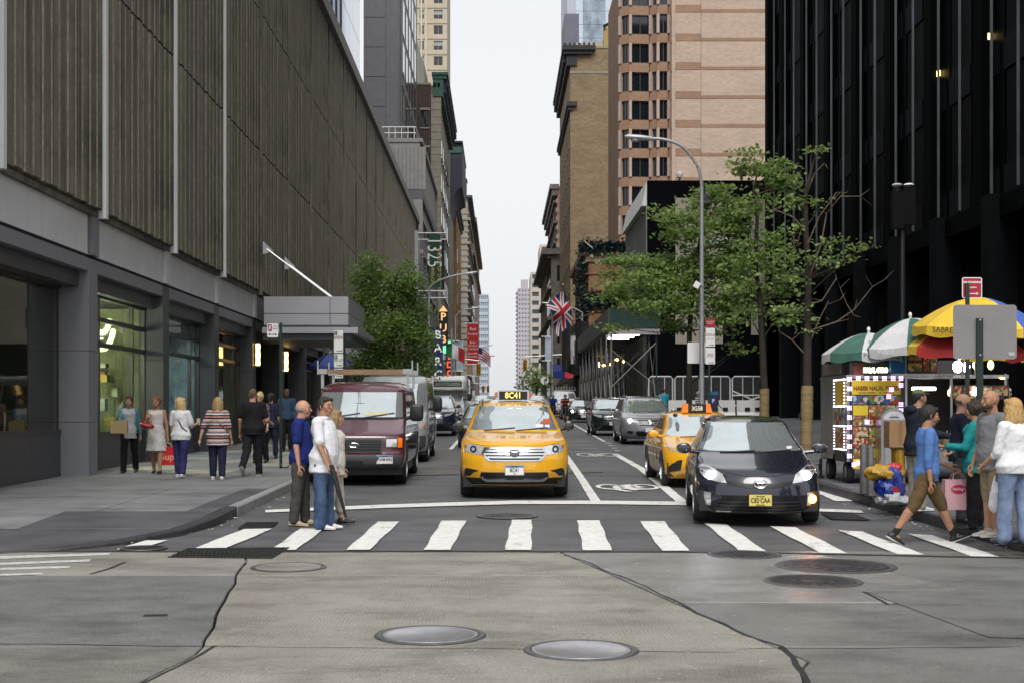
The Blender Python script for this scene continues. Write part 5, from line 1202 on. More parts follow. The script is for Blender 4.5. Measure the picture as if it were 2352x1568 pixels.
# ---- yellow sedan taxi
def taxi_sedan():
 c=Car('yellow_taxi','yellow sedan taxi with orange roof light 3G58 behind the dark hatchback',sedan_prof(4.8,.91,1.47,.80,.96),taxi_y,(4.12,26.95,gz(26.95)+.004),R(0),cat='taxi',glass=(.985,1.395),side=SW,group='yellow taxis')
 c.front('headlight',[(.42,.70),(.6,.70),(.78,.72),(.85,.78),(.84,.84),(.68,.80),(.5,.775)],lens,.008,both=True)
 for sg in(-1,1):c.front('headlamp_projector',[(sg*.62+.045*math.cos(a),.738+.035*math.sin(a))for a in[2*math.pi*k/14 for k in range(14)]],lens_d,.014);c.front('side_marker',[(sg*.78,.80),(sg*.83,.82),(sg*.84,.78),(sg*.79,.76)],amber,.012)
 c.front('grille',[(-.42,.70),(.42,.70),(.38,.60),(-.38,.60)],dark_g,.008);c.front('grille_bar',[(-.4,.66),(.4,.66),(.4,.64),(-.4,.64)],chrome,.02);c.emblem(.66,.08)
 c.front('lower_grille',[(-.46,.50),(.46,.50),(.52,.28),(-.52,.28)],dark_g,.006)
 c.front('fog_pocket',[(.58,.55),(.66,.54),(.82,.42),(.84,.34),(.8,.30),(.62,.34)],black,.006,both=True)
 for z in(.36,.42,.48):c.front('fog_slat',[(.61,z),(.78,z-.02),(.78,z-.008),(.61,z+.012)],bmp,.014,both=True)
 c.wheels((.95,3.73),.335,.22,.9,chrome,9);c.mirror(1.0,1.5,1.02,.23,.16,taxi_y);c.wipers(.965,.66,.03)
 for y in(1.35,2.35,3.3):c.seam(y,.32,.95)
 c.side('sill_chrome',[(1.35,.25),(3.25,.25),(3.25,.275),(1.35,.275)],chrome,.012)
 for y in(2.05,3.0):c.side('door_handle',[(y,.80),(y+.2,.81),(y+.2,.84),(y,.83)],taxi_y,.03)
 c.side('door_emblem',[(1.72+.07*math.cos(a),.58+.1*math.sin(a))for a in[2*math.pi*k/16 for k in range(16)]],M('taxi_emblem',(.03,.025,.01),.6),.003,skirt=.004)
 c.side('window_trim',[(1.45,.955),(3.6,.985),(3.6,1.0),(1.45,.972)],black,.004)
 y=2.3;rs=MB();rs.prism([(-.30,1.44),(.30,1.44),(.26,1.62),(-.26,1.62)],y,y+.2,'xz');ro=rs.build('roof_sign',black,c.t)
 mb=MB();mb.prism([(-.32,1.44),(-.19,1.44),(-.19,1.63),(-.27,1.63)],y-.012,y+.21,'xz');mb.prism([(.32,1.44),(.19,1.44),(.19,1.63),(.27,1.63)],y-.012,y+.21,'xz');mb.build('sign_lamp',M('orange_sign_lamp2',(.55,.14,.02),.3,em=(.8,.2,.02),es=.35),ro)
 text('3G58',.13,M('sign_digits_pale',(.75,.7,.6),.5,em=(.8,.75,.6),es=.3,var=0),ro,(0,y-.008,1.525),sx=.8)
 mb=MB();mb.ball((-.5,1.95,1.39),.05,.1,.04,10,6);mb.build('roof_fin',black,c.t,True)
taxi_sedan()
# ---- maroon van at the kerb
def van():
 L,W,H=5.4,1.0,2.1
 pr=[(.34,.10,L-.02,W-.06,.10,.2,4),(.42,.02,L,W-.02,.10,.2,4),(.6,.0,L,W,.10,.22,4),(.66,.06,L,W,.10,.25,4),(.9,.075,L,W,.10,.25,4),(1.0,.12,L,W-.005,.10,.28,4),(1.06,.22,L,W-.015,.12,.3,4),(1.2,.62,L,W-.03,.12,.32,4),(1.31,.92,L,W-.045,.14,.3,4),(1.35,.98,L,W-.05,.16,.3,4.5),
 (1.6,1.3,L-.02,W-.075,.16,.28,5),(1.87,1.64,L-.06,W-.11,.16,.26,5),(1.95,1.76,L-.09,W-.135,.14,.28,4),(2.03,1.98,L-.14,W-.2,.12,.3,3),(2.08,2.3,L-.3,W-.36,.12,.3,3),(2.1,2.7,L-.7,W-.6,.12,.3,3)]
 c=Car('maroon_van','maroon work van with a ladder rack bar parked behind the crossing men',pr,maroon,(-2.93,27.75,gz(27.75)+.004),cat='van',glass=(1.36,1.88),side=[(.06,.2)],rear_glass=False,umax=.93,group='vehicles parked by the hotel')
 c.front('front_bumper',[(-.97,.62),(.97,.62),(.96,.44),(.85,.36),(-.85,.36),(-.96,.44)],bmp,.045,skirt=.06)
 c.front('bumper_slot',[(-.45,.50),(.2,.50),(.2,.43),(-.45,.43)],black,.05,skirt=.02)
 c.front('grille',[(-.60,.96),(.60,.96),(.56,.66),(-.56,.66)],bmp,.02);c.front('grille_opening',[(-.55,.925),(.55,.925),(.52,.69),(-.52,.69)],dark_g,.026)
 for z in(.74,.79,.84,.885):c.front('grille_bar',[(-.53,z),(.53,z),(.53,z+.014),(-.53,z+.014)],bmp,.036)
 c.front('headlight_panel',[(.62,.955),(.96,.955),(.96,.755),(.62,.755)],bmp,.016,both=True);c.front('headlight',[(.645,.93),(.85,.93),(.85,.775),(.645,.775)],lens,.026,both=True);c.front('side_marker',[(.87,.95),(.955,.95),(.955,.76),(.87,.76)],M('orange_lens',(.6,.13,.01),.15,em=(.6,.1,.0),es=.3),.026,both=True)
 c.emblem(.81,.1,'oval',0);pl_=c.plate(.53,'DWM\u00b74942',plate_w,navy_txt,.31,.155,x=.62,small=(('NEW YORK',.026,.06,navy_txt),),size=.062,band=M('plate_blue_band',(.12,.2,.36),.4))
 pl_.location.y-=.035
 c.front('cowl_vent',[(-.82,1.335),(.82,1.335),(.82,1.30),(-.82,1.30)],black,.004);c.front('windscreen_rubber',[(-.9,1.355),(.9,1.355),(.9,1.335),(-.9,1.335)],black,.01)
 c.front('bonnet_gap',[(-.9,1.012),(.9,1.012),(.9,1.004),(-.9,1.004)],seam_m,.003,skirt=.004)
 c.wheels((.95,4.45),.37,.24,.985,steel,6);c.mirror(1.17,1.45,1.44,.28,.36,black,.22);c.wipers(1.34,.85,.1)
 for y in(1.35,2.55):c.seam(y,.5,1.85)
 c.front('dash_papers',[(.1,1.40),(.62,1.40),(.58,1.46),(.2,1.47)],M('papers',(.5,.47,.3),.7),.004);c.front('roof_rib',[(-.6,2.0),(-.5,2.0),(-.5,2.03),(-.6,2.03)],maroon,.01)
 for x in(-.55,-.28,0,.28,.55):mb=MB();mb.tube([(x,2.3,2.06),(x,5.0,2.085)],.03,6,ell=[(.045,.02)]*2);mb.build('roof_rib',maroon,c.t)
 for y in(2.35,4.3):
  mb=MB();mb.box(-.86,.9,y,y+.1,2.27,2.36);mb.build('rack_bar',M('wooden_bar',(.25,.16,.09),.7,var=.2),c.t)
  for sg in(-.92,.92):mb=MB();mb.box(sg-.03,sg+.03,y+.01,y+.08,1.95,2.28);mb.box(sg-.1,sg+.1,y-.01,y+.09,2.26,2.37);mb.box(sg-.015+(.1 if sg>0 else-.1),sg+.015+(.1 if sg>0 else-.1),y+.02,y+.05,2.25,2.55);mb.build('rack_post',steel,c.t)
 mb=MB();mb.box(-.95,.97,1.9,2.05,2.3,2.31);
 mb=MB();mb.tube([(.95,.85,1.2),(.98,.8,1.9)],.006,5);mb.build('aerial',black,c.t)
van()
# ---- tall silver van
def tall_van():
 L,W,H=5.5,1.03,2.38
 pr=[(.3,.12,L,W-.06,.14,.3,3.5),(.42,.02,L,W-.02,.16,.32,3.5),(.7,.0,L,W,.18,.34,3.5),(.95,.06,L,W,.2,.36,3.5),(1.1,.18,L,W-.005,.2,.38,3.5),(1.22,.45,L,W-.015,.2,.38,3.5),(1.34,.78,L,W-.03,.2,.36,4),(1.38,.85,L,W-.035,.2,.34,4.5),
 (1.7,1.2,L-.02,W-.06,.2,.32,5),(2.08,1.62,L-.05,W-.1,.18,.3,5),(2.18,1.75,L-.07,W-.12,.16,.3,4),(2.3,2.05,L-.1,W-.17,.12,.3,3.5),(2.36,2.5,L-.3,W-.34,.12,.3,3),(2.38,2.9,L-.7,W-.6,.12,.3,3)]
 c=Car('tall_silver_van','tall silver van parked right behind the maroon van',pr,silver,(-2.98,37.0,gz(37)+.004),cat='van',glass=(1.39,2.1),side=[(.05,.2),(.26,.6),(.64,.92)],rear_glass=False,umax=.93,group='vehicles parked by the hotel')
 c.front('front_bumper',[(-.98,.72),(.98,.72),(.97,.45),(.85,.34),(-.85,.34),(-.97,.45)],bmp,.03,skirt=.05);c.front('grille',[(-.5,1.05),(.5,1.05),(.45,.78),(-.45,.78)],bmp,.015);c.front('headlight',[(.56,.82),(.9,.9),(.99,1.12),(.93,1.18),(.66,1.0)],lens,.01,both=True);c.front('side_marker',[(.9,.95),(.98,1.1),(.97,.98),(.95,.9)],amber,.016,both=True)
 c.emblem(.92,.1,'oval');c.wheels((.95,4.4),.36,.24,1.01,steel,6);c.mirror(1.24,1.32,1.55,.26,.42,black,.22);c.wipers(1.36,.85,.1)
 for y in(1.3,2.4):c.seam(y,.5,2.0)
 c.side('sliding_rail',[(2.6,1.25),(4.8,1.25),(4.8,1.28),(2.6,1.28)],black,.006);c.side('sill_plastic',[(1.5,.34),(3.8,.34),(3.8,.5),(1.5,.5)],bmp,.015)
tall_van()
def plain(name,label,prof,paint,X,Y,cat='car',glass=(1.18,1.6),r=.35,W=.95,wb=(.95,3.75),grille=True,lights=None,group='vehicles in the street',rz=0,mirror_m=None,hz=.9,mz=1.2,plate=True,rails=False,hl=None):
 c=Car(name,label,prof,paint,(X,Y,gz(Y)+.004),rz,cat,group,3,glass,SW)
 k=hz
 if grille:
  c.front('grille',[(-.42,k),(.42,k),(.36,k-.22),(-.36,k-.22)],dark_g,.01);
  for z in(k-.06,k-.12,k-.18):c.front('grille_bar',[(-.38,z),(.38,z),(.38,z+.014),(-.38,z+.014)],chrome,.02)
  c.emblem(k-.09,.08,'ovals' if grille==2 else 'cross')
 c.front('headlight',[(.46,k-.1),(.6,k-.1),(.8,k-.02),(.86,k+.05),(.72,k+.03),(.48,k)],lens,.01,both=True)
 if lights:
  for x in lights:c.lamp_glow(x,k-.04,.075,lit,.03)
 c.front('lower_grille',[(-.5,k-.42),(.5,k-.42),(.46,k-.6),(-.46,k-.6)],dark_g,.008)
 c.front('fog_pocket',[(.6,k-.42),(.78,k-.4),(.8,k-.5),(.62,k-.52)],black,.008,both=True)
 if plate:c.plate(k-.36,'',plate_w,navy_txt)
 c.wheels(wb,r,.22,W-.01,steel);c.mirror(W+.08,1.62,mz,.2,.16,mirror_m or paint);c.wipers(glass[0]+.0,.68,.04)
 if rails:
  for sg in(-1,1):mb=MB();H=prof[-1][0];mb.tube([(sg*(W-.33),2.3,H-.09),(sg*(W-.35),2.5,H+.0),(sg*(W-.35),4.0,H+.0)],.03,6);mb.build('roof_rail',steel,c.t)
 return c
c=plain('navy_suv','dark navy SUV with chrome grille and roof rails parked behind the tall silver van',suv_prof(5.1,.99,1.78,hood=1.08,cowl=1.2),navy,-2.95,61,'car',(1.23,1.67),.37,.99,(1,4.0),True,hz=.96,mz=1.28,rails=True,group='vehicles parked by the hotel',mirror_m=black)
c.front('fog_lamp',[(.62,.55),(.8,.62),(.82,.58),(.66,.5)],chrome,.016,both=True)
c=plain('silver_minivan','silver minivan with one lit headlight parked behind the yellow sedan taxi',suv_prof(5.08,.99,1.75,hood=.98,cowl=1.14),lilac,5.42,50.6,'minivan',(1.17,1.635),.33,.985,(1.0,4.0),2,lights=(-.7,),hz=.9,mz=1.2,rails=True,group='cars parked along the far kerb')
c=plain('dark_green_suv','dark green SUV parked behind the silver minivan',suv_prof(4.5,.91,1.68,hood=1.0,cowl=1.12),dgreen,4.95,61.5,'car',(1.155,1.57),.34,.91,(.9,3.5),2,hz=.9,mz=1.2,group='cars parked along the far kerb',rails=True)
c=plain('black_sedan','black sedan with a large chrome grille and one glowing headlight beyond the cyclists',sedan_prof(5.0,.94,1.48,.88,1.0),blackp,5.35,90,'car',(1.02,1.41),.36,.94,(1.0,4.0),False,hz=.76,mz=1.1,lights=(-.7,),group='cars parked along the far kerb')
c.front('grille',[(-.36,.80),(.36,.80),(.33,.52),(-.33,.52)],chrome,.02);c.front('grille_mesh',[(-.32,.765),(.32,.765),(.29,.55),(-.29,.55)],bmp,.026)
for z in(.6,.65,.7):c.front('grille_bar',[(-.3,z),(.3,z),(.3,z+.015),(-.3,z+.015)],chrome,.034)
# ---- shuttle bus
def bus():
 L,W=7.5,1.2
 t=thing('shuttle_bus','white shuttle bus with a rounded cab roof window parked behind the navy SUV','bus',(-3.22,84,gz(84)+.004),group='vehicles parked by the hotel');bw_=white_c
 c=Car.__new__(Car)
 pr=[(.4,.1,2.6,1.0,.1,.3,4),(.5,.0,2.6,1.02,.1,.3,4),(.9,.05,2.6,1.02,.12,.3,4),(1.12,.15,2.6,1.01,.14,.32,4),(1.25,.5,2.6,1.0,.14,.32,4),(1.4,.9,2.6,.98,.16,.3,4.5),(1.9,1.35,2.6,.94,.16,.28,5),(2.05,1.5,2.6,.9,.16,.28,4),(2.1,1.7,2.6,.8,.16,.28,4)]
 c=Car('cab','',pr,bw_,(0,0,0),glass=(1.42,1.9),side=[(.1,.6)],rear_glass=False,umax=.93,sub=3)
 # take the cab's pieces as parts of the bus
 c.front('grille',[(-.55,1.05),(.55,1.05),(.5,.7),(-.5,.7)],dark_g,.015)
 for z in(.78,.86,.94):c.front('grille_bar',[(-.5,z),(.5,z),(.5,z+.02),(-.5,z+.02)],chrome,.025)
 c.front('headlight',[(.6,1.05),(.9,1.05),(.92,.75),(.62,.75)],lens,.015,both=True);c.front('front_bumper',[(-1,.62),(1,.62),(.98,.42),(-.98,.42)],chrome,.03)
 c.wheels((.95,),.4,.25,1.0,steel);c.mirror(1.28,1.2,1.65,.2,.45,black)
 for o in list(c.t.children):o.parent=t
 bpy.data.objects.remove(c.t)
 mb=MB();mb.tube([(0,y,1.55)for y in(2.3,2.4,L-.1,L)],0,20,ell=[(1.15,1.2),(1.2,1.3),(1.2,1.3),(1.1,1.2)])if False else None
 def rr(w_,z0,z1,r):
  pts=[]
  for cx,cz,a0 in((w_-r,z1-r,0),(-w_+r,z1-r,90),(-w_+.05,z0+.05,180),(w_-.05,z0+.05,270)):
   rad=r if cz>z0+.2 else.05
   for k in range(5):a=R(a0+k*22.5);pts.append((cx+rad*math.cos(a),cz+rad*math.sin(a)))
  return pts
 mb=MB();mb.prism(rr(1.22,.45,3.0,.3),2.45,L,'xz');mb.build('coach_body',bw_,t,True)
 # cab-over nose with slot window
 mb=MB();secs=[]
 for(y,w_,z0,z1)in((.55,.98,2.15,2.72),(.7,1.08,2.1,2.86),(1.1,1.16,2.06,2.95),(2.0,1.2,2.03,3.0),(2.46,1.22,2.03,3.0)):secs.append([(x,y,z)for x,z in rr(w_,z0,z1,.26)])
 n=len(secs[0]);vs=[p for s_ in secs for p in s_];fs=[(i*n+j,i*n+(j+1)%n,(i+1)*n+(j+1)%n,(i+1)*n+j)for i in range(len(secs)-1)for j in range(n)]+[tuple(range(n)),tuple(range((len(secs)-1)*n,len(secs)*n))[::-1]]
 mb.add(vs,fs);mb.build('cab_roof',bw_,t,True)
 mb=MB();mb.prism(rr(.86,2.3,2.62,.1),.52,.6,'xz');w_=mb.build('roof_window',dark_g,t);mb=MB();mb.prism(rr(.82,2.33,2.59,.09),.505,.53,'xz');mb.build('pane',wind,w_)
 for k in range(4):mb=MB();mb.box(1.215,1.235,2.9+k*1.1,3.85+k*1.1,1.55,2.45);mb.box(-1.235,-1.215,2.9+k*1.1,3.85+k*1.1,1.55,2.45);mb.build('side_window',sideg,t)
 for sg in(-1,1):
  me=MB();me.lathe([(.2,-.12),(.4,-.12),(.42,-.05),(.42,.05),(.4,.12),(.2,.12)],24,'x');me.build('wheel',rubber,t,True,loc=(sg*1.08,6.0,.42))
 for x in(-.3,0,.3):mb=MB();mb.ball((x,.95,2.95),.05,.05,.03,8,5);mb.build('marker_lamp',amber,t)
bus()
c=plain('white_car','small white car at the kerb in the far gap beyond the shuttle bus',suv_prof(),white_c,-1.9,128,'car',(1.18,1.615),group='cars far down the street')
c=plain('dark_saloon','dark blue car half hidden behind the yellow taxi SUV',sedan_prof(),navy,-.55,47,'car',(1.0,1.4),.33,.91,hz=.76,mz=1.05,group='cars queuing behind the yellow taxi')
c=plain('silver_suv','silver SUV with a black roof rack queuing behind the yellow taxi',suv_prof(4.8,.96,1.78),silver,.35,68,'car',(1.18,1.66),group='cars queuing behind the yellow taxi',rails=True)
mb=MB();
for y in(2.6,3.6):mb.box(-.62,.62,y,y+.08,1.86,1.92)
mb.box(-.5,.5,2.6,3.7,1.92,1.97);mb.build('roof_rack',black,c.t)
c=plain('white_suv','white SUV under the stop sign plate far down the street',suv_prof(),white_c,3.2,118,'car',(1.18,1.615),group='cars far down the street')
c=plain('yellow_taxi','far yellow taxi standing beyond the white SUV',suv_prof(),taxi_y,3.35,165,'taxi',(1.18,1.615),group='yellow taxis')
c=plain('silver_saloon','silver saloon far down the street between the traffic queue and the cyclists',sedan_prof(),silver,2.9,100,'car',(1.0,1.4),.33,.91,hz=.76,mz=1.05,group='cars far down the street')
c=plain('grey_saloon','light grey saloon in the far queue beside the dark bin',sedan_prof(),lilac,-.9,100,'car',(1.0,1.4),.33,.91,hz=.76,mz=1.05,group='cars far down the street')
# white van with rack under the blue awning
vp=[(.34,.10,5.4,.94,.1,.2,4),(.6,0,5.4,1,.1,.22,4),(1.0,.12,5.4,.995,.1,.28,4),(1.3,.9,5.4,.955,.14,.3,4),(1.35,.98,5.4,.95,.16,.3,4.5),(1.9,1.66,5.3,.88,.16,.26,5),(2.05,2.0,5.2,.8,.12,.3,3),(2.12,2.6,4.8,.5,.12,.3,3)]
c=plain('white_van','white van with a row of rack hooks on its roof below the blue awning',vp,white_c,5.2,112,'van',(1.36,1.9),.36,1.0,(.9,4.4),True,hz=.9,mz=1.5,group='cars parked along the far kerb')
mb=MB()
for k in range(9):mb.tube([(-.9+k*.22,2.2,2.1),(-.9+k*.22,2.2,2.4),(-.82+k*.22,2.2,2.42)],.035,5)
mb.box(-1,1,2.15,2.25,2.12,2.18);mb.build('roof_rack',steel,c.t)
c=plain('grey_estate','grey estate car with a bright windscreen parked in front of the white van',sedan_prof(4.7,.9,1.55,.86,1.0),silver,5.3,101,'car',(1.03,1.48),.33,.9,hz=.8,mz=1.1,group='cars parked along the far kerb')
# ================================================================ people
def skin(n,c):return M(n,c,.55,var=.12,vs=9,spec=.35)
sk_fair=skin('fair_skin',(.46,.27,.19));sk_tan=skin('tanned_skin',(.36,.19,.115));sk_pink=skin('ruddy_skin',(.44,.235,.165));sk_dark=skin('brown_skin',(.10,.05,.03))
def cloth(n,c,var=.18,c2=None,vs=5,st=(1,1,1)):
 m=M(n,c,.85,var=var,vs=vs,bump=.55,bs=16,c2=c2,spec=.2,st=st);return m
def denim(n,c,c2):return M(n,c,.85,var=.2,vs=5,c2=c2,bump=.6,bs=14,spec=.2,st=(1,1,.45),det=6)
eye_w=M('eye_white',(.6,.58,.55),.3,var=0);eye_d=M('dark_eye',(.02,.012,.01),.3,var=0);brow_m=M('eyebrow',(.04,.025,.015),.8,var=0);lip_m=M('lips',(.33,.13,.10),.5,var=0)
def striped(name,cols,width):
 m=M(name,cols[0],.85,var=0,bump=.5,bs=16,spec=.2);n,l=m.node_tree.nodes,m.node_tree.links;b=n['Principled BSDF']
 tc=n.new('ShaderNodeTexCoord');sp=n.new('ShaderNodeSeparateXYZ');l.new(tc.outputs['Object'],sp.inputs[0]);nz=n.new('ShaderNodeTexNoise');nz.inputs['Scale'].default_value=5;l.new(tc.outputs['Object'],nz.inputs['Vector'])
 a=n.new('ShaderNodeMath');a.operation='MULTIPLY_ADD';a.inputs[1].default_value=1/(width*len(cols));l.new(sp.outputs[2],a.inputs[0]);q=n.new('ShaderNodeMath');q.operation='MULTIPLY';q.inputs[1].default_value=.12;l.new(nz.outputs[0],q.inputs[0]);l.new(q.outputs[0],a.inputs[2])
 f=n.new('ShaderNodeMath');f.operation='FRACT';l.new(a.outputs[0],f.inputs[0]);r=n.new('ShaderNodeValToRGB');r.color_ramp.interpolation='CONSTANT'
 for i,c in enumerate(cols):
  e=r.color_ramp.elements[i]if i<2 else r.color_ramp.elements.new(i/len(cols));e.position=i/len(cols);e.color=(*c,1)
 l.new(f.outputs[0],r.inputs[0]);l.new(r.outputs[0],b.inputs['Base Color']);return m
_dg=None
def remesh(mb,name,mats,voxel,smooth=4,fac=.5,wr=0):
 me=mb.mesh(name,mats);o=bpy.data.objects.new(name,me);col.objects.link(o)
 md=o.modifiers.new('r','REMESH');md.mode='VOXEL';md.voxel_size=voxel;md.use_smooth_shade=True
 if smooth:s_=o.modifiers.new('s','SMOOTH');s_.iterations=smooth;s_.factor=fac
 m2=bpy.data.meshes.new_from_object(o.evaluated_get(bpy.context.evaluated_depsgraph_get()));bpy.data.objects.remove(o);bpy.data.meshes.remove(me)
 if wr:
  co=[0.0]*(3*len(m2.vertices));no=[0.0]*(3*len(m2.vertices));m2.vertices.foreach_get('co',co);m2.vertices.foreach_get('normal',no);sd=rnd.uniform(0,50)
  for i in range(0,len(co),3):
   x,y,z=co[i:i+3];d=wr*(mnoise.noise((x*8+z*4+sd,y*8,z*6))+.75*(.5-abs(mnoise.noise((x*7+z*7+sd,y*7-z*5,z*5+sd))))*1.6);co[i]+=no[i]*d;co[i+1]+=no[i+1]*d;co[i+2]+=no[i+2]*d
  m2.vertices.foreach_set('co',co)
 m2.materials.clear()
 for m in(mats if isinstance(mats,(list,tuple))else[mats]):m2.materials.append(m)
 m2.polygons.foreach_set('use_smooth',[True]*len(m2.polygons));m2.name=name;return m2
def person(label,at,face,H=1.75,sex='m',girth=1.0,skin_m=None,legs=((0,0),(0,0)),arms=((0,8,10),(0,8,10)),head=0,nod=0,top=None,sleeve=.5,hem=.0,bottom=None,leglen=1.0,shoes=None,sock=None,hair=None,hair_kind='short',
lean=0,dress=None,vox=.013,collar=None,group='people crossing or walking',belly=0.0,loose=1.0,extra=None,cuffs=1.0,twist=0,flat_hand=False,lift=0):
 """face: heading in degrees, 0 looks at the camera, 90 looks to the right of the street; legs: (swing fwd, knee bend); arms: (swing fwd, away from body, elbow bend[, inward])"""
 t=thing('person',label,'person',at,R(face),group);f_=.93 if sex=='f' else 1.0
 sk=skin_m or sk_fair;U=Vector((0,0,1));FW=Vector((0,-1,0));LF=Vector((1,0,0))  # local: looks along -y; its left hand is at +x
 th,sh=.245*H,.245*H;hipw=.052*H*(1.02 if sex=='f' else.95);shw=(.112 if sex=='m' else.098)*H*(.75+.25*girth)
 def dirv(a,ab=0,sgn=1):return(-U*math.cos(R(a))*math.cos(R(ab))+FW*math.sin(R(a))*math.cos(R(ab))+LF*sgn*math.sin(R(ab)))
 J={}
 for k,sg in((0,-1),(1,1)):  # 0 right leg, 1 left leg
  a,b=legs[k][:2];ab=legs[k][2]if len(legs[k])>2 else 1.5;hip=LF*sg*hipw;kn=hip+dirv(a,ab,sg)*th;an=kn+dirv(a-b,ab*.4,sg)*sh;J[k]=(hip,kn,an,a-b)
 low=min(J[0][2].z,J[1][2].z);hz=-low+.042*H+.012;root=Vector((0,0,hz))
 spine=(U*math.cos(R(lean))+FW*math.sin(R(lean))).normalized();back=-(FW*math.cos(R(lean))-U*math.sin(R(lean)))
 def T(h,y=0,x=0):return root+spine*(h*H)-back*(y*H)+LF*(x*H)
 nk=T(.315);hd=T(.392,.022);hr=.062*H;HK=1.13
 Rh=Matrix.Rotation(R(head),3,'Z')@Matrix.Rotation(R(nod),3,'X')
 def HP(x,y,z):return hd+Rh@Vector((x,-y,z))*(H*HK/1.75)  # head space: y forward, metres
 g=girth
 tor=[(-.045,.072*g,.055*g,0),(.0,.088*g,.066*g,0),(.05,.085*g,.066*g,.008*g+belly*.6),(.11,.078*g,.062*g,.008+belly),(.17,.083*g,.062*g,.008+belly*.5),(.23,.092*(.8+.2*g),.064*g,.002),(.275,.092*(.85+.15*g),.052*g,-.004),(.297,.06,.04,-.004),(.31,.036,.036,0)]
 if sex=='f':tor=[(h,(rx*(1.08 if h<.03 else(.88 if.06<h<.15 else.92))),ry*(1.1 if.18<h<.25 else 1),y+(.008 if.18<h<.25 else 0))for h,rx,ry,y in tor]
 def torso(mb,lo,hi,inf,mi=0,flare=0):
  pts,ell=[],[]
  hs=[lo]+[q[0]for q in tor if lo<q[0]<hi]+[hi]
  for h in hs:
   for a,b in zip(tor,tor[1:]):
    if a[0]<=h<=b[0]or(h<tor[0][0]and a is tor[0])or(h>tor[-1][0]and b is tor[-1]):
     s_=max(0,min(1,(h-a[0])/(b[0]-a[0])));rx,ry,y=[a[k]+(b[k]-a[k])*s_ for k in(1,2,3)];break
   fl=flare*max(0,(.12-h))
   pts.append(T(h,y));ell.append(((rx*H+inf+fl),(ry*H+inf+fl)))
  mb.tube(pts,0,16,mi,True,ell,up=-FW if True else None)
  # fix ring axes: tube's 'up' is forward, so rx runs sideways
 A={}
 for k,sg in((0,-1),(1,1)):
  q=arms[k];a,ab,eb=q[:3];inn=q[3]if len(q)>3 else 0
  shd=T(.272,-.002)+LF*sg*(shw-.006*H);el=shd+dirv(a,ab,sg)*.178*H;fd=dirv(a+eb,ab*.6-inn,sg).normalized();wr=el+fd*.145*H;A[k]=(shd,el,wr,fd)
 mb=MB()
 torso(mb,-.045,.31,-.004)
 mb.cap(T(.285),T(.36,.012),.037*H*f_,.036*H*f_,12)
 for k,sg in((0,-1),(1,1)):
  hip,kn,an,ft=J[k];hip,kn,an=hip+root,kn+root,an+root
  mb.cap(hip,kn,.052*H*(.6+.4*g),.034*H*(.7+.3*g),12);mb.cap(kn,kn.lerp(an,.3)-FW*.004*H,.032*H*(.7+.3*g),.034*H*(.7+.3*g),12);mb.cap(kn.lerp(an,.3)-FW*.004*H,an,.034*H*(.7+.3*g),.021*H,12)
  fd=(FW*math.cos(R(min(40,ft*.9)))+U*math.sin(R(min(40,max(-55,ft*.9))))).normalized()
  mb.cap(an,an+fd*(.03 if shoes else.11)*H-U*.022*H*max(.2,math.cos(R(ft))),.021*H,.016*H,10)
  shd,el,wr,fdv=A[k]
  mb.cap(shd,el,.029*H*(.7+.3*g),.023*H*(.75+.25*g),12);mb.cap(el,wr,.023*H*(.75+.25*g),.0155*H,12)
  # hand: palm, four fingers, thumb
  side=LF*sg;inner=(-side-fdv*(-side).dot(fdv)).normalized();fwd_=inner.cross(fdv).normalized()
  if fwd_.dot(FW)<0:fwd_=-fwd_
  pc=wr+fdv*.048*H;mb.cap(wr+fdv*.01*H,pc,.014*H,.021*H,10,0,.55,up=fwd_ if abs(fwd_.dot(fdv))<.9 else None)
  for fi,(off,ln)in enumerate(((.0165,.036),(.006,.042),(-.005,.039),(-.0155,.03))):
   b0=pc+fwd_*off*H+fdv*.008*H;m_=b0+(fdv*.9+inner*.28).normalized()*ln*.55*H;e_=m_+(fdv*.65+inner*.75).normalized()*ln*.55*H
   mb.cap(b0,m_,.0062*H,.0056*H,7);mb.cap(m_,e_,.0056*H,.0046*H,7)
  b0=wr+fdv*.018*H+fwd_*.014*H;m_=b0+(fdv*.6+fwd_*.7+inner*.3).normalized()*.026*H;e_=m_+(fdv*.85+fwd_*.15+inner*.4).normalized()*.022*H;mb.cap(b0,m_,.0078*H,.0064*H,7);mb.cap(m_,e_,.0064*H,.0052*H,7)
  # head with face
 s=1.0
 mb.ball(HP(0,-.006,.022),.073*HK*H/1.75,.092*HK*H/1.75,.092*HK*H/1.75,18,12,0,Rh);mb.cap(HP(0,.032,-.03),HP(0,.045,-.068),.058*H/1.75,.038*H/1.75,12);mb.cap(HP(0,.02,-.02),HP(0,-.02,-.055),.065*H/1.75,.05*H/1.75,12)
 mb.cap(HP(0,.083,.018),HP(0,.103,-.02),.010*H/1.75,.0145*H/1.75,8);mb.cap(HP(-.03,.077,.03),HP(.03,.077,.03),.012*H/1.75,.012*H/1.75,8)
 mb.cap(HP(-.018,.082,-.048),HP(.018,.082,-.048),.010,.010,8)
 for sg in(-1,1):mb.cap(HP(sg*.076,-.012,.012),HP(sg*.074,-.008,-.018),.015,.010,8,0,.6);mb.cap(HP(sg*.045,.058,-.005),HP(sg*.04,.06,-.03),.02,.02,8)
 link('body',remesh(mb,'body',sk,vox*.8,3),t)
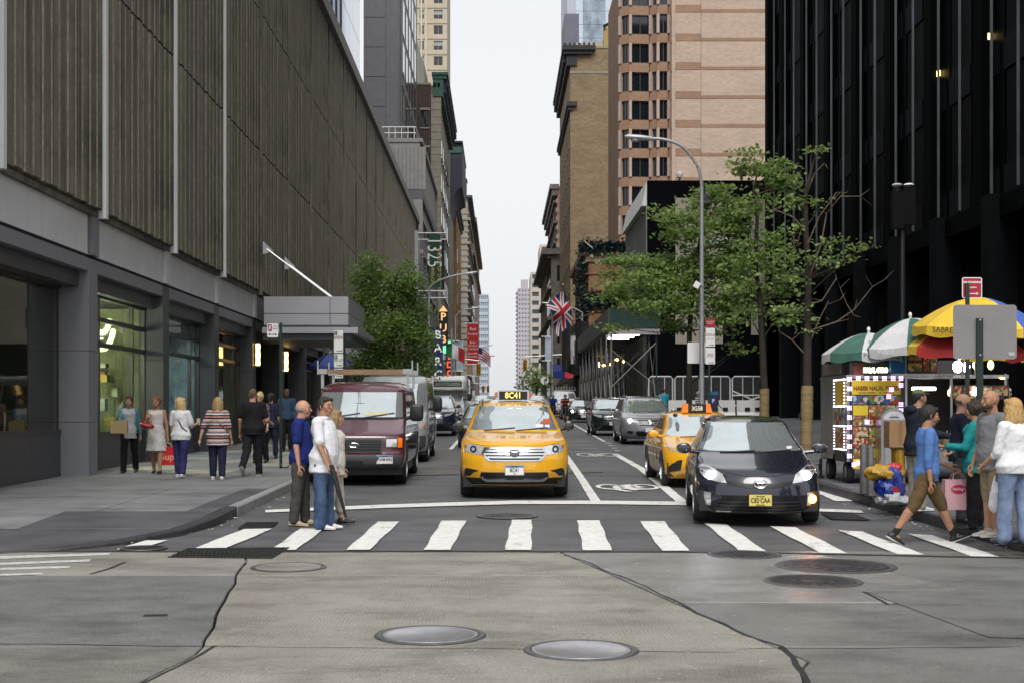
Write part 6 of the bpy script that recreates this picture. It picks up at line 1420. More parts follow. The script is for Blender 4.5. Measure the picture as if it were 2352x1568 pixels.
 for sg in(-1,1):
  q=MB();q.ball(HP(sg*.031,.0805,.012),.0115,.0075,.0052,8,6,0,Rh);q.ball(HP(sg*.031,.0865,.012),.0052,.003,.0048,8,6,1,Rh);q.build('eye',[eye_w,eye_d],t,True)
  q=MB();q.cap(HP(sg*.018,.089,.032),HP(sg*.046,.079,.034),.0045,.0035,6);q.build('eyebrow',brow_m if hair_kind!='bald' else M('grey_brow',(.12,.1,.09),.8,var=0),t)
 q=MB();q.cap(HP(-.02,.0895,-.05),HP(.02,.0895,-.05),.0065,.0065,6);q.build('lips',lip_m,t,True)
 # hair
 if hair and hair_kind!='none':
  q=MB()
  if hair_kind=='bald':
   for a in range(-10,11):an_=R(90+0);th_=R(-a*9.5);p=HP(.073*math.sin(th_),-.012-.083*math.cos(th_),-.015+.012*abs(math.cos(th_)));q.cap(p,p+U*.045,.0085,.006,7)
  elif hair_kind=='crop':
   q.ball(HP(0,-.015,.032),.0765*HK,.0895*HK,.0885*HK,18,12,0,Rh);q.cap(HP(0,-.055,-.01),HP(0,-.05,-.04),.05,.042,10)
  else:
   q.ball(HP(0,-.02,.034),.083*HK,.094*HK,.097*HK,18,12,0,Rh);q.cap(HP(0,-.06,0),HP(0,-.056,-.035),.058,.05,10);q.cap(HP(-.045,.048,.083),HP(.045,.05,.086),.028,.028,10)
   for sg in(-1,1):q.cap(HP(sg*.072,.01,.035),HP(sg*.073,.015,.0),.017,.01,8)
   if hair_kind=='bob':
    for a in range(-8,9):th_=R(a*15);p=HP(.078*math.sin(th_),-.02-.075*math.cos(th_),.01);q.cap(p,HP(.092*math.sin(th_),-.028-.082*math.cos(th_),-.10-.015*rnd.random()),.032,.016,8)
   if hair_kind=='curly':
    for i in range(46):a,b=rnd.uniform(0,6.28),rnd.uniform(-.1,1.3);q.ball(HP(.085*math.cos(a)*math.cos(b),-.02+.085*math.sin(a)*math.cos(b)-(.05 if math.sin(a)>0 else 0),.03+.09*math.sin(b)),.03,.03,.03,8,6)
   if hair_kind in('long','wavy'):
    for i in range(26):
     th_=R(rnd.uniform(-110,110));p=HP(.078*math.sin(th_),-.02-.075*math.cos(th_),.02);e=HP(.11*math.sin(th_),-.05-.085*math.cos(th_),-.19-.07*rnd.random());m_=p.lerp(e,.5)+Vector((rnd.uniform(-.02,.02),rnd.uniform(-.02,.02),0));q.cap(p,m_,.03,.026,7);q.cap(m_,e,.026,.01,7)
   if hair_kind=='pony':q.ball(HP(0,-.115,.02),.035,.035,.035,10,8);q.cap(HP(0,-.12,.01),HP(0,-.14,-.14),.03,.014,9)
   if hair_kind=='updo':q.ball(HP(0,-.05,.10),.07,.07,.05,12,8);q.cap(HP(-.05,.06,.09),HP(.06,.055,.05),.03,.03,9)
  hm=hair if not isinstance(hair,tuple)else M('hair_%d_%d_%d'%tuple(int(v*1000)for v in hair),hair,.6,var=.5,vs=30,bump=.9,bs=60,c2=[v*1.5 for v in hair],st=(1,1,.3))
  link('hair',remesh(q,'hair',hm,vox*.8,2),t)
  # clothes
 inf=.012*loose
 if top:
  q=MB();torso(q,hem-.03 if dress is None else.0,.302,inf+.004,flare=.17*(loose>1.05))
  for k,sg in((0,-1),(1,1)):
   shd,el,wr,fd=A[k];r0=.031*H*(.7+.3*g)+inf;q.cap(T(.268),shd,.045*H,r0,12)
   if sleeve>0:
    if sleeve<=1:q.cap(shd,shd.lerp(el,sleeve),r0,r0*(.98 if sleeve<.8 else.86),12)
    else:q.cap(shd,el,r0,.026*H*(.75+.25*g)+inf*.8,12);q.cap(el,el.lerp(wr,sleeve-1),.026*H*(.75+.25*g)+inf*.8,.019*H+inf*.7,12)
  link('shirt',remesh(q,'shirt',top,vox,3,wr=.008),t)
  if collar:
   q=MB();
   for a in range(0,17):an_=R(-150+a*18.75);q.cap(T(.302)+(LF*math.sin(an_)*.043*H+FW*math.cos(an_)*.042*H),T(.318)+(LF*math.sin(an_)*.04*H+FW*math.cos(an_)*.04*H),.013,.011,7)
   link('collar',remesh(q,'collar',collar,vox*.8,2),t)
 if dress is not None:
  q=MB();torso(q,-.02,.285,inf+.002,flare=.1);pts=[T(.04),T(-.06),T(-.15),T(-.235)];wv=.098*g*H
  q.tube(pts,0,18,0,True,[(wv*.98,wv*.78),(wv*1.12,wv*.95),(wv*1.22,wv*1.1),(wv*1.32,wv*1.2)],up=-FW)
  for sg in(-1,1):q.cap(T(.24,.03,sg*.04),T(.292,0,sg*.065),.016,.014,8)
  link('dress',remesh(q,'dress',dress,vox,3,wr=.01),t)
 if bottom:
  q=MB();torso(q,-.05,.03,inf*.35)
  for k,sg in((0,-1),(1,1)):
   hip,kn,an,ft=J[k];hip,kn,an=hip+root,kn+root,an+root;r0=.053*H*(.6+.4*g)+inf;rk_=.035*H*(.7+.3*g)+inf*1.2
   q.cap(hip,kn if leglen>=.5 else hip.lerp(kn,leglen*2),r0,rk_ if leglen>=.5 else rk_+.016,14)
   if leglen>.5:
    e=kn.lerp(an+(kn-an).normalized()*-.012*H if leglen>=1 else an,(leglen-.5)*2*.97);r2=(.027*H+inf*1.4)*cuffs;q.cap(kn,kn.lerp(e,.5),rk_,(rk_+r2)/2*.99,14);q.cap(kn.lerp(e,.5),e,(rk_+r2)/2*.99,r2,14)
  link('trousers' if leglen>.6 else 'shorts',remesh(q,'trousers',bottom,vox,3,wr=.010),t)
 if shoes:
  for k in(0,1):
   hip,kn,an,ft=J[k];an=an+root;an_=min(35,max(-60,ft*.9));fd=(FW*math.cos(R(an_))+U*math.sin(R(an_))).normalized();dn=(-U*math.cos(R(an_))+FW*math.sin(R(an_))).normalized();sole=an+dn*.036*H
   q=MB();q.cap(sole-fd*.02*H+(-dn)*.012*H,sole+fd*.045*H-dn*.008*H,.024*H,.027*H,12,0,.8);q.cap(sole+fd*.045*H-dn*.006*H,sole+fd*.105*H,.027*H,.02*H,12,0,.62);q.cap(sole-fd*.012*H-dn*.012*H,an-dn*.0,.024*H,.024*H,12)
   link('shoe',remesh(q,'shoe',shoes[0],vox*.8,2),t)
   if len(shoes)>1:q=MB();q.cap(sole-fd*.018*H+dn*.006*H,sole+fd*.1*H+dn*.006*H,.027*H,.024*H,12,0,.22);q.build('sole',shoes[1],t,True)
   if sock:q=MB();q.cap(an,an.lerp(kn+root,.22),.0245*H,.0245*H,12);q.build('sock',sock,t,True)
 t['J']=0;del t['J']
 return dict(t=t,hand=[A[0][2]+A[0][3]*.075*H,A[1][2]+A[1][3]*.075*H],T=T,HP=HP,hip=root,A=A,J=J,root=root)
def wpos(p,v):m=Matrix.Translation(p['t'].location)@Matrix.Rotation(p['t'].rotation_euler.z,4,'Z');return m@v
def held(p,k,name,label,cat,build,group=None,off=(0,0,0)):
 w_=wpos(p,p['hand'][k])+Vector(off);t=thing(name,label,cat,w_,0,group);build(t);return t
def ground_at(x,y,h):q=RG(x,y,h);return q
jean=denim('blue_jeans',(.022,.04,.085),(.075,.125,.22));jean_d=denim('dark_jeans',(.012,.014,.035),(.025,.03,.06));jean_n=denim('navy_jeans',(.018,.02,.085),(.045,.05,.16));jean_l=denim('pale_jeans',(.11,.15,.25),(.22,.28,.42))
whit=cloth('white_cotton',(.68,.68,.70),.06);blk=cloth('black_cotton',(.012,.012,.014));nav=cloth('navy_cotton',(.018,.02,.05));whsole=M('white_sole',(.6,.6,.58),.6,var=.05);blsh=M('black_shoe',(.012,.012,.012),.4,var=.1);whsh=M('white_shoe',(.6,.6,.6),.5,var=.1);tansh=M('pale_tan_shoe',(.42,.34,.23),.5,var=.1)
# three crossing, standing in profile looking to the right
p=person('bald man in royal blue polo shirt and grey trousers crossing in profile',RG(690,1205),90,1.74,girth=1.12,skin_m=sk_pink,legs=((-4,2),(5,3)),arms=((-4,5,12),(4,6,14)),top=cloth('royal_blue_polo',(.012,.022,.13),.2),sleeve=.72,hem=-.02,collar=cloth('royal_blue_collar',(.016,.03,.16)),bottom=cloth('grey_trousers',(.06,.058,.056),.2),shoes=(tansh,tansh),hair=(.2,.19,.18),hair_kind='bald',belly=.012,loose=1.15,vox=.009,group='three people crossing beside the maroon van')
p=person('dark haired man in white polo and jeans frowning towards the camera',RG(742,1214),78,1.78,girth=1.25,skin_m=sk_tan,legs=((0,0),(3,2)),arms=((8,8,18),(2,6,10)),head=-28,top=cloth('white_polo',(.66,.66,.69),.05),sleeve=.8,hem=-.075,collar=whit,bottom=jean,shoes=(whsh,whsole),hair=(.025,.016,.011),hair_kind='short',belly=.02,loose=1.5,vox=.010,cuffs=1.3,group='three people crossing beside the maroon van')
def umb(t):
 mb=MB();d=Vector((.30,-.12,-1.0)).normalized();a=Vector((0,0,.1));mb.tube([a-d*.0,a+d*.08,a+d*.4,a+d*.72,a+d*.74],0,10,ell=[(.03,.03),(.036,.036),(.03,.03),(.014,.014),(.004,.004)]);mb.build('folded_cloth',M('umbrella_black',(.008,.008,.01),.7,var=.2,bump=.5,bs=20),t,True)
 mb=MB();mb.tube([a+d*.74,a+d*.84],.005,6);mb.build('tip',black,t);mb=MB();mb.tube([a,a-d*.2,a-d*.26+Vector((-.02,0,.01)),a-d*.27+Vector((-.05,0,0))],.013,8);mb.build('handle',M('umbrella_wood',(.25,.1,.04),.4),t,True)
held(p,0,'folded_umbrella','folded black umbrella with wooden handle held point down by the man in white','umbrella',umb)
p=person('woman in cream jacket and cropped trousers behind the man in white polo',RG(766,1204),90,1.60,'f',1.2,sk_fair,legs=((-4,2),(9,4)),arms=((0,6,12),(4,6,16)),top=cloth('cream_jacket',(.58,.54,.48),.08),sleeve=1.9,hem=-.07,bottom=cloth('cream_trousers',(.42,.38,.31),.12),leglen=.86,shoes=(blsh,),hair=(.2,.13,.06),hair_kind='bob',loose=1.3,vox=.01,group='three people crossing beside the maroon van')
# people on the pavement by the hotel
def LP(x,y):q=RG(x,y,.15);return Vector((q.x,q.y,LZ(q.y)))
gp='people on the pavement by the hotel'
p=person('woman in teal cardigan carrying a paper bag walking towards the camera',LP(297,1085),6,1.64,'f',.95,sk_tan,legs=((14,12),(-14,6)),arms=((25,4,75,18),(-18,8,12)),top=cloth('grey_blouse',(.33,.34,.37),.2),sleeve=0,hem=-.05,bottom=cloth('black_trousers',(.01,.01,.012)),shoes=(blsh,),hair=(.03,.016,.01),hair_kind='pony',loose=1.1,group=gp)
q=MB()
for k,sg in((0,-1),(1,1)):
 shd,el,wr,fd=p['A'][k];q.cap(shd,el,.068,.056,12);q.cap(el,el.lerp(wr,.8),.056,.042,12);q.cap(p['T'](.28,0,sg*.05),p['T'](-.08,-.01,sg*.085),.05,.045,10)
q.cap(p['T'](.27,-.03),p['T'](-.06,-.05),.1,.11,12)
link('cardigan',remesh(q,'cardigan',cloth('teal_cardigan',(.07,.19,.22)),.012,3),p['t'])
def paperbag(m,w_,h_,d_,txt=None,tm=None,ts=.08,hm=None,drop=.0):
 def f(t):
  mb=MB();z1=-.10-drop;z0=z1-h_;a,b=w_/2,d_/2;vs=[(-a,-b,z0),(a,-b,z0),(a,b,z0),(-a,b,z0),(-a*1.03,-b,z1),(a*1.03,-b,z1),(a*1.03,b,z1),(-a*1.03,b,z1)]
  mb.add(vs,[(0,1,2,3),(0,4,5,1),(2,6,7,3),(1,5,6,2),(3,7,4,0)]);mb.build('bag_body',m,t)
  for y in(-b,b):mb=MB();mb.tube([(-a*.45,y,z1-.01),(-a*.35,y*.6,z1*.4),(0,y*.2,-.01),(a*.35,y*.6,z1*.4),(a*.45,y,z1-.01)],.006,6);mb.build('handle',hm or m,t)
  if txt:text(txt,ts,tm,t,(0,-b-.006,(z0+z1)/2-.02),bold=.002)
 return f
t=held(p,0,'paper_bag','tan paper bag held up by the woman in the teal cardigan','bag',paperbag(M('kraft_paper',(.34,.24,.11),.7,var=.1),.34,.26,.1,hm=blsh),off=(-.05,-.04,.10))
p=person('woman in white summer dress with a red shopping bag walking towards the camera',LP(360,1087),0,1.63,'f',1.05,sk_tan,legs=((-8,10),(12,4)),arms=((30,8,85,25),(-4,10,8)),dress=cloth('white_dress',(.52,.50,.48),.12),shoes=(blsh,),hair=(.14,.06,.025),hair_kind='curly',group=gp)
held(p,1,'red_shopping_bag','bright red shopping bag with gold lettering held by the woman in the dress','bag',paperbag(M('red_bag_paper',(.55,.012,.015),.45,var=.05),.34,.38,.13,'Sup',M('gold_print',(.75,.45,.3),.4,var=0),.2,M('cream_handle',(.6,.5,.3),.7)))
def purse(t):mb=MB();mb.cap((-.05,0,-.12),(.05,0,-.14),.1,.1,12,0,.6);mb.build('pouch',M('red_leather',(.3,.01,.015),.4),t,True);mb=MB();mb.tube([(-.09,0,-.08),(-.04,.03,.12),(.06,.04,.1),(.09,0,-.08)],.008,6);mb.build('strap',M('red_leather2',(.25,.01,.012),.4),t)
held(p,0,'red_purse','small red handbag on the arm of the woman in the white dress','bag',purse,off=(-.02,0,-.05))
p=person('blonde woman in white tee and blue jeans seen from behind holding a cup',LP(415,1096),165,1.60,'f',1.2,sk_fair,legs=((-6,6),(8,4)),arms=((16,10,88,10),(4,10,14)),head=-30,nod=-12,top=whit,sleeve=.75,hem=-.03,bottom=jean_n,leglen=.97,shoes=(whsh,whsole),hair=(.42,.30,.13),hair_kind='bob',loose=1.2,group=gp)
q=MB();pts=[p['T'](.29,.0,.06),p['T'](.2,-.075,.0),p['T'](.1,-.08,-.06),p['T'](.04,-.03,-.105)];q.tube(pts,.012,6);q.build('bag_strap',blsh,p['t'],True)
def cup(t):mb=MB();mb.lathe([(.001,-.05),(.032,-.05),(.042,.07),(.044,.08),(.03,.085),(.001,.085)],14);mb.build('cup_body',M('cup_cream',(.55,.45,.32),.6),t,True)
held(p,0,'paper_cup','pale paper coffee cup in the hand of the blonde woman in white','cup',cup)
p=person('woman in pink black and white striped blouse seen from behind',LP(500,1101),180,1.60,'f',1.35,sk_fair,legs=((-3,3),(5,3)),arms=((0,12,20),(-6,24,6)),top=striped('striped_blouse',[(.5,.48,.48),(.02,.02,.025),(.42,.2,.18),(.02,.02,.03),(.55,.5,.5),(.10,.10,.12),(.45,.24,.22)],.028),sleeve=.95,hem=-.085,bottom=jean_d,leglen=.96,shoes=(whsh,whsole),hair=(.26,.17,.07),hair_kind='bob',loose=1.4,group=gp)
q=MB();pts=[p['T'](.29,.0,.06),p['T'](.22,-.085,.02),p['T'](.14,-.09,-.06),p['T'](.06,-.03,-.125)];q.tube(pts,.009,6);q.build('bag_strap',M('tan_strap',(.2,.09,.04),.5),p['t'],True)
p=person('burly man in black tee and black trousers walking away from the camera',LP(580,1091),176,1.80,'m',1.3,sk_pink,legs=((10,2),(-12,32)),arms=((6,14,70),(2,10,18)),top=blk,sleeve=.68,hem=-.035,bottom=cloth('black_jeans',(.014,.014,.017)),shoes=(blsh,whsole),hair=(.09,.05,.028),hair_kind='crop',loose=1.2,group=gp)
q0=LP(597,1040);p=person('blonde woman with piled up hair facing the camera behind the man in black',(XX(598,34),34,LZ(34)),-5,1.70,'f',1.0,sk_fair,legs=((4,3),(-8,6)),arms=((5,8,30),(5,8,30)),nod=14,top=cloth('patterned_top',(.03,.02,.02),c2=(.3,.2,.18),vs=30),sleeve=.3,bottom=blk,shoes=(blsh,),hair=(.45,.34,.16),hair_kind='updo',group=gp,vox=.013)
p=person('woman in navy top with black ponytail walking away beside the green post',LP(622,1053),178,1.70,'f',1.1,sk_tan,legs=((8,2),(-10,40)),arms=((4,8,14),(-2,10,12)),top=nav,sleeve=.7,hem=-.03,bottom=jean_d,leglen=.94,shoes=(blsh,),hair=(.01,.009,.011),hair_kind='pony',loose=1.15,group=gp,vox=.012)
p=person('man in blue shirt standing in shade beyond the green post',(XX(659,41),41,LZ(41)),5,1.84,'m',1.05,sk_dark,legs=((3,2),(-3,2)),arms=((2,7,12),(2,7,12)),top=cloth('slate_blue_shirt',(.035,.06,.11)),sleeve=1.9,bottom=blk,shoes=(blsh,),hair=(.01,.009,.009),hair_kind='crop',loose=1.2,group=gp,vox=.013)
# people by the food cart
gr_='people by the food cart'
def RP(x,y):q=RG(x,y,.15);return Vector((q.x,q.y,SZ(q.x,q.y)))
ps=RG(2128,1245);khaki=cloth('brown_cargo_cotton',(.115,.075,.035),.25)
p=person('young man in blue jumper and brown cargo shorts striding across with a pink bag',(ps.x,ps.y,ps.z),88,1.76,'m',1.0,sk_tan,legs=((-24,10),(27,4)),arms=((-6,6,10),(20,6,42)),head=4,nod=8,top=cloth('blue_jumper',(.085,.18,.42),.15),sleeve=1.35,hem=-.03,bottom=khaki,leglen=.56,shoes=(blsh,whsole),sock=M('black_sock',(.01,.01,.012),.9,var=0),hair=(.015,.011,.009),hair_kind='short',loose=1.15,vox=.009,group=gr_)
def pinkbag(t):
 paperbag(M('pink_paper',(.62,.36,.40),.55,var=.06),.33,.38,.12)(t)
 mb=MB();mb.prism([(.095*math.cos(a),-.22+.055*math.sin(a))for a in[2*math.pi*k/22 for k in range(22)]],-.068,-.062,'xz');mb.build('badge',M('badge_red',(.5,.02,.08),.5,var=0),t)
 text("Darling's",.046,M('badge_white',(.75,.75,.75),.5,var=0),t,(0,-.072,-.22))
held(p,1,'pink_paper_bag','pale pink paper bag with a red oval badge carried by the striding young man','bag',pinkbag)
p=person('man in dark hoodie and green cap standing at the food cart',RP(2106,1172),110,1.74,'m',1.15,sk_tan,legs=((0,0),(3,2)),arms=((20,6,60),(20,6,60)),top=cloth('dark_navy_hoodie',(.014,.018,.028)),sleeve=1.95,hem=-.05,bottom=cloth('stone_chinos',(.27,.25,.21),.12),shoes=(whsh,whsole),hair=(.01,.01,.01),hair_kind='crop',loose=1.5,group=gr_,vox=.012)
q=MB();q.ball(p['HP'](0,-.01,.07),.082,.1,.065,16,8);q.cap(p['HP'](-.03,.09,.06),p['HP'](.03,.15,.05),.045,.04,10,0,.25);q.build('cap',cloth('olive_cap',(.10,.12,.05)),p['t'],True)
q=MB();q.ball(p['T'](.30,-.06),.11,.08,.07,14,8);q.build('hood',MATS['dark_navy_hoodie'],p['t'],True)
p=person('balding older man in navy shirt waiting in the queue at the cart',RP(2206,1199),75,1.68,'m',1.15,sk_pink,legs=((0,0),(3,2)),arms=((20,6,40),(22,6,55)),top=cloth('dark_navy_shirt',(.01,.013,.028)),sleeve=1.9,hem=-.03,bottom=cloth('charcoal_trousers',(.035,.04,.045)),shoes=(blsh,blsh),hair=(.05,.035,.025),hair_kind='bald',loose=1.2,group=gr_,vox=.011)
p=person('woman with short dark hair in a turquoise jacket waiting with a camera',RP(2243,1216),240,1.58,'f',1.2,sk_tan,legs=((0,0),(3,2)),arms=((18,6,55,14),(22,8,70,14)),top=cloth('turquoise_jacket',(.015,.21,.22),.15),sleeve=1.9,hem=-.06,bottom=cloth('black_slacks',(.01,.01,.012)),shoes=(blsh,),hair=(.025,.013,.009),hair_kind='curly',loose=1.3,group=gr_,vox=.011)
def camb(t):mb=MB();mb.box(-.07,.07,-.03,.03,-.045,.045);mb.box(-.025,.025,-.03,.03,.045,.065);mb.build('camera_body',black,t);mb=MB();mb.lathe([(.036,0),(.036,-.06),(.001,-.06)],14,'y',c=(0,-.03,0));mb.build('lens',blackp,t,True)
q=thing('camera','black camera hanging at the waist of the woman in turquoise','camera',wpos(p,p['T'](.06,.1,.08)));camb(q)
p=person('bald bearded man in grey tee and khaki shorts holding a white carrier bag',RP(2281,1232),285,1.72,'m',1.2,sk_tan,legs=((0,0),(3,2)),arms=((4,8,14),(4,8,14)),top=cloth('grey_tee',(.17,.17,.18),.12),sleeve=.85,hem=-.05,bottom=cloth('khaki_shorts',(.24,.19,.12),.15),leglen=.56,shoes=(M('grey_trainers',(.35,.33,.3),.6),whsole),hair=None,loose=1.3,group=gr_,vox=.01)
q=MB()
for a in range(-6,7):th_=R(a*13);q.ball(p['HP'](.062*math.sin(th_),.012+.066*math.cos(th_),-.055-.016*math.cos(th_)),.018,.018,.02,8,6)
q.build('beard',M('beard_hair',(.035,.02,.012),.8,var=.3,vs=40),p['t'],True)
def carrier(t):
 q=MB();q.cap((0,0,-.22),(0,0,-.34),.085,.10,14,0,.7);q.cap((-.01,0,-.1),(0,0,-.2),.03,.075,12,0,.6);q.cap((-.05,0,-.15),(-.02,0,0),.02,.012,8);q.cap((.05,0,-.15),(.02,0,0),.02,.012,8)
 link('bag_body',remesh(q,'bag_body',M('white_plastic_bag',(.66,.66,.7),.35,var=.08,bump=.9,bs=22),.012,1),t)
held(p,1,'carrier_bag','crumpled white plastic carrier bag in the hand of the bald bearded man','bag',carrier)
p=person('woman with wavy blonde hair in white top and pale jeans by the cart',RP(2330,1247),205,1.62,'f',1.25,sk_tan,legs=((-4,3),(6,4)),arms=((10,10,50),(10,10,40)),nod=-8,top=whit,sleeve=1.3,hem=-.02,bottom=jean_l,shoes=(M('boot_blue',(.08,.09,.12),.6),blsh),hair=(.36,.22,.08),hair_kind='wavy',loose=1.3,cuffs=1.25,group=gr_,vox=.011)
p=person('man in pale cap and printed black tee far behind the cart queue',(XX(2314,27),27,SZ(9.8,27)),320,1.74,'m',1.0,sk_tan,legs=((0,0),(3,2)),arms=((20,8,80,20),(20,8,80,20)),top=cloth('printed_black_tee',(.012,.012,.014),c2=(.1,.1,.11),vs=9),sleeve=.7,bottom=blk,shoes=(blsh,),hair=(.015,.012,.01),hair_kind='crop',loose=1.2,group=gr_,vox=.013)
q=MB();q.ball(p['HP'](0,-.01,.07),.084,.1,.062,16,8);q.cap(p['HP'](-.03,.09,.05),p['HP'](.03,.14,.045),.04,.036,10,0,.25);q.build('cap',cloth('grey_cap',(.3,.3,.28)),p['t'],True)
# people by the barriers, far away
gb='people by the construction barrier'
for(x,yh,Y,lab,tp,face,hr_)in((1524,893,74,'person in a sky blue top seen from behind at the wire fence',cloth('sky_blue_top',(.04,.30,.45)),190,(.02,.012,.01)),(1603,900,66,'grey haired man in a striped tee by the white barrier',striped('far_striped_tee',[(.6,.6,.62),(.04,.05,.10)],.05),60,(.25,.24,.22)),(1641,902,64,'person in blue jacket and white cap by the barrier',cloth('cobalt_jacket',(.02,.05,.28)),40,(.3,.25,.1))):
 z=SZ(XX(x,Y),Y);Hh=ZZ(yh-1,Y)-z;p=person(lab,(XX(x,Y),Y,z),face,max(1.5,min(1.85,Hh)),'m',1.1,sk_tan,legs=((0,0),(3,2)),arms=((8,8,30),(12,8,40)),top=tp,sleeve=.8,bottom=cloth('far_beige_trousers',(.2,.17,.12)),shoes=(blsh,),hair=hr_,hair_kind='short',vox=.016,group=gb)
 if 'cap' in lab:q=MB();q.ball(p['HP'](0,-.01,.06),.09,.1,.07,12,8);q.build('cap',whit,p['t'],True)
 # cyclists
def bicycle(x,Y,label):
 t=thing('bicycle',label,'bicycle',(x,Y,gz(Y)),group='bicycles in the bike lane');me=MB();n=26
 me.tube([(0,.33*math.cos(a),.33*math.sin(a))for a in[2*math.pi*k/n for k in range(n+1)]],.022,6,cap=False)
 for k in range(8):a=math.pi*k/4;me.tube([(0,.0,.0),(0,.31*math.cos(a),.31*math.sin(a))],.004,4)
 wm=me.mesh('wheel',rubber)
 for y in(0,1.02):link('wheel',wm,t,(0,y,.34))
 mb=MB()
 for a,b in(((0,.0,.34),(0,.14,.95)),((0,.14,.9),(0,.62,.82)),((0,.12,.8),(0,.55,.32)),((0,.55,.32),(0,.64,.92)),((0,.55,.32),(0,1.02,.34)),((0,.63,.8),(0,1.02,.34))):mb.tube([a,b],.018,6)
 mb.build('frame',blackp,t);mb=MB();mb.tube([(-.28,.05,1.04),(-.1,.1,1.03),(.1,.1,1.03),(.28,.05,1.04)],.015,6);mb.tube([(0,.1,1.03),(0,.14,.92)],.018,6);mb.build('handlebar',black,t);mb=MB();mb.cap((0,.58,.94),(0,.8,.95),.04,.075,8,0,.4);mb.build('saddle',black,t);return t
hel=M('helmet_shell',(.03,.03,.035),.4,var=.8,vs=14,c2=(.6,.6,.62))
for(x,Y,lab,tp,sl)in((1271,88,'cyclist in a blue tee and helmet riding towards the camera',cloth('cobalt_tee',(.015,.03,.16)),.7),(1299,83,'cyclist in an orange striped jersey and black helmet riding towards the camera',striped('orange_black_jersey',[(.03,.02,.02),(.5,.13,.06),(.02,.015,.015),(.02,.015,.015)],.05),.7)):
 X=XX(x,Y);bicycle(X,Y,'black bicycle under the cyclist in %s'%('blue' if 'blue' in lab else 'orange stripes'))
 p=person(lab,(X,Y+.62,gz(Y)+.22),0,1.76,'m',1.05,sk_tan,legs=((62,70),(40,30)),arms=((46,10,20),(46,10,20)),lean=22,top=tp,sleeve=sl,bottom=blk,leglen=.7,shoes=(blsh,),hair=(.01,.01,.01),hair_kind='crop',vox=.016,group='cyclists')
 q=MB();q.ball(p['HP'](0,-.01,.06),.1,.13,.085,14,8);q.build('helmet',hel if 'blue' in lab else blackp,p['t'],True)
 # ================================================================ trees
bark=M('dark_bark',(.03,.024,.018),.9,var=.4,vs=6,bump=.8,bs=25,st=(1,1,.3));bare=M('bare_wood',(.13,.10,.07),.8,var=.3,vs=8,bump=.3)
burlap=M('burlap_wrap',(.27,.19,.09),.9,var=.25,vs=5,bump=.8,bs=18,st=(.3,.3,2.2))
def leaf_mat(n,c,c2):
 m=M(n,c,.5,var=.3,vs=1.6,c2=c2,spec=.45);nd,l=m.node_tree.nodes,m.node_tree.links;b=nd['Principled BSDF']
 tr=nd.new('ShaderNodeBsdfTranslucent');tr.inputs[0].default_value=(*[min(1,v*2.2)for v in c2],1);mx=nd.new('ShaderNodeMixShader');mx.inputs[0].default_value=.28
 o=nd['Material Output'];l.new(b.outputs[0],mx.inputs[1]);l.new(tr.outputs[0],mx.inputs[2]);l.new(mx.outputs[0],o.inputs[0]);return m
leaf_a=leaf_mat('leaf_green',(.085,.15,.035),(.25,.34,.11));leaf_b=leaf_mat('ginkgo_green',(.06,.12,.026),(.17,.25,.065))
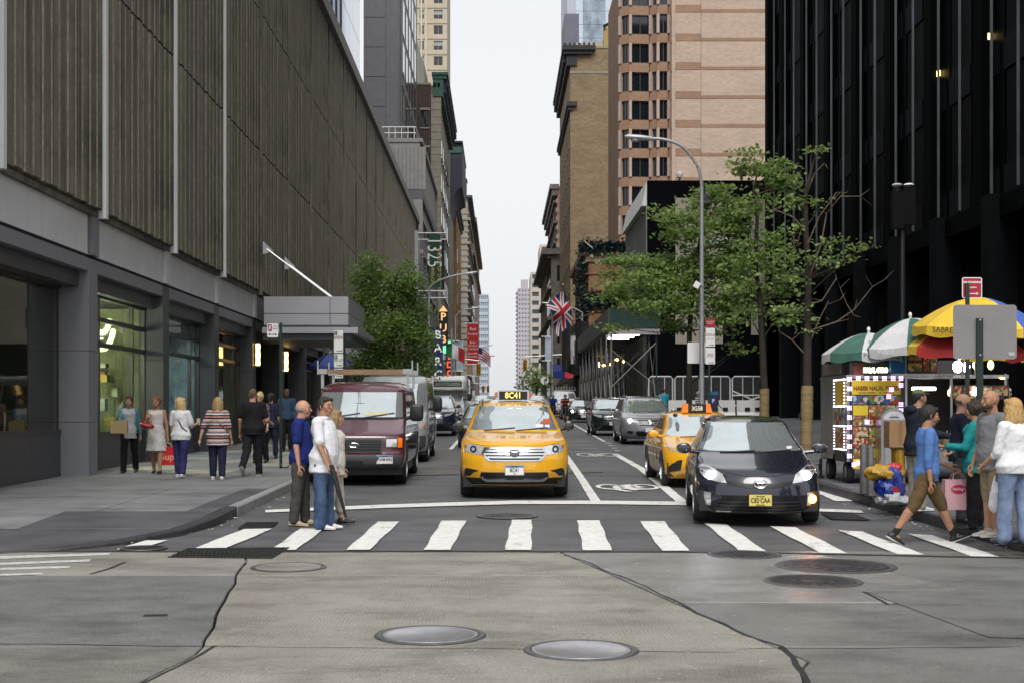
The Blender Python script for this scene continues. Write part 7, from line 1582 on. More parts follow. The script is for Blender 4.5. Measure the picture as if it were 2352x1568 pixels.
def tree(name,label,x,Y,z,trunk,blobs,dens,lm,seed,r0,lsz=(.07,.115),flatk=.3,bare_br=(),wrap=None,nbr=16,clump=26,csz=.34):
 """trunk: list of (x px, y px) from ground up; blobs: (x, y, rx, ry) foliage masses at that distance"""
 rn=random.Random(seed);X0=XX(x,Y);t=thing(name,label,'tree',(X0,Y,z),group='street trees');s=Y/FOC
 def L(px,py,d=0):return Vector((XX(px,Y)-X0,d,ZZ(py,Y)-z))
 tp=[Vector((0,0,-.05))]+[L(a,b,rn.uniform(-.12,.12))for a,b in trunk];n=len(tp)
 mb=MB();mb.tube(tp,[r0*(1-.72*i/(n-1))for i in range(n)],10);mb.build('trunk',bark,t,True)
 if wrap:
  mb=MB();z0,z1=0,L(x,wrap).z;k=26;ax=lambda zz:next((a.lerp(b,(zz-a.z)/max(.001,b.z-a.z))for a,b in zip(tp,tp[1:])if a.z<=zz<=b.z),tp[-1])
  mb.tube([ax(z0+(z1-z0)*i/k)for i in range(k+1)],[r0*1.12+rn.uniform(-.008,.012)for i in range(k+1)],12);mb.build('burlap_wrap',burlap,t,True)
 top=[p for p in tp if p.z>tp[-1].z*.42]or tp[-2:]
 mb=MB();cents=[];tot=sum(b[2]*b[3]for b in blobs)
 for(bx,by,rx,ry)in blobs:
  k=max(1,int(dens*rx*ry*s*s))
  c0=L(bx,by);d0=rn.uniform(-.35,.35)*min(1.6,rx*s)
  for i in range(k):
   while True:
    u=Vector((rn.uniform(-1,1),rn.uniform(-1,1),rn.uniform(-1,1)))
    if u.length<1:break
   cents.append(c0+Vector((u.x*rx*s,d0+u.y*rx*s*.8,u.z*ry*s)))
 for c in cents:
  for j in range(int(clump*rn.uniform(.4,1.3))):
   p=c+Vector((rn.gauss(0,csz),rn.gauss(0,csz),rn.gauss(0,csz*flatk)));q=rn.uniform(*lsz);a,b,e=rn.uniform(0,6.28),rn.gauss(0,.5),rn.gauss(0,.5)
   m_=Matrix.Rotation(a,3,'Z')@Matrix.Rotation(b,3,'X')@Matrix.Rotation(e,3,'Y')
   mb.add([p+m_@(Vector(v)*q)for v in((0,-1,0),(.6,-.3,.1),(.5,.4,.05),(0,1,-.12),(-.5,.4,.05),(-.6,-.3,.1))],[(0,1,2,3),(0,3,4,5)])
 o=mb.build('crown',lm,t);tag(o,kind='stuff')
 bl=[L(b[0],b[1],rn.uniform(-.4,.4)*b[2]*s)for b in blobs]
 for i in range(nbr):
  e=(bl[i%len(bl)]if i<len(bl)else rn.choice(cents));st=min(tp[1:],key=lambda p:(p-e).length+(0 if p.z<e.z+.2 else 9));
  if(st-e).length<.15:continue
  m_=st.lerp(e,.5)+Vector((rn.uniform(-.15,.15),rn.uniform(-.15,.15),-.05*(e-st).length));r=r0*.3
  mb=MB();mb.tube([st,st.lerp(m_,.6),m_,e],[r,r*.7,r*.5,r*.15],6);mb.build('branch',bark,t,True)
  if i%2==0:
   e2=rn.choice(cents)
   if(e2-m_).length<2.2:mb=MB();mb.tube([m_,m_.lerp(e2,.5)+Vector((0,0,.06)),e2],[r*.4,r*.3,r*.1],5);mb.build('branch',bark,t,True)
 for pl in bare_br:
  pts=[L(a,b,.1*i*rn.uniform(-1,1))for i,(a,b)in enumerate(pl)];k=len(pts);mb=MB();mb.tube(pts,[.026-.018*i/(k-1)for i in range(k)],6)
  for i in range(1,k):
   if rn.random()<.7:d=Vector((rn.uniform(-.35,.35),rn.uniform(-.2,.2),rn.uniform(-.05,.3)));mb.tube([pts[i],pts[i]+d*.6,pts[i]+d],[.012,.008,.004],5)
  mb.build('bare_branch',bare,t,True)
 return t
tree('plane_tree','leafiest street tree with a wide layered crown in front of the black building',1583,55,SZ(7.4,55),[(1583,880),(1584,760),(1590,690),(1598,610),(1610,540),(1625,480)],
[(1540,500,62,24),(1630,470,60,32),(1690,500,50,40),(1620,545,88,42),(1440,610,60,26),(1480,655,90,38),(1570,620,100,46),(1665,610,78,48),(1420,680,50,18),(1510,700,100,30),(1620,690,92,36),(1700,680,50,40),(1560,745,60,16),(1650,745,50,22),(1420,750,42,10),(1400,640,26,8),(1690,800,26,12),(1640,435,40,16)],58,leaf_a,5,.13,nbr=24,csz=.30)
tree('plane_tree','slim street tree with burlap wrapped trunk between lamp post and bare tree',1755,46,SZ(8.7,46),[(1755,900),(1752,780),(1745,700),(1735,600),(1738,500),(1730,430)],
[(1728,372,44,30),(1775,395,50,30),(1805,440,40,34),(1745,470,34,24),(1720,600,40,44),(1790,640,46,50),(1770,560,36,30),(1720,720,34,24),(1800,720,40,30),(1700,660,36,22)],44,leaf_a,8,.14,wrap=893,bare_br=([(1738,480),(1720,455),(1760,440),(1800,430)],[(1745,700),(1790,640),(1830,560),(1850,480)]),nbr=14,csz=.3)
tree('plane_tree','half bare street tree with burlap wrapped trunk and dead branches against the black tower',1852,39.8,SZ(8.7,39.8),[(1853,900),(1856,760),(1858,640),(1852,520),(1850,440),(1862,395)],
[(1866,335,26,12),(1872,350,20,8),(1880,465,26,14),(1930,560,50,14),(1985,565,36,10),(1890,595,50,16),(1950,600,34,10),(1815,705,30,24),(1875,735,18,10),(1790,590,30,26),(1825,640,28,20),(1830,460,30,20),(1810,520,20,18),(1840,770,24,10)],46,leaf_a,13,.15,wrap=886,nbr=12,csz=.22,clump=24,lsz=(.05,.085),
bare_br=([(1858,640),(1885,560),(1900,490),(1925,455),(1970,455),(2010,470)],[(1856,560),(1880,500),(1905,465),(1925,440),(1950,440)],[(1858,700),(1890,690),(1920,640),(1935,660),(1950,700),(1958,726)],[(1858,760),(1920,740),(1965,710),(2000,660),(2040,640)],[(1855,800),(1880,740),(1900,700),(1925,690)],[(1852,450),(1870,400),(1890,378),(1905,385)],[(1850,530),(1820,500),(1780,480),(1735,490)],[(1855,820),(1820,780),(1790,760)]))
tree('ginkgo_tree','dense bushy street tree by the hotel with the wide grey canopy beside it',900,57,LZ(57),[(900,860),(902,780),(898,700),(910,640)],
[(850,595,22,18),(928,610,20,12),(845,640,44,26),(935,650,44,30),(880,690,70,34),(950,720,40,40),(840,705,34,30),(900,760,84,36),(955,790,44,40),(850,800,54,40),(910,830,76,30),(975,845,28,24),(840,845,40,24),(905,865,70,16)],95,leaf_b,21,.14,lsz=(.055,.085),flatk=.8,nbr=12,clump=30,csz=.24)
tree('small_tree','small leafy tree far down the street below the cream tower',1232,190,gz(190),[(1232,880),(1234,850)],[(1215,875,18,18),(1240,862,26,18),(1250,880,16,14),(1225,852,14,10),(1195,885,10,10)],9,leaf_a,31,.2,lsz=(.16,.28),nbr=6,clump=22,csz=.6,flatk=.8)
# ================================================================ lamps, posts and signs
lamp_g=M('lamp_grey_paint',(.32,.33,.34),.45,.3,var=.12,vs=4);lampglass=M('lamp_lens',(.5,.52,.54),.2,.2)
def street_lamp(label,px,Y,zbase,arms,r=.11):
 X0=XX(px,Y);t=thing('street_lamp',label,'street lamp',(X0,Y,zbase),group='street lamps');zt=ZZ(arms[0][0][1],Y)-zbase
 mb=MB();mb.tube([(0,0,0),(0,0,1.0),(0,0,zt)],[r*1.1,r,r*.7],12);mb.lathe([(r*2.1,0),(r*2.1,.35),(r*1.3,.6),(r*1.15,.7)],12);mb.build('pole',lamp_g,t,True)
 for pts in arms:
  P3=[Vector((XX(p[0],Y)-X0,(p[2]if len(p)>2 else 0),ZZ(p[1],Y)-zbase))for p in pts];mb=MB();fine=[]
  for i in range(len(P3)-1):
   for k in range(5):
    a,b,c,d=P3[max(0,i-1)],P3[i],P3[i+1],P3[min(len(P3)-1,i+2)];u=k/5;fine.append(.5*((2*b)+(c-a)*u+(2*a-5*b+4*c-d)*u*u+(3*b-a-3*c+d)*u**3))
  fine.append(P3[-1]);mb.tube(fine,.05,8);mb.build('arm',lamp_g,t,True)
  e=P3[-1];d=(P3[-1]-P3[-2]).normalized();mb=MB();mb.tube([e-d*.12,e,e+d*.35,e+d*.75,e+d*.85],0,12,ell=[(.05,.05),(.10,.07),(.15,.09),(.13,.08),(.05,.03)]);h=mb.build('lamp_head',M('lamp_head',(.55,.56,.57),.4,.2),t,True)
  mb=MB();c=e+d*.5-Vector((0,0,.09));mb.ball(c,.16,.1,.07,10,6);mb.build('lens',lampglass,h,True)
 return t
street_lamp('tall grey street lamp with curved arms rising through the leafy tree',1612,45,SZ(6.6,45),[[(1612,430),(1603,385),(1570,340),(1530,322),(1495,319)],[(1612,430),(1618,414,.5),(1632,418,1.5),(1640,424,2)]],.085)
street_lamp('grey street lamp whose arm reaches over the street beside the green banner',985,89,LZ(89),[[(985,662),(1005,646),(1040,634),(1066,630)]],.1)
street_lamp('slender street lamp beside the british flag',1337,116,gz(116)+.15,[[(1337,718),(1318,708),(1290,700),(1268,698)]],.1)
street_lamp('far street lamp in front of the orange brick block',1046,141,LZ(141),[[(1046,728),(1056,716),(1070,711),(1083,709)]],.1)
street_lamp('farthest street lamp with its arm against the sky',1100,260,LZ(260),[[(1100,832),(1108,822),(1118,818),(1126,817)]],.1)
sgw=M('sign_white',(.72,.72,.72),.4,var=.04);sgr=M('sign_red',(.35,.012,.025),.4,var=.05);sgk=M('sign_black',(.012,.012,.012),.4,var=0);sgr_d=M('sign_maroon',(.2,.015,.04),.4,var=0);alu=M('bare_aluminium_sheet',(.23,.215,.22),.55,.3,var=.08,vs=3,bump=.1)
def rrect(w_,h_,r):
 o=[]
 for cx,cz,a0 in((w_/2-r,h_/2-r,0),(-w_/2+r,h_/2-r,90),(-w_/2+r,-h_/2+r,180),(w_/2-r,-h_/2+r,270)):
  for k in range(4):a=R(a0+30*k);o.append((cx+r*math.cos(a),cz+r*math.sin(a)))
 return o
def sign_post(label,X,Y,z,h,name='sign_post',cat='sign',m=None,group='street signs on posts',w_=.06,y0=0):t=thing(name,label,cat,(X,Y,z),group=group);mb=MB();mb.box(-w_/2,w_/2,-.02,.02,-.02,h);mb.build('post',m or dark_steel,t);return t
def plate_part(t,x,z,w_,h_,mat,name='sign_plate',y=-.03,r=.03,border=None):
 mb=MB();mb.prism(rrect(w_,h_,r),-.003,.003,'xz');p=mb.build(name,mat,t,loc=(x,y,z))
 if border:mb=MB();mb.prism(rrect(w_-.03,h_-.03,r*.6),-.0055,-.0035,'xz');mb.build('sign_face',border,p)
 return p
def arrow(p,x0,x1,z,m,both=False,s=.03):
 mb=MB();mb.box(x0,x1,-.0085,-.0065,z-s*.22,z+s*.22)
 mb.prism([(x1+s,z),(x1-s*.3,z+s*.8),(x1-s*.3,z-s*.8)],-.0085,-.0065,'xz')
 if both:mb.prism([(x0-s,z),(x0+s*.3,z-s*.8),(x0+s*.3,z+s*.8)],-.0085,-.0065,'xz')
 mb.build('arrow',m,p)
 # taxi stand
Y=31.6;zb=LZ(Y);t=sign_post('dark green post with a white taxi stand sign on the hotel pavement',XX(645,Y),Y,zb,ZZ(741,Y)-zb)
p=plate_part(t,XX(627,Y)-XX(645,Y),ZZ(759,Y)-zb,.25,.31,sgw,y=-.035)
mb=MB();mb.box(-.105,-.02,-.006,-.0035,-.02,.135);mb.build('red_field',sgr_d,p);mb=MB();mb.prism([(-.09,-.01),(-.08,.06),(-.07,.11),(-.045,.125),(-.05,.07),(-.035,-.01),(-.055,.04)],-.009,-.007,'xz');mb.build('hailing_figure',sgw,p)
text('Taxi\nStand',.055,sgr_d,p,(.055,-.006,.07));arrow(p,-.07,.07,-.09,sgk,True)
mb=MB();mb.tube([(0,-.05,.12),(.05,-.09,.03),(.14,-.05,.02),(.18,.0,.06)],.016,6);mb.build('bike_lock',black,t,True)
# parking rules
Y=36;zb=LZ(Y);t=sign_post('tall narrow parking rules sign with 3 and 6 above the maroon van',XX(790,Y),Y,zb,ZZ(775,Y)-zb)
t.rotation_euler=(0,0,R(-20))
for(y0,y1,n_,tx)in((758,810,'3','COMMERCIAL\nVEHICLES ONLY'),(812,843,'6','Monday - Friday\n7am - 6pm'),(845,868,'','Taxi\nStand')):
 h_=ZZ(y0,Y)-ZZ(y1,Y);p=plate_part(t,-.14,ZZ((y0+y1)/2,Y)-zb,.26,h_-.01,sgw,r=.015)
 mb=MB();mb.box(-.115,-.035,-.006,-.0035,h_/2-.13,h_/2-.03);mb.build('symbol_field',sgr_d if not n_ else sgk,p)
 if n_:text(n_,.1,sgw,p,(-.075,-.009,h_/2-.08))
 text(tx,.042,sgr_d if n_=='3' else sgk,p,(.0,-.006,h_/2-.19 if n_=='3' else h_/2-.17 if n_ else h_/2-.08));arrow(p,-.06,.08,-h_/2+.05,sgk)
 # back of a big sign, and no standing
Y=17.3;X0=XX(2250,Y);zb=SZ(X0,Y);t=sign_post('back of a big blank aluminium sign on a dark post before the cart',X0,Y,zb,ZZ(731,Y)-zb,w_=.078)
mb=MB();mb.prism(rrect(XX(2337,Y)-XX(2191,Y),ZZ(700,Y)-ZZ(824,Y),.04),.024,.03,'xz');mb.build('sign_plate',alu,t,loc=(XX(2264,Y)-X0,0,ZZ(762,Y)-zb))
for y_ in(735,815):mb=MB();mb.lathe([(.012,0),(.012,-.008),(.001,-.01)],8,'y',(0,-.02,ZZ(y_,Y)-zb));mb.build('bolt',steel,t)
mb=MB();mb.prism(rrect(.075,.045,.015),.018,.0235,'xz');mb.build('sticker',M('torn_sticker',(.4,.4,.4),.7),t,loc=(XX(2325,Y)-X0,0,ZZ(812,Y)-zb))
Y=22.3;X0=XX(2222,Y);zb=SZ(X0,Y);t=sign_post('red no standing sign on a black post above the yellow umbrellas',X0,Y,zb,ZZ(651,Y)-zb)
w_,h_=XX(2257,Y)-XX(2211,Y),ZZ(637,Y)-ZZ(685,Y);p=plate_part(t,XX(2234,Y)-X0,ZZ(661,Y)-zb,w_,h_,sgw,y=.03,border=sgr)
text('NO STANDING',.042,sgw,p,(0,-.008,h_*.26),bold=.002);text('Anytime',.042,sgw,p,(0,-.008,h_*.02),bold=.001);arrow(p,-.06,.075,-h_*.28,sgw)
# signs on the lamp post
Y=44.7;X0=XX(1629,Y);zb=SZ(6.6,Y);t=sign_post('stack of red topped parking signs on a post beside the tall grey street lamp',X0,Y,zb,ZZ(732,Y)-zb)
for(y0,y1,m_,tx)in((733,752,sgr,'NO PARKING\n8am-6pm'),(753,796,sgw,'COMMERCIAL\nVEHICLES ONLY\n\n7am - 7pm'),(798,836,sgw,'3 HOUR\nMETERED\n9am - 7pm')):
 h_=ZZ(y0,Y)-ZZ(y1,Y);p=plate_part(t,.03,ZZ((y0+y1)/2,Y)-zb,.30,h_-.01,m_,r=.02);text(tx,.05,sgw if m_ is sgr else sgr_d,p,(0,-.006,.02));
 if m_ is sgw:arrow(p,-.06,.08,-h_/2+.05,sgk)
t=thing('blank_sign','back of a white sign behind the tall grey street lamp','sign',(XX(1600,45.6),45.6,ZZ(810,45.6)),group='street signs on posts');mb=MB();mb.prism(rrect(.6,.68,.03),-.004,.004,'xz');mb.build('sign_plate',sgw,t);mb=MB();mb.box(-.02,.6,.004,.03,-.05,.05);mb.build('bracket',steel,t)
t=thing('lamp_camera_box','small tilted white box fixed to the tall street lamp above its signs','box',(XX(1600,44.6),44.6,ZZ(655,44.6)));mb=MB();mb.box(-.09,.09,-.08,.08,-.1,.1,rot=Matrix.Rotation(R(30),3,'Y'));mb.build('case',sgw,t);mb=MB();mb.tube([(.08,0,-.02),(.2,.1,-.06)],.02,6);mb.build('bracket',steel,t)
# parking meter
Y=47;X0=XX(1637,Y);zb=SZ(7.1,Y);t=thing('parking_meter','dark blue parking meter with a white P beside the lamp post','parking meter',(X0,Y,zb));h_=ZZ(898,Y)-zb
mb=MB();mb.box(-.15,.15,-.12,.12,0,h_-.12);mb.build('case',M('meter_navy',(.012,.018,.045),.4),t);mb=MB();mb.prism([(-.16,h_-.12),(.16,h_-.12),(.16,h_),(-.13,h_)],-.14,.13,'xz');mb.build('lid',M('meter_blue',(.02,.12,.25),.4),t)
mb=MB();mb.prism([(.11*math.cos(a),h_-.32+.11*math.sin(a))for a in[2*math.pi*k/20 for k in range(20)]],-.126,-.121,'xz');mb.build('badge',M('meter_badge',(.03,.03,.18),.4),t);text('P',.17,sgw,t,(0,-.13,h_-.32),bold=.006)
# pedestrian signal and posts by the tower
t=thing('pedestrian_signal','dark twin pedestrian signal head high in front of the black tower fins','signal',(XX(2076,34),34,ZZ(470,34)));
for k,(dx,dz)in enumerate(((-.16,-.05),(.12,.05))):mb=MB();mb.box(dx-.14,dx+.14,-.12,.12,-.55+dz,.35+dz);mb.lathe([(.14,0),(.12,.06),(.07,.1),(.001,.12)],12,c=(dx,0,.35+dz));mb.build('signal_head',M('signal_black',(.003,.003,.0035),.6,spec=.1),t)
for dx in(-.16,.12):mb=MB();mb.ball((dx,0,.47),.13,.12,.05,10,6);mb.build('hood_top',sgw if dx>0 else lampglass,t,True)
mb=MB();mb.tube([(0,.1,-.5),(0,.1,SZ(9.8,34)-ZZ(470,34))],.06,8);mb.build('pole',black,t)
# traffic lights down the street
yt=M('signal_yellow',(.5,.26,.01),.5)
for i,(x,y,Y)in enumerate(((1099,848,175),(1110,893,330),(1121,893,330),(1206,838,190))):
 t=thing('traffic_light',['yellow traffic light below the red banner','far yellow traffic light over the street at the left of a pair','far yellow traffic light over the street at the right of a pair','yellow traffic light below the pink balcony tower'][i],'traffic light',(XX(x,Y),Y,ZZ(y,Y)),group='traffic lights down the street')
 mb=MB();mb.box(-.3,.3,-.2,.2,-.75,.75);mb.build('case',yt,t)
 for k in range(3):mb=MB();mb.lathe([(.2,0),(.2,-.22),(.17,-.22),(.17,-.02),(.001,-.02)],12,'y',(0,-.2,-.5+k*.5));mb.build('visor',yt,t)
 mb=MB();mb.tube([(0,0,.75),(0,0,1.1),(-3.2 if x<1200 else 6,.3,1.5)],.09,6);mb.build('arm',steel,t)
t=thing('stop_sign','grey back of an octagonal stop sign behind the yellow taxi','sign',(XX(1251,118),118,gz(118)),group='street signs on posts');zc=ZZ(873,118)-gz(118)
mb=MB();mb.prism([(.36*math.cos(R(22.5+45*k)),zc+.36*math.sin(R(22.5+45*k)))for k in range(8)],-.01,.01,'xz');mb.build('sign_plate',sgw,t);mb=MB();mb.box(-.03,.03,-.04,-.012,0,zc+.1);mb.build('post',black,t)
# ================================================================ shop signs, banners and flags down the left
def neon(name,label,x,y,Y,w_,h_,case,chars,cm,size,cat='sign'):
 t=thing(name,label,cat,(XX(x,Y),Y,ZZ(y,Y)),group='projecting shop signs');mb=MB();mb.box(-w_/2,w_/2,0,.3,-h_/2,h_/2);mb.build('case',case,t);mb=MB();mb.box(-w_/2-1.2,-w_/2,.1,.2,-.1,.1);mb.build('bracket',black,t)
 n=len(chars)
 for i,ch in enumerate(chars):text(ch,size,cm,t,(0,-.012,h_/2-h_*(i+.5)/n),bold=.02)
 return t
nr=M('neon_red',(1,.1,.05),.5,em=(1,.08,.04),es=.8,var=0);ny=M('neon_amber',(1,.6,.3),.5,em=(1,.42,.12),es=.45,var=0);nw=M('neon_white',(1,1,.9),.5,em=(.9,.9,.7),es=.12,var=0)
neon('pub_sign','black vertical sign with glowing amber letters PUB',1018,754,142,.95,3.4,blk_txt,'PUB',ny,1.1)
mb=MB();o=bpy.data.objects['pub_sign'];mb.prism([(-.45,1.7),(.45,1.7),(0,2.3)],.05,.25,'xz');mb.build('peak',ny,o)
neon('blue_sign','blue vertical sign with pale letters above a round bar logo',1006,815,138,.95,5.2,M('sign_blue',(.015,.03,.14),.4),'BARC',nw,1.15)
neon('red_letter_sign','black vertical sign with glowing red letters under a green shamrock',1033,828,150,.8,3.6,blk_txt,'OLDC',nr,.95)
t=thing('shamrock_sign','glowing green shamrock shaped sign above the red letters','sign',(XX(1032,150),150,ZZ(802,150)),group='projecting shop signs')
for dx,dz in((-.38,0),(.38,0),(0,.42)):mb=MB();mb.lathe([(.001,-.06),(.42,-.05),(.42,.15),(.001,.15)],14,'y',(dx,0,dz));mb.build('leaf',M('neon_green',(.1,.6,.25),.5,em=(.1,.7,.25),es=1.3,var=0),t)
mb=MB();mb.box(-.08,.08,0,.12,-.8,-.2);mb.build('stem',MATS['neon_green'],t);text('PUB',.5,nw,t,(0,-.08,.05))
def banner(name,label,x0,x1,y0,y1,Y,m,lines,tm,sz,cat='banner',group='banners on poles'):
 w_,h_=XX(x1,Y)-XX(x0,Y),ZZ(y0,Y)-ZZ(y1,Y);t=thing(name,label,cat,(XX(x0,Y),Y,ZZ(y1,Y)),group=group)
 mb=MB();mb.box(0,w_,0,.05,0,h_);mb.build('cloth',m,t)
 for z in(-.06,h_+.02):mb=MB();mb.tube([(-.5,.03,z),(w_,.03,z)],.05,6);mb.build('rod',steel,t)
 for i,(tx,zf,k)in enumerate(lines):text(tx,sz*k,tm,t,(w_*.5,-.008,h_*zf),sx=.9)
 return t
banner('red_banner','large red wall banner with white lettering far down the left row',1073,1099,743,835,205,M('red_banner_cloth',(.45,.015,.02),.7),[('Red',.86,1),('Rooster',.74,.8),('Baths\nOn the 3\nCourtyard',.45,.7),('Best NY\nBrewery',.22,.7)],bw,.62)
banner('lamp_banner','pale blue NYC street banner on a pole before the ornate cream block',1041,1064,783,850,150,M('pale_blue_banner',(.40,.46,.55),.7,var=.3,vs=.5),[('NYC',.9,1.1),('ONE YEAR',.35,.6)],navy_txt,.4)
banner('lamp_banner','small pale blue street banner below the red banner',1086,1100,825,862,230,MATS['pale_blue_banner'],[('NYC',.88,.9)],navy_txt,.5)
banner('orange_board','cream and orange board below the red banner',1073,1086,833,860,212,M('cream_board',(.5,.36,.2),.7,var=.3,vs=.6),[('H',.7,1.6)],M('board_red',(.4,.05,.03),.6),.6,'board','shop boards')
banner('lamp_banner','pale street banner on the pole before the carved stone block',1252,1268,773,827,190,MATS['pale_blue_banner'],[('NYC',.9,1.2)],navy_txt,.4)
for x,Y in((1037,150),(1268,190)):t=thing('banner_pole','grey pole carrying the %s banner'%('pale blue NYC' if x<1100 else 'carved stone block'),'pole',(XX(x,Y),Y,gz(Y)+.15));mb=MB();mb.tube([(0,0,0),(0,0,ZZ(758,Y)-gz(Y))],.12,8);mb.build('pole',lamp_g,t,True);mb=MB();mb.lathe([(.25,0),(.25,.4),(.14,.7)],10);mb.build('base',lamp_g,t)
def flag(name,label,fn,n,mats,w_,h_,loc,droop,pole,rz=0,group='flags along the street',pm=None):
 """cloth grid coloured face by face: fn(u, v) -> material index"""
 t=thing(name,label,'flag',loc,rz,group);mb=MB();nx,nz_=n;vs=[]
 for j in range(nz_+1):
  for i in range(nx+1):u,v=i/nx,j/nz_;vs.append((u*w_,.12*h_*math.sin(u*7+v*3)*(.3+v),-v*h_-droop*u*u))
 mb.add(vs,[])
 for j in range(nz_):
  for i in range(nx):a=j*(nx+1)+i;mb.f.append((a,a+1,a+nx+2,a+nx+1));mb.m.append(fn((i+.5)/nx,(j+.5)/nz_))
 mb.build('cloth',mats,t,True);mb=MB();mb.tube(pole,.045,6);mb.build('pole',pm or black,t,True);mb=MB();mb.ball(pole[-1],.08,.08,.08,8,6);mb.build('finial',MATS['brass'],t,True);return t
fb,fr_,fw_=M('flag_blue',(.015,.02,.09),.8,var=.1),M('flag_red',(.4,.012,.025),.8,var=.1),M('flag_white',(.6,.6,.62),.8,var=.05);fg=M('flag_green',(.01,.12,.05),.8)
def jack(u,v):
 x,y=u-.5,v-.5;d1,d2=abs(x-y),abs(x+y)
 if abs(x)<.07 or abs(y)<.07:return 1
 if abs(x)<.115 or abs(y)<.115:return 2
 if min(d1,d2)<.035:return 1
 if min(d1,d2)<.11:return 2
 return 0
Y=104;f=flag('british_flag','large british flag hanging from a slanted pole over the pavement',jack,(40,40),[fb,fr_,fw_],2.3,1.75,(XX(1291,Y),Y,ZZ(668,Y)),.9,[(2.6,.1,-1.0),(-.3,0,.35)])
f.rotation_euler=(0,R(48),R(20))
Y=112;flag('dark_flag','black banner flag hanging under the british flag',lambda u,v:0,(8,10),[blackc],1.1,4.4,(XX(1322,Y),Y,ZZ(735,Y)),.3,[(0,0,0),(1.4,0,.6)])
Y=124;flag('dark_flag','dark limp flag farther along the same wall as the british flag',lambda u,v:0,(8,10),[blackc],1.2,4.2,(XX(1291,Y),Y,ZZ(745,Y)),.3,[(0,0,0),(1.6,0,.5)])
flag('white_flag','narrow white banner with a red word between the dark flags',lambda u,v:0,(6,10),[fw_],.55,2.4,(XX(1311,118),118,ZZ(770,118)),.1,[(0,0,0),(.8,0,.3)])
flag('tricolour_flag','green white and red flag below the pub sign',lambda u,v:0 if u<.35 else(1 if u<.65 else 2),(12,6),[fg,fw_,fr_],1.9,1.4,(XX(1024,140),140,ZZ(788,140)),.7,[(-.4,0,-.3),(2.2,0,.45)])
flag('american_flag','small american flag in front of the pale blue tower',lambda u,v:0 if(u<.4 and v<.5)else(1 if int(v*9)%2==0 else 2),(14,18),[fb,fr_,fw_],2.2,1.8,(XX(1094,215),215,ZZ(797,215)),1.3,[(-1,0,-.4),(2.4,0,.3)])
# ================================================================ right kerb: shed, barrier fence
gal=M('scaffold_pipe',(.33,.32,.31),.5,.5,var=.2);grn=M('hoarding_green',(.012,.045,.04),.7,var=.3,vs=1)
X0,Y0s=6.35,80;zg=gz(80)+.15;zd=ZZ(768,80)
t=thing('sidewalk_shed','scaffold pavement shed with green hoarding parapet and glowing tubes','scaffold',(X0,Y0s,zg));W_=2.75;hd_=zd-zg
mb=MB();mb.box(-.1,W_,-.1,38,hd_+.22,hd_+.35);mb.build('deck',black,t);mb=MB();mb.box(-.12,W_+.02,-.25,-.1,hd_-.02,hd_+.3);mb.build('edge_beam',M('shed_beam',(.36,.33,.35),.6),t)
for k in range(3):mb=MB();mb.box(-.12+k*.96,.82+k*.96,-.16,-.11,hd_+.36,hd_+1.5);mb.build('hoarding_panel',grn,t)
for k in range(12):mb=MB();mb.box(-.16,-.11,-.1+k*3.1,2.95+k*3.1,hd_+.36,hd_+1.5);mb.build('hoarding_panel',M('hoarding_grey',(.13,.13,.12),.8,var=.2),t)
for k in range(9):
 for x in(0,W_-.15):
  mb=MB();mb.tube([(x,k*4,-.1),(x,k*4,hd_+.2)],.05,8);mb.build('post',gal if x==0 else grn,t)
 if k<8:
  for x in(0,W_-.15):mb=MB();mb.tube([(x,k*4,.9),(x,k*4+4,hd_-.2)],.03,6);mb.tube([(x,k*4,hd_-.2),(x,k*4+4,.9)],.03,6);mb.build('brace',gal,t)
 if k in(0,2,5):mb=MB();mb.tube([(.02,k*4+.03,hd_-.9),(W_-.2,k*4+.05,2.2)],.03,6);mb.tube([(.02,k*4-.03,2.1),(W_-.2,k*4-.02,hd_-.5)],.03,6);mb.build('brace',gal,t)
for k in range(3):mb=MB();mb.box(.5-k*.12,1.75-k*.1,1.2+k*2.3,1.38+k*2.3,hd_+.02,hd_+.14);mb.build('tube_light',M('tube_white',(1,1,1),.5,em=(1,1,.95),es=5,var=0),t)
t=thing('marquee_lights','rows of warm yellow marquee bulbs glowing under the scaffold shed','lights',(XX(1372,122),122,ZZ(840,122)));mb=MB()
for i in range(26):
 u=i/25;mb.ball((u*4.9+rnd.uniform(-.1,.1),(i%3)*.8,.15+.9*u+rnd.uniform(-.25,.1)),.15,.15,.13,8,6)
mb.build('bulb_row',M('marquee_bulb',(1,.75,.3),.5,em=(1,.62,.18),es=7,var=0),t);mb=MB();mb.box(-.2,5.3,-.2,2.5,1.35,1.6);mb.build('marquee_box',black,t)
t=thing('blue_awning','blue shop awning above the white van far down the street','awning',(XX(1270,150),150,ZZ(868,150)));mb=MB();mb.prism([(0,0),(0,.75),(3.6,.75),(3.6,0)],-.05,.0,'xz');mb.build('valance',M('awning_blue',(.015,.025,.16),.7),t);mb=MB();mb.quad((0,-.05,.75),(3.6,-.05,.75),(3.6,1.6,1.5),(0,1.6,1.5));mb.build('canvas',MATS['awning_blue'],t)
for k,x in enumerate((1272,1318)):o=thing('red_lantern','small red box sign hung in the dark %s of the scaffold shed'%('left end' if k==0 else 'entrance'),'lantern',(XX([1307,1320][k],126),126,ZZ([858,850][k],126)),group='red box signs');mb=MB();mb.box(-.35,.35,-.2,.2,-.35,.35);mb.build('case',M('lantern_red',(.45,.04,.05),.5,em=(.6,.05,.06),es=.3),o);mb=MB();mb.tube([(0,0,.35),(0,0,.8)],.03,5);mb.build('hanger',black,o)
t=thing('dark_shopfront','row of dark shopfronts with sloping awnings behind the cyclists','building',(7.6,122,gz(122)));mb=MB();mb.box(1.2,10,0,60,0,8);mb.build('wall',M('dark_shop_wall',(.02,.018,.018),.8,var=.3),t)
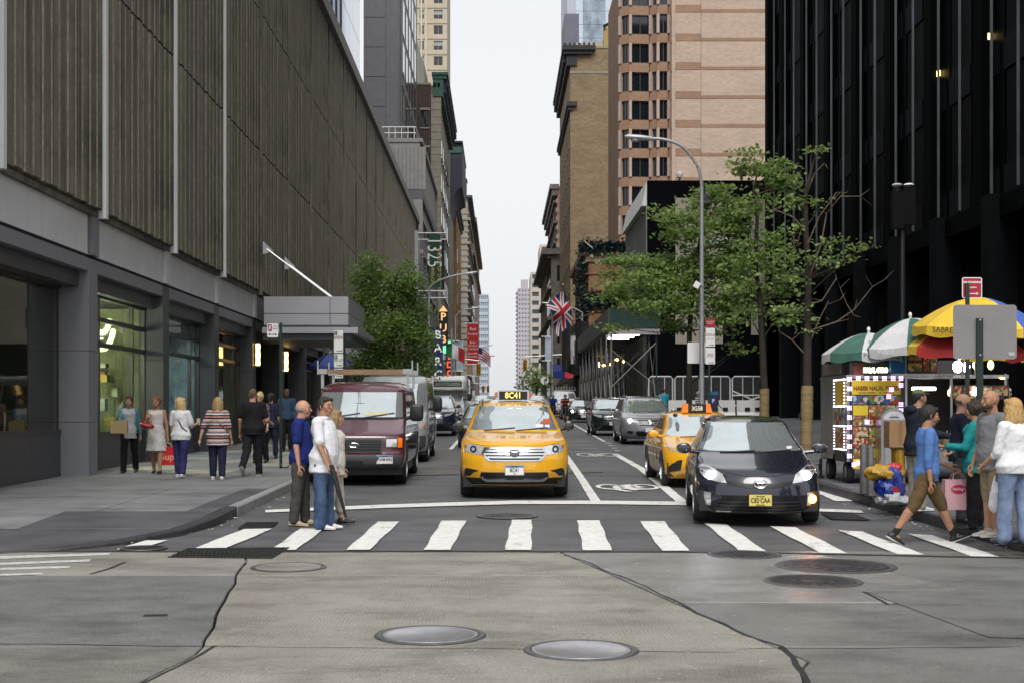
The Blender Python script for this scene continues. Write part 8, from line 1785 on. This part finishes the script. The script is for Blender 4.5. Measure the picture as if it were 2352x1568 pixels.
mb=MB();
for k in range(3):mb.prism([(-1.2,3.3),(1.3,6.2),(1.3,6.0),(-1.2,3.0)],8+k*14,18+k*14,'xz')
mb.build('awning',blackc,t)
chain=M('mesh_netting',(.02,.022,.026),.7)
Yb=80
for i,(xa,xb)in enumerate(((1490,1548),(1550,1610),(1612,1680),(1682,1757))):
 a,b=XX(xa,Yb),XX(xb,Yb);zb=1.55;h_=ZZ(864,Yb)-zb;t=thing('fence_panel',['white framed wire fence panel beside the scaffold shed','white framed wire fence panel behind the sky blue top','white framed wire fence panel behind the tall lamp post','white framed wire fence panel with crossed braces'][i],'fence',(a,Yb,zb),group='wire fence panels by the black building');w_=b-a-.08
 mb=MB();mb.tube([(0,0,0),(0,0,h_-.12),(.12,0,h_),(w_-.12,0,h_),(w_,0,h_-.12),(w_,0,0)],.04,8);mb.build('frame',white_pt,t,True)
 for k in(1,2):mb=MB();mb.tube([(w_*k/3,0,0),(w_*k/3,0,h_)],.025,6);mb.build('upright',white_pt,t)
 mb=MB()
 for k in range(int((w_+h_)/.16)):
  for sg in(0,1):
   c=k*.16;x0,z0,x1,z1=max(0,c-h_),min(h_,c),min(w_,c),max(0,c-w_)
   if sg:x0,x1=w_-x0,w_-x1
   mb.tube([(x0,.01,z0),(x1,.01,z1)],.006,3,cap=False)
 tag(mb.build('wire_mesh',steel,t),kind='stuff')
 if i==3:mb=MB();mb.tube([(.0,-.1,1.5),(w_,-.1,.7)],.05,6);mb.tube([(0,-.1,.6),(w_,-.1,1.25)],.05,6);mb.tube([(0,-.1,1.25),(w_,-.1,1.25)],.05,6);mb.build('brace',white_pt,t)
for i,(xa,xb)in enumerate(((1535,1610),(1620,1690),(1692,1765))):
 Y=77;a,b=XX(xa,Y),XX(xb,Y);zb=1.42;h_=ZZ(918,Y)-zb;t=thing('plastic_barrier','white slotted plastic barrier before the wire fence, '+['behind the silver minivan','behind the parking meter','beside the burlap wrapped trunks'][i],'barrier',(a,Y,zb),group='white plastic barriers');w_=b-a-.06
 mb=MB();mb.prism([(-.3,0),(.3,0),(.3,.2),(.13,.42),(.1,h_),(-.1,h_),(-.13,.42),(-.3,.2)],0,w_,'yz');mb.build('shell',white_pt,t)
 for k in(1,2):mb=MB();mb.box(w_*k/3-.14,w_*k/3+.14,-.19,-.09,.5,.68);mb.build('slot',black,t)
t=thing('litter_bin','dark square litter bin at the far left kerb','bin',(XX(1104,95),95,gz(95)));mb=MB();mb.prism([(-.4,0),(.4,0),(.45,1.1),(-.45,1.1)],0,.8,'xz');mb.build('case',bmp,t);mb=MB();mb.box(-.48,.48,-.04,.84,1.1,1.2);mb.build('lid',black,t)
def bollard(x,y,yt_,label):q=RG(x,y,.15);z=SZ(q.x,q.y);h_=(y-yt_)*q.y/FOC;t=thing('bollard',label,'bollard',(q.x,q.y,z),group='steel bollards by the cart');mb=MB();mb.lathe([(.058,0),(.058,h_-.06),(.05,h_-.02),(.02,h_),(.001,h_)],16);mb.build('post',M('bollard_steel',(.14,.14,.14),.5,.4,var=.3,vs=8),t,True);mb=MB();mb.lathe([(.11,0),(.11,.02),(.06,.025)],16);mb.build('base',black,t)
bollard(1983,1135,1017,'grey bollard at the kerb nearer to the dark hatchback');bollard(1999,1140,1021,'grey bollard at the kerb nearer to the rubbish bags')
# blue umbrellas on the hotel pavement
def umbrella(label,X,Y,z,R_,rise,cols,pole_z,tilt=(0,0),val=.16,n=8,lets=(),group='parasols'):
 t=thing('parasol',label,'umbrella',(X,Y,z),group=group);t.rotation_euler=(tilt[0],tilt[1],0)
 for k in range(n):
  a0,a1=2*math.pi*(k-.5)/n-math.pi/2,2*math.pi*(k+.5)/n-math.pi/2;rings=[]
  for i in range(7):
   f=i/6;r=R_*f;zz=rise*(1-f**1.7);row=[]
   for j in range(7):u=j/6;a=a0+(a1-a0)*u;sag=(1-(2*u-1)**2);rr=r*(1-.055*sag);row.append((rr*math.cos(a),rr*math.sin(a),zz-.05*sag*f*rise))
   rings.append(row)
  mb=MB();mb.add([p for r_ in rings for p in r_],[(i*7+j,i*7+j+1,(i+1)*7+j+1,(i+1)*7+j)for i in range(6)for j in range(6)]);pn=mb.build('panel',cols[k%len(cols)],t,True)
  e=rings[-1];mb=MB();lo=[(p[0]*1.01,p[1]*1.01,p[2]-val*(1+.15*math.sin(j*1.05)))for j,p in enumerate(e)];mb.add(list(e)+lo,[(j,j+1,8+j,7+j)for j in range(6)]);mb.build('valance',cols[k%len(cols)],pn,True)
 mb=MB();mb.tube([(0,0,rise+.08),(0,0,pole_z-z)],.022,8);mb.build('pole',white_pt,t);mb=MB();mb.ball((0,0,rise+.06),.035,.035,.05,8,6);mb.build('finial',white_pt,t,True)
 for k in range(n):a=2*math.pi*(k-.5)/n-math.pi/2;mb=MB();mb.tube([(0,0,rise-.02),(R_*.5*math.cos(a),R_*.5*math.sin(a),rise*.62),(R_*math.cos(a),R_*math.sin(a),-.01)],.007,4);mb.build('rib',steel,t)
 for(tx,sz,k,f,mt,dz)in lets:
  a=2*math.pi*k/n-math.pi/2;r=R_*f*(.965 if f<.99 else.99);zz=rise*(1-f**1.7)+dz;sl=0 if f>.99 else-math.atan2(R_*.25,rise*(.75**1.7-.5**1.7))
  o=text(tx,sz,mt,t,(r*math.cos(a)*1.012,r*math.sin(a)*1.012,zz+.012),rz=a+math.pi/2,rx=sl)
 return t
blu=M('parasol_blue',(.05,.08,.30),.7,var=.2,vs=2)
for k,(x,y,Y)in enumerate(((758,828,62),(783,832,70))):umbrella(['bright blue parasol behind the parking rules sign','blue parasol half hidden by the dense tree'][k],XX(x,Y),Y,ZZ(y+12,Y),.95,.55,[blu,M('parasol_navy',(.02,.02,.12),.7)],LZ(Y),group='blue parasols on the hotel pavement')
# ================================================================ food cart
CX,CY=6.46,26.0;cg=SZ(CX,CY);PX=FOC/CY
def fx(x):return XX(x,CY)-CX
def fz(y):return ZZ(y,CY)-cg
st_=M('brushed_stainless',(.36,.35,.34),.28,.9,var=.25,vs=3,st=(3,3,.4));cdk=M('cart_dark_panel',(.03,.028,.028),.4,var=.3);yel=M('menu_yellow',(.62,.44,.02),.45,var=.05);
def food(n,c,c2,vs=14):
 m=M(n,c,.5,var=0);nd,l=m.node_tree.nodes,m.node_tree.links;tc=nd.new('ShaderNodeTexCoord');vo=nd.new('ShaderNodeTexVoronoi');vo.inputs['Scale'].default_value=vs*1.6;l.new(tc.outputs['Object'],vo.inputs['Vector'])
 sp=nd.new('ShaderNodeSeparateColor');l.new(vo.outputs['Color'],sp.inputs[0]);r=nd.new('ShaderNodeValToRGB');r.color_ramp.interpolation='CONSTANT'
 cs=[c,[v*.35 for v in c],c2,(.5,.42,.3),(.30,.03,.015),(.06,.16,.03)]
 for i,k in enumerate(cs):
  e=r.color_ramp.elements[i]if i<2 else r.color_ramp.elements.new(i/6);e.position=i/6;e.color=(*k,1)
 l.new(sp.outputs[0],r.inputs[0]);l.new(r.outputs[0],nd['Principled BSDF'].inputs['Base Color']);return m
fd1=food('food_print_red',(.35,.06,.03),(.5,.32,.1));fd2=food('food_print_green',(.32,.14,.05),(.25,.3,.06));fd3=food('food_print_rice',(.45,.3,.12),(.4,.1,.04));fd4=food('drink_print',(.03,.06,.2),(.3,.4,.5),10);fd5=food('burger_print',(.30,.16,.05),(.5,.38,.2),9)
cart=thing('food_cart','stainless halal food cart covered in menu photos and glowing LED lights','food cart',(CX,CY,cg))
def cp(name,m,x0,x1,y0,y1,z0,z1,par=None):mb=MB();mb.box(x0,x1,y0,y1,z0,z1);return mb.build(name,m,par or cart)
Wc,Dc,zB,zT=fx(2316),2.1,.42,fz(818)
cp('floor_pan',cdk,0,Wc,.05,Dc,zB,zB+.12);cp('back_wall',cdk,0,Wc,Dc-.06,Dc,zB,zT);cp('roof',st_,-.02,Wc,-.02,Dc,fz(868),fz(860))
cp('end_wall',st_,0,.05,0,Dc,zB,fz(862));cp('end_wall',cdk,Wc-.05,Wc,0,Dc,zB,fz(862))
cp('front_panel',cdk,.05,fx(2078),0,.05,zB,fz(862));cp('counter_front',st_,fx(2078),Wc-.05,0,.06,zB,fz(1030));cp('counter_shelf',st_,fx(2078),Wc,-.25,.3,fz(1030),fz(1024))
cp('header',cdk,.05,fx(2078),-.02,.3,fz(860),fz(832));cp('exhaust_box',cdk,.0,.12,.25,1.8,fz(862),fz(818));cp('grille_screen',bmp,-.02,0,.3,1.75,fz(858),fz(824))
mb=MB()
for k in range(18):mb.box(-.035,-.02,.32,1.73,fz(856)+k*.012,fz(856)+k*.012+.006)
mb.build('louvre_strip',steel,cart)
for k in range(2):cp('end_sheet',st_,-.012,0,1.05+k*.52,1.55+k*.52,zB+.02,fz(866))
# menu photos on the end
for(y0,y1,za,zb_,m_)in((.12,.88,fz(930),fz(872),yel),(.12,.88,fz(976),fz(934),fd4),(.12,.86,fz(1030),fz(980),fd3),(.12,.86,fz(1060),fz(1034),cdk)):cp('menu_photo',m_,-.018,0,y0,y1,za,zb_)
# front menu board
z0=fz(1090);cols_=[fx(1958),fx(1994),fx(2030),fx(2066)]
cp('menu_sign',yel,fx(1956),fx(2068),-.02,0,fz(905),fz(872));cp('menu_photo',fd4,fx(1956),fx(2068),-.018,0,fz(927),fz(907))
for r_ in range(6):
 for c_ in range(3):cp('menu_photo',[fd1,fd2,fd3][(r_+c_*2)%3]if(r_+c_)%5 else yel,cols_[c_]+.008,cols_[c_+1]-.008,-.018,0,fz(953+r_*24.5),fz(930+r_*24.5))
brn=M('menu_brown_ink',(.12,.02,.01),.6,var=0)
text('HABIBI HALAL FOOD',.115,brn,cart,(fx(2012),-.024,fz(891)),sx=.78,bold=.003);text('WE ARE DIFFERENT   TRY OUR TASTE',.05,brn,cart,(fx(2012),-.024,fz(901)),sx=.78)
# lit header sign, blue bag, burger boards
cp('header_art',M('header_red',(.3,.03,.02),.5,var=.6,vs=5,c2=(.06,.04,.03)),fx(1960),fx(1984),-.03,-.02,fz(860),fz(834));cp('led_screen',M('led_screen_dark',(.01,.015,.01),.4),fx(1983),fx(2038),-.035,-.02,fz(862),fz(836))
hl_=M('led_letters',(1,1,.8),.5,em=(.95,1,.55),es=5,var=0);text('HALAL GYRO',.12,hl_,cart,(fx(2010),-.04,fz(850)),sx=.62,bold=.006)
for(xa,xb,m_)in((2083,2117,fd5),(2118,2134,fd1),(2135,2152,fd2)):cp('food_board',cdk,fx(xa),fx(xb),-.03,.03,fz(857),fz(804));cp('food_photo',m_,fx(xa)+.012,fx(xb)-.012,-.045,-.03,fz(852),fz(809))
for k in range(2):
 x=fx(2092+k*16);mb=MB();mb.prism([(x-.055,fz(826)),(x+.055,fz(826)),(x+.045,fz(815)),(x,fz(811)),(x-.045,fz(815))],-.05,-.046,'xz');mb.build('bun_top',M('bun',(.45,.25,.08),.5),cart);mb=MB();mb.box(x-.058,x+.058,-.05,-.046,fz(838),fz(828));mb.build('patty',M('patty',(.07,.025,.012),.6),cart);mb=MB();mb.prism([(x-.058,fz(836))]+[(x-.058+.0116*i,fz(836-(3 if i%2 else 0)))for i in range(1,10)]+[(x+.058,fz(836)),(x+.05,fz(839)),(x-.05,fz(839))],-.054,-.051,'xz');mb.build('mustard',M('mustard',(.6,.4,.02),.5),cart)
cp('awning_edge',st_,fx(2040),fx(2190),-.2,.0,fz(862),fz(858));cp('kebab_sign',cdk,fx(2186),Wc,-.04,0,fz(916),fz(884))
for(xa,xb)in((2187,2206),(2213,2236),(2242,2276),(2278,2312)):cp('food_photo',fd1,fx(xa),fx(xb),-.055,-.04,fz(908),fz(886))
for tx,x in(('CHICKEN',2197),('KEBAB',2224),('BEEF KEBAB',2268)):text(tx,.055,MATS['menu_yellow'],cart,(fx(x),-.05,fz(912)),sx=.7)
for x in(2080,2184,2308):cp('corner_post',st_,fx(x)-.02,fx(x)+.02,-.04,0,zB,fz(858))
tub=M('tube_cool_white',(1,1,1),.5,em=(.95,.9,1),es=14,var=0);mb=MB();mb.tube([(fx(2108),.35,fz(891)),(fx(2162),.35,fz(891))],.03,8);mb.build('tube_light',tub,cart)
led=M('violet_led',(1,1,1),.5,em=(.5,.32,1),es=4,var=0);lw=M('white_led',(1,1,1),.5,em=(.8,.8,1),es=3,var=0)
mb=MB()
def dots(x,z,m=0):
 for i in range(3):
  for j in range(3):mb.ball((x-.03+.03*i,-.045,z-.03+.03*j),.0095,.0095,.0095,6,4,m)
for k in range(9):dots(fx(1950),fz(870+k*22))
for k in range(1,6):dots(fx(1950+k*20),fz(868))
for y in(868,884,928,942,954):dots(fx(2068),fz(y))
for(x,y)in((2046,894),(2040,910),(1970,1062),(1960,1066),(2024,1066),(1990,968)):dots(fx(x),fz(y))
mb.build('led_strip',led,cart);mb=MB()
for(y0,y1,za,zb_)in((.1,.9,fz(932),fz(870)),(.1,.88,fz(1032),fz(978))):
 for k in range(13):y=y0+(y1-y0)*k/12;mb.ball((-.025,y,za),.012,.012,.012,6,4);mb.ball((-.025,y,zb_),.012,.012,.012,6,4)
 for k in range(9):z=za+(zb_-za)*k/8;mb.ball((-.025,y0,z),.012,.012,.012,6,4);mb.ball((-.025,y1,z),.012,.012,.012,6,4)
mb.build('led_strip',lw,cart)
mb=MB()
for(x,y,r)in((2196,842,.095),(2214,842,.08),(2239,898,.07)):mb.ball((fx(x),-.1,fz(y)),r,r,r*1.15,10,8)
mb.build('bulb',M('bulb_white',(1,1,1),.5,em=(1,.93,1),es=13,var=0),cart,True);mb=MB()
for(x,y)in((2238,838),(2272,838),(2201,815)):mb.ball((fx(x),-.08,fz(y)),.06,.05,.09,8,6)
mb.build('bulb',M('bulb_green',(.8,.9,.4),.5,em=(.7,.9,.3),es=2.5,var=0),cart,True);mb=MB();mb.ball((fx(2202),.5,fz(900)),.05,.05,.07,8,6);mb.ball((fx(2300),-.05,fz(868)),.05,.03,.02,8,6);mb.build('bulb',M('bulb_warm',(1,.6,.2),.5,em=(1,.6,.2),es=5,var=0),cart)
mb=MB()
for k in range(26):x=fx(2084)+rnd.uniform(0,1.7);h_=rnd.uniform(.14,.3);mb.lathe([(.001,0),(.032,0),(.032,h_*.65),(.014,h_*.8),(.014,h_),(.001,h_)],8,c=(x,rnd.uniform(-.2,.25),fz(1024)),mi=rnd.randrange(4))
tag(mb.build('sauce_bottle',[M('sauce_red',(.4,.02,.01),.3),M('sauce_yellow',(.55,.38,.03),.3),M('sauce_white',(.55,.55,.5),.3),M('bottle_green',(.03,.12,.05),.2)],cart,True),kind='stuff')
mb=MB();mb.box(.4,Wc-.3,.8,1.6,fz(1040),fz(1010));mb.box(fx(2110),fx(2170),.7,1.2,fz(1000),fz(962));mb.build('griddle',st_,cart)
for(x,y)in((.12,.2),(.12,1.6),(Wc-.2,.2)):mb=MB();mb.lathe([(.1,-.06),(.2,-.06),(.22,-.03),(.22,.03),(.2,.06),(.1,.06)],22,'x',(x,y+.15,.22));mb.build('wheel',rubber,cart,True);mb=MB();mb.lathe([(.001,-.065),(.11,-.065),(.11,.065),(.001,.065)],14,'x',(x,y+.15,.22));mb.build('rim',steel,cart)
mb=MB();mb.tube([(-.05,1.9,.42),(-.05,1.9,.08)],.03,6);mb.tube([(-.12,1.9,.3),(-.12,1.75,.3),(-.12,1.75,.2)],.014,5);mb.box(-.11,.01,1.84,1.96,0,.08);mb.build('jack',black,cart)
# things round the cart
q=Vector((fx(2024),-.62,0));t=thing('insulated_box','round topped steel food box standing in front of the menu board','box',(CX+fx(2036),CY-.5,cg));w_,h0=fx(2066)-fx(2008),fz(935)
mb=MB();n=12;pr=[(-w_/2,.3),(w_/2,.3)]+[(w_/2*math.cos(math.pi*k/n),h0-.22+.2*math.sin(math.pi*k/n))for k in range(n+1)];mb.prism(pr,0,.4,'xz');mb.build('shell',st_,t);mb=MB();mb.box(-w_/2+.07,w_/2-.03,-.012,0,.4,h0-.26);mb.build('door',M('box_door',(.30,.30,.33),.4,.3),t);mb=MB();mb.prism([(w_*.42*math.cos(math.pi*k/n),h0-.22+.15*math.sin(math.pi*k/n))for k in range(n+1)],-.012,0,'xz');mb.build('badge_panel',M('box_badge',(.5,.5,.55),.4),t)
mb=MB();mb.box(-.09,.09,-.016,-.013,h0-.19,h0-.175)
for k in range(5):mb.prism([(-.06+k*.025,h0-.17),(-.045+k*.025,h0-.17),(-.052+k*.025,h0-.13-.02*(k%2))],-.016,-.013,'xz')
mb.build('skyline_mark',blk_txt,t)
for sg in(-1,1):mb=MB();mb.box(sg*w_*.42-.02,sg*w_*.42+.02,.05,.35,0,.3);mb.build('leg',black,t)
Xb=RG(2062,1150,.15);t=thing('cardboard_box','brown cardboard box stacked on a covered stand beside the food box','box',(XX(2063,23.5),23.5,ZZ(1026,23.5)));mb=MB();mb.box(-.19,.19,-.15,.2,.003,.44);mb.build('carton',M('cardboard',(.26,.15,.07),.8,var=.12),t);mb=MB();mb.box(-.03,.03,-.154,-.15,.05,.44);mb.build('tape',M('brown_tape',(.2,.11,.05),.4),t)
zs=SZ(6.7,23.5);t=thing('covered_stand','narrow stand wrapped in shiny gold cloth under the cardboard box','stand',(XX(2063,23.5),23.5,zs));h_=ZZ(1026,23.5)-zs;mb=MB();mb.tube([(0,0,0),(0,0,h_*.4),(0,0,h_-.04),(0,0,h_)],[.13,.11,.12,.16],12);mb.build('gold_cloth',M('gold_drape',(.35,.2,.02),.35,.5,var=.6,vs=12,st=(1,1,.2),bump=.8,bs=14),t,True);mb=MB();mb.box(-.18,.18,-.16,.2,h_-.01,h_+.002);mb.build('top_board',black,t)
q=RG(2046,1158,.15);zs=SZ(q.x,q.y);t=thing('rubbish_pile','heap of blue yellow and clear rubbish bags at the kerb by the bollards','rubbish bags',(q.x,q.y,zs))
for(nm,m_,c,r_,sd)in(('blue_sack',M('shiny_blue_bag',(.012,.03,.22),.3,var=.3,vs=6,bump=.8,bs=16),(0,.02,.23),(.2,.18,.26),1),('yellow_sack',M('yellow_bag',(.5,.33,.03),.35,var=.4,vs=5,c2=(.3,.12,.02),bump=.9,bs=18),(-.05,.1,.46),(.26,.2,.14),2),('clear_sack',M('clear_bag',(.45,.45,.47),.2,var=.3,vs=8,bump=1,bs=22),(.02,-.04,.08),(.28,.2,.1),3),('red_wrapper',M('red_bag',(.45,.02,.03),.3,bump=.8,bs=14),(.05,.08,.55),(.12,.08,.07),4)):
 q_=MB();q_.ball(c,*r_,26,18);rr=random.Random(sd);q_.v=[tuple(Vector(v)+Vector(c)*0+(Vector(v)-Vector(c))*(.55*mnoise.noise(Vector(v)*5+Vector((sd*5,0,0)))+.3*mnoise.noise(Vector(v)*17)))for v in q_.v];q_.v=[(x,y,max(.004,z))for x,y,z in q_.v];q_.build(nm,m_,t,True)
mb=MB();mb.lathe([(.001,0),(.075,0),(.075,.004),(.001,.004)],18,'y',(0.02,-.175,.2));mb.build('round_mark',fw_,t);mb=MB();mb.prism([(.075*math.cos(a)+.02,.2+.075*math.sin(a))for a in[math.pi*k/10 for k in range(11)]],-.18,-.177,'xz');mb.build('red_half',fr_,t);
t=thing('blue_cool_bag','blue cloth bag with crumpled white paper standing on the cart roof','bag',(CX+fx(2058),CY-.04,cg+fz(858)));mb=MB();mb.prism(rrect(.27,.37,.04),-.1,.1,'xz');mb.build('bag_body',M('blue_cloth_bag',(.015,.12,.3),.8,var=.3,vs=9),t,loc=(0,0,.19));mb=MB();mb.ball((.02,0,.42),.1,.07,.07,10,7);mb.v=[tuple(Vector(v)+Vector((.02,0,.42))*0+Vector((mnoise.noise(Vector(v)*14),0,mnoise.noise(Vector(v)*14+Vector((5,0,0)))))*.06)for v in mb.v];mb.build('crumpled_paper',sgw,t)
pg=M('spring_green_canvas',(.04,.115,.09),.75,var=.2,vs=4);pw=M('spring_white_canvas',(.52,.52,.54),.75,var=.1,vs=4);ylw=M('canvas_yellow',(.66,.44,.03),.7,var=.12,vs=3);rdc=M('canvas_red',(.42,.03,.03),.7,var=.15,vs=3);blc=M('canvas_blue',(.06,.12,.42),.7,var=.15,vs=3)
gtx=M('canvas_black_ink',(.015,.02,.02),.7,var=0)
def pz(y,Y):return ZZ(y,Y)
umbrella('green and white spring water parasol over the left end of the food cart',XX(1995,26.6),26.6,pz(812,26.6),.88,.40,[pw,pg],cg+fz(868),lets=[('Poland Spring',.12,0,1.0,gtx,-.08),('Spring',.13,0,.7,M('canvas_grey_print',(.2,.28,.32),.7,var=0),0)],group='parasols over the food cart')
umbrella('green and white spring water parasol tilted in the middle of the row',XX(2096,26.1),26.1,pz(788,26.1),1.0,.47,[pg,pw],cg+fz(868),tilt=(R(4),R(-6)),lets=[('Poland\nSpring',.13,1,.68,MATS['canvas_grey_print'],0),('Poland',.12,-1,1.0,bw,-.08)],group='parasols over the food cart')
umbrella('yellow and red parasol drooping low behind the blank sign',XX(2215,25.1),25.1,pz(799,25.1),1.05,.5,[ylw,rdc,ylw,ylw,rdc,ylw,ylw,rdc],cg+fz(868),tilt=(R(5),R(3)),group='parasols over the food cart')
umbrella('yellow and blue parasol printed with black letters topmost behind the blank sign',XX(2246,24.8),24.8,pz(752,24.8),1.12,.54,[ylw,blc,ylw,ylw,rdc,ylw,ylw,ylw],cg+fz(868),tilt=(R(4),R(2)),lets=[('SABRETT',.14,-1,1.0,gtx,-.08)],group='parasols over the food cart')
for x,Y in((2246,24.8),(2225,25.9)):pass
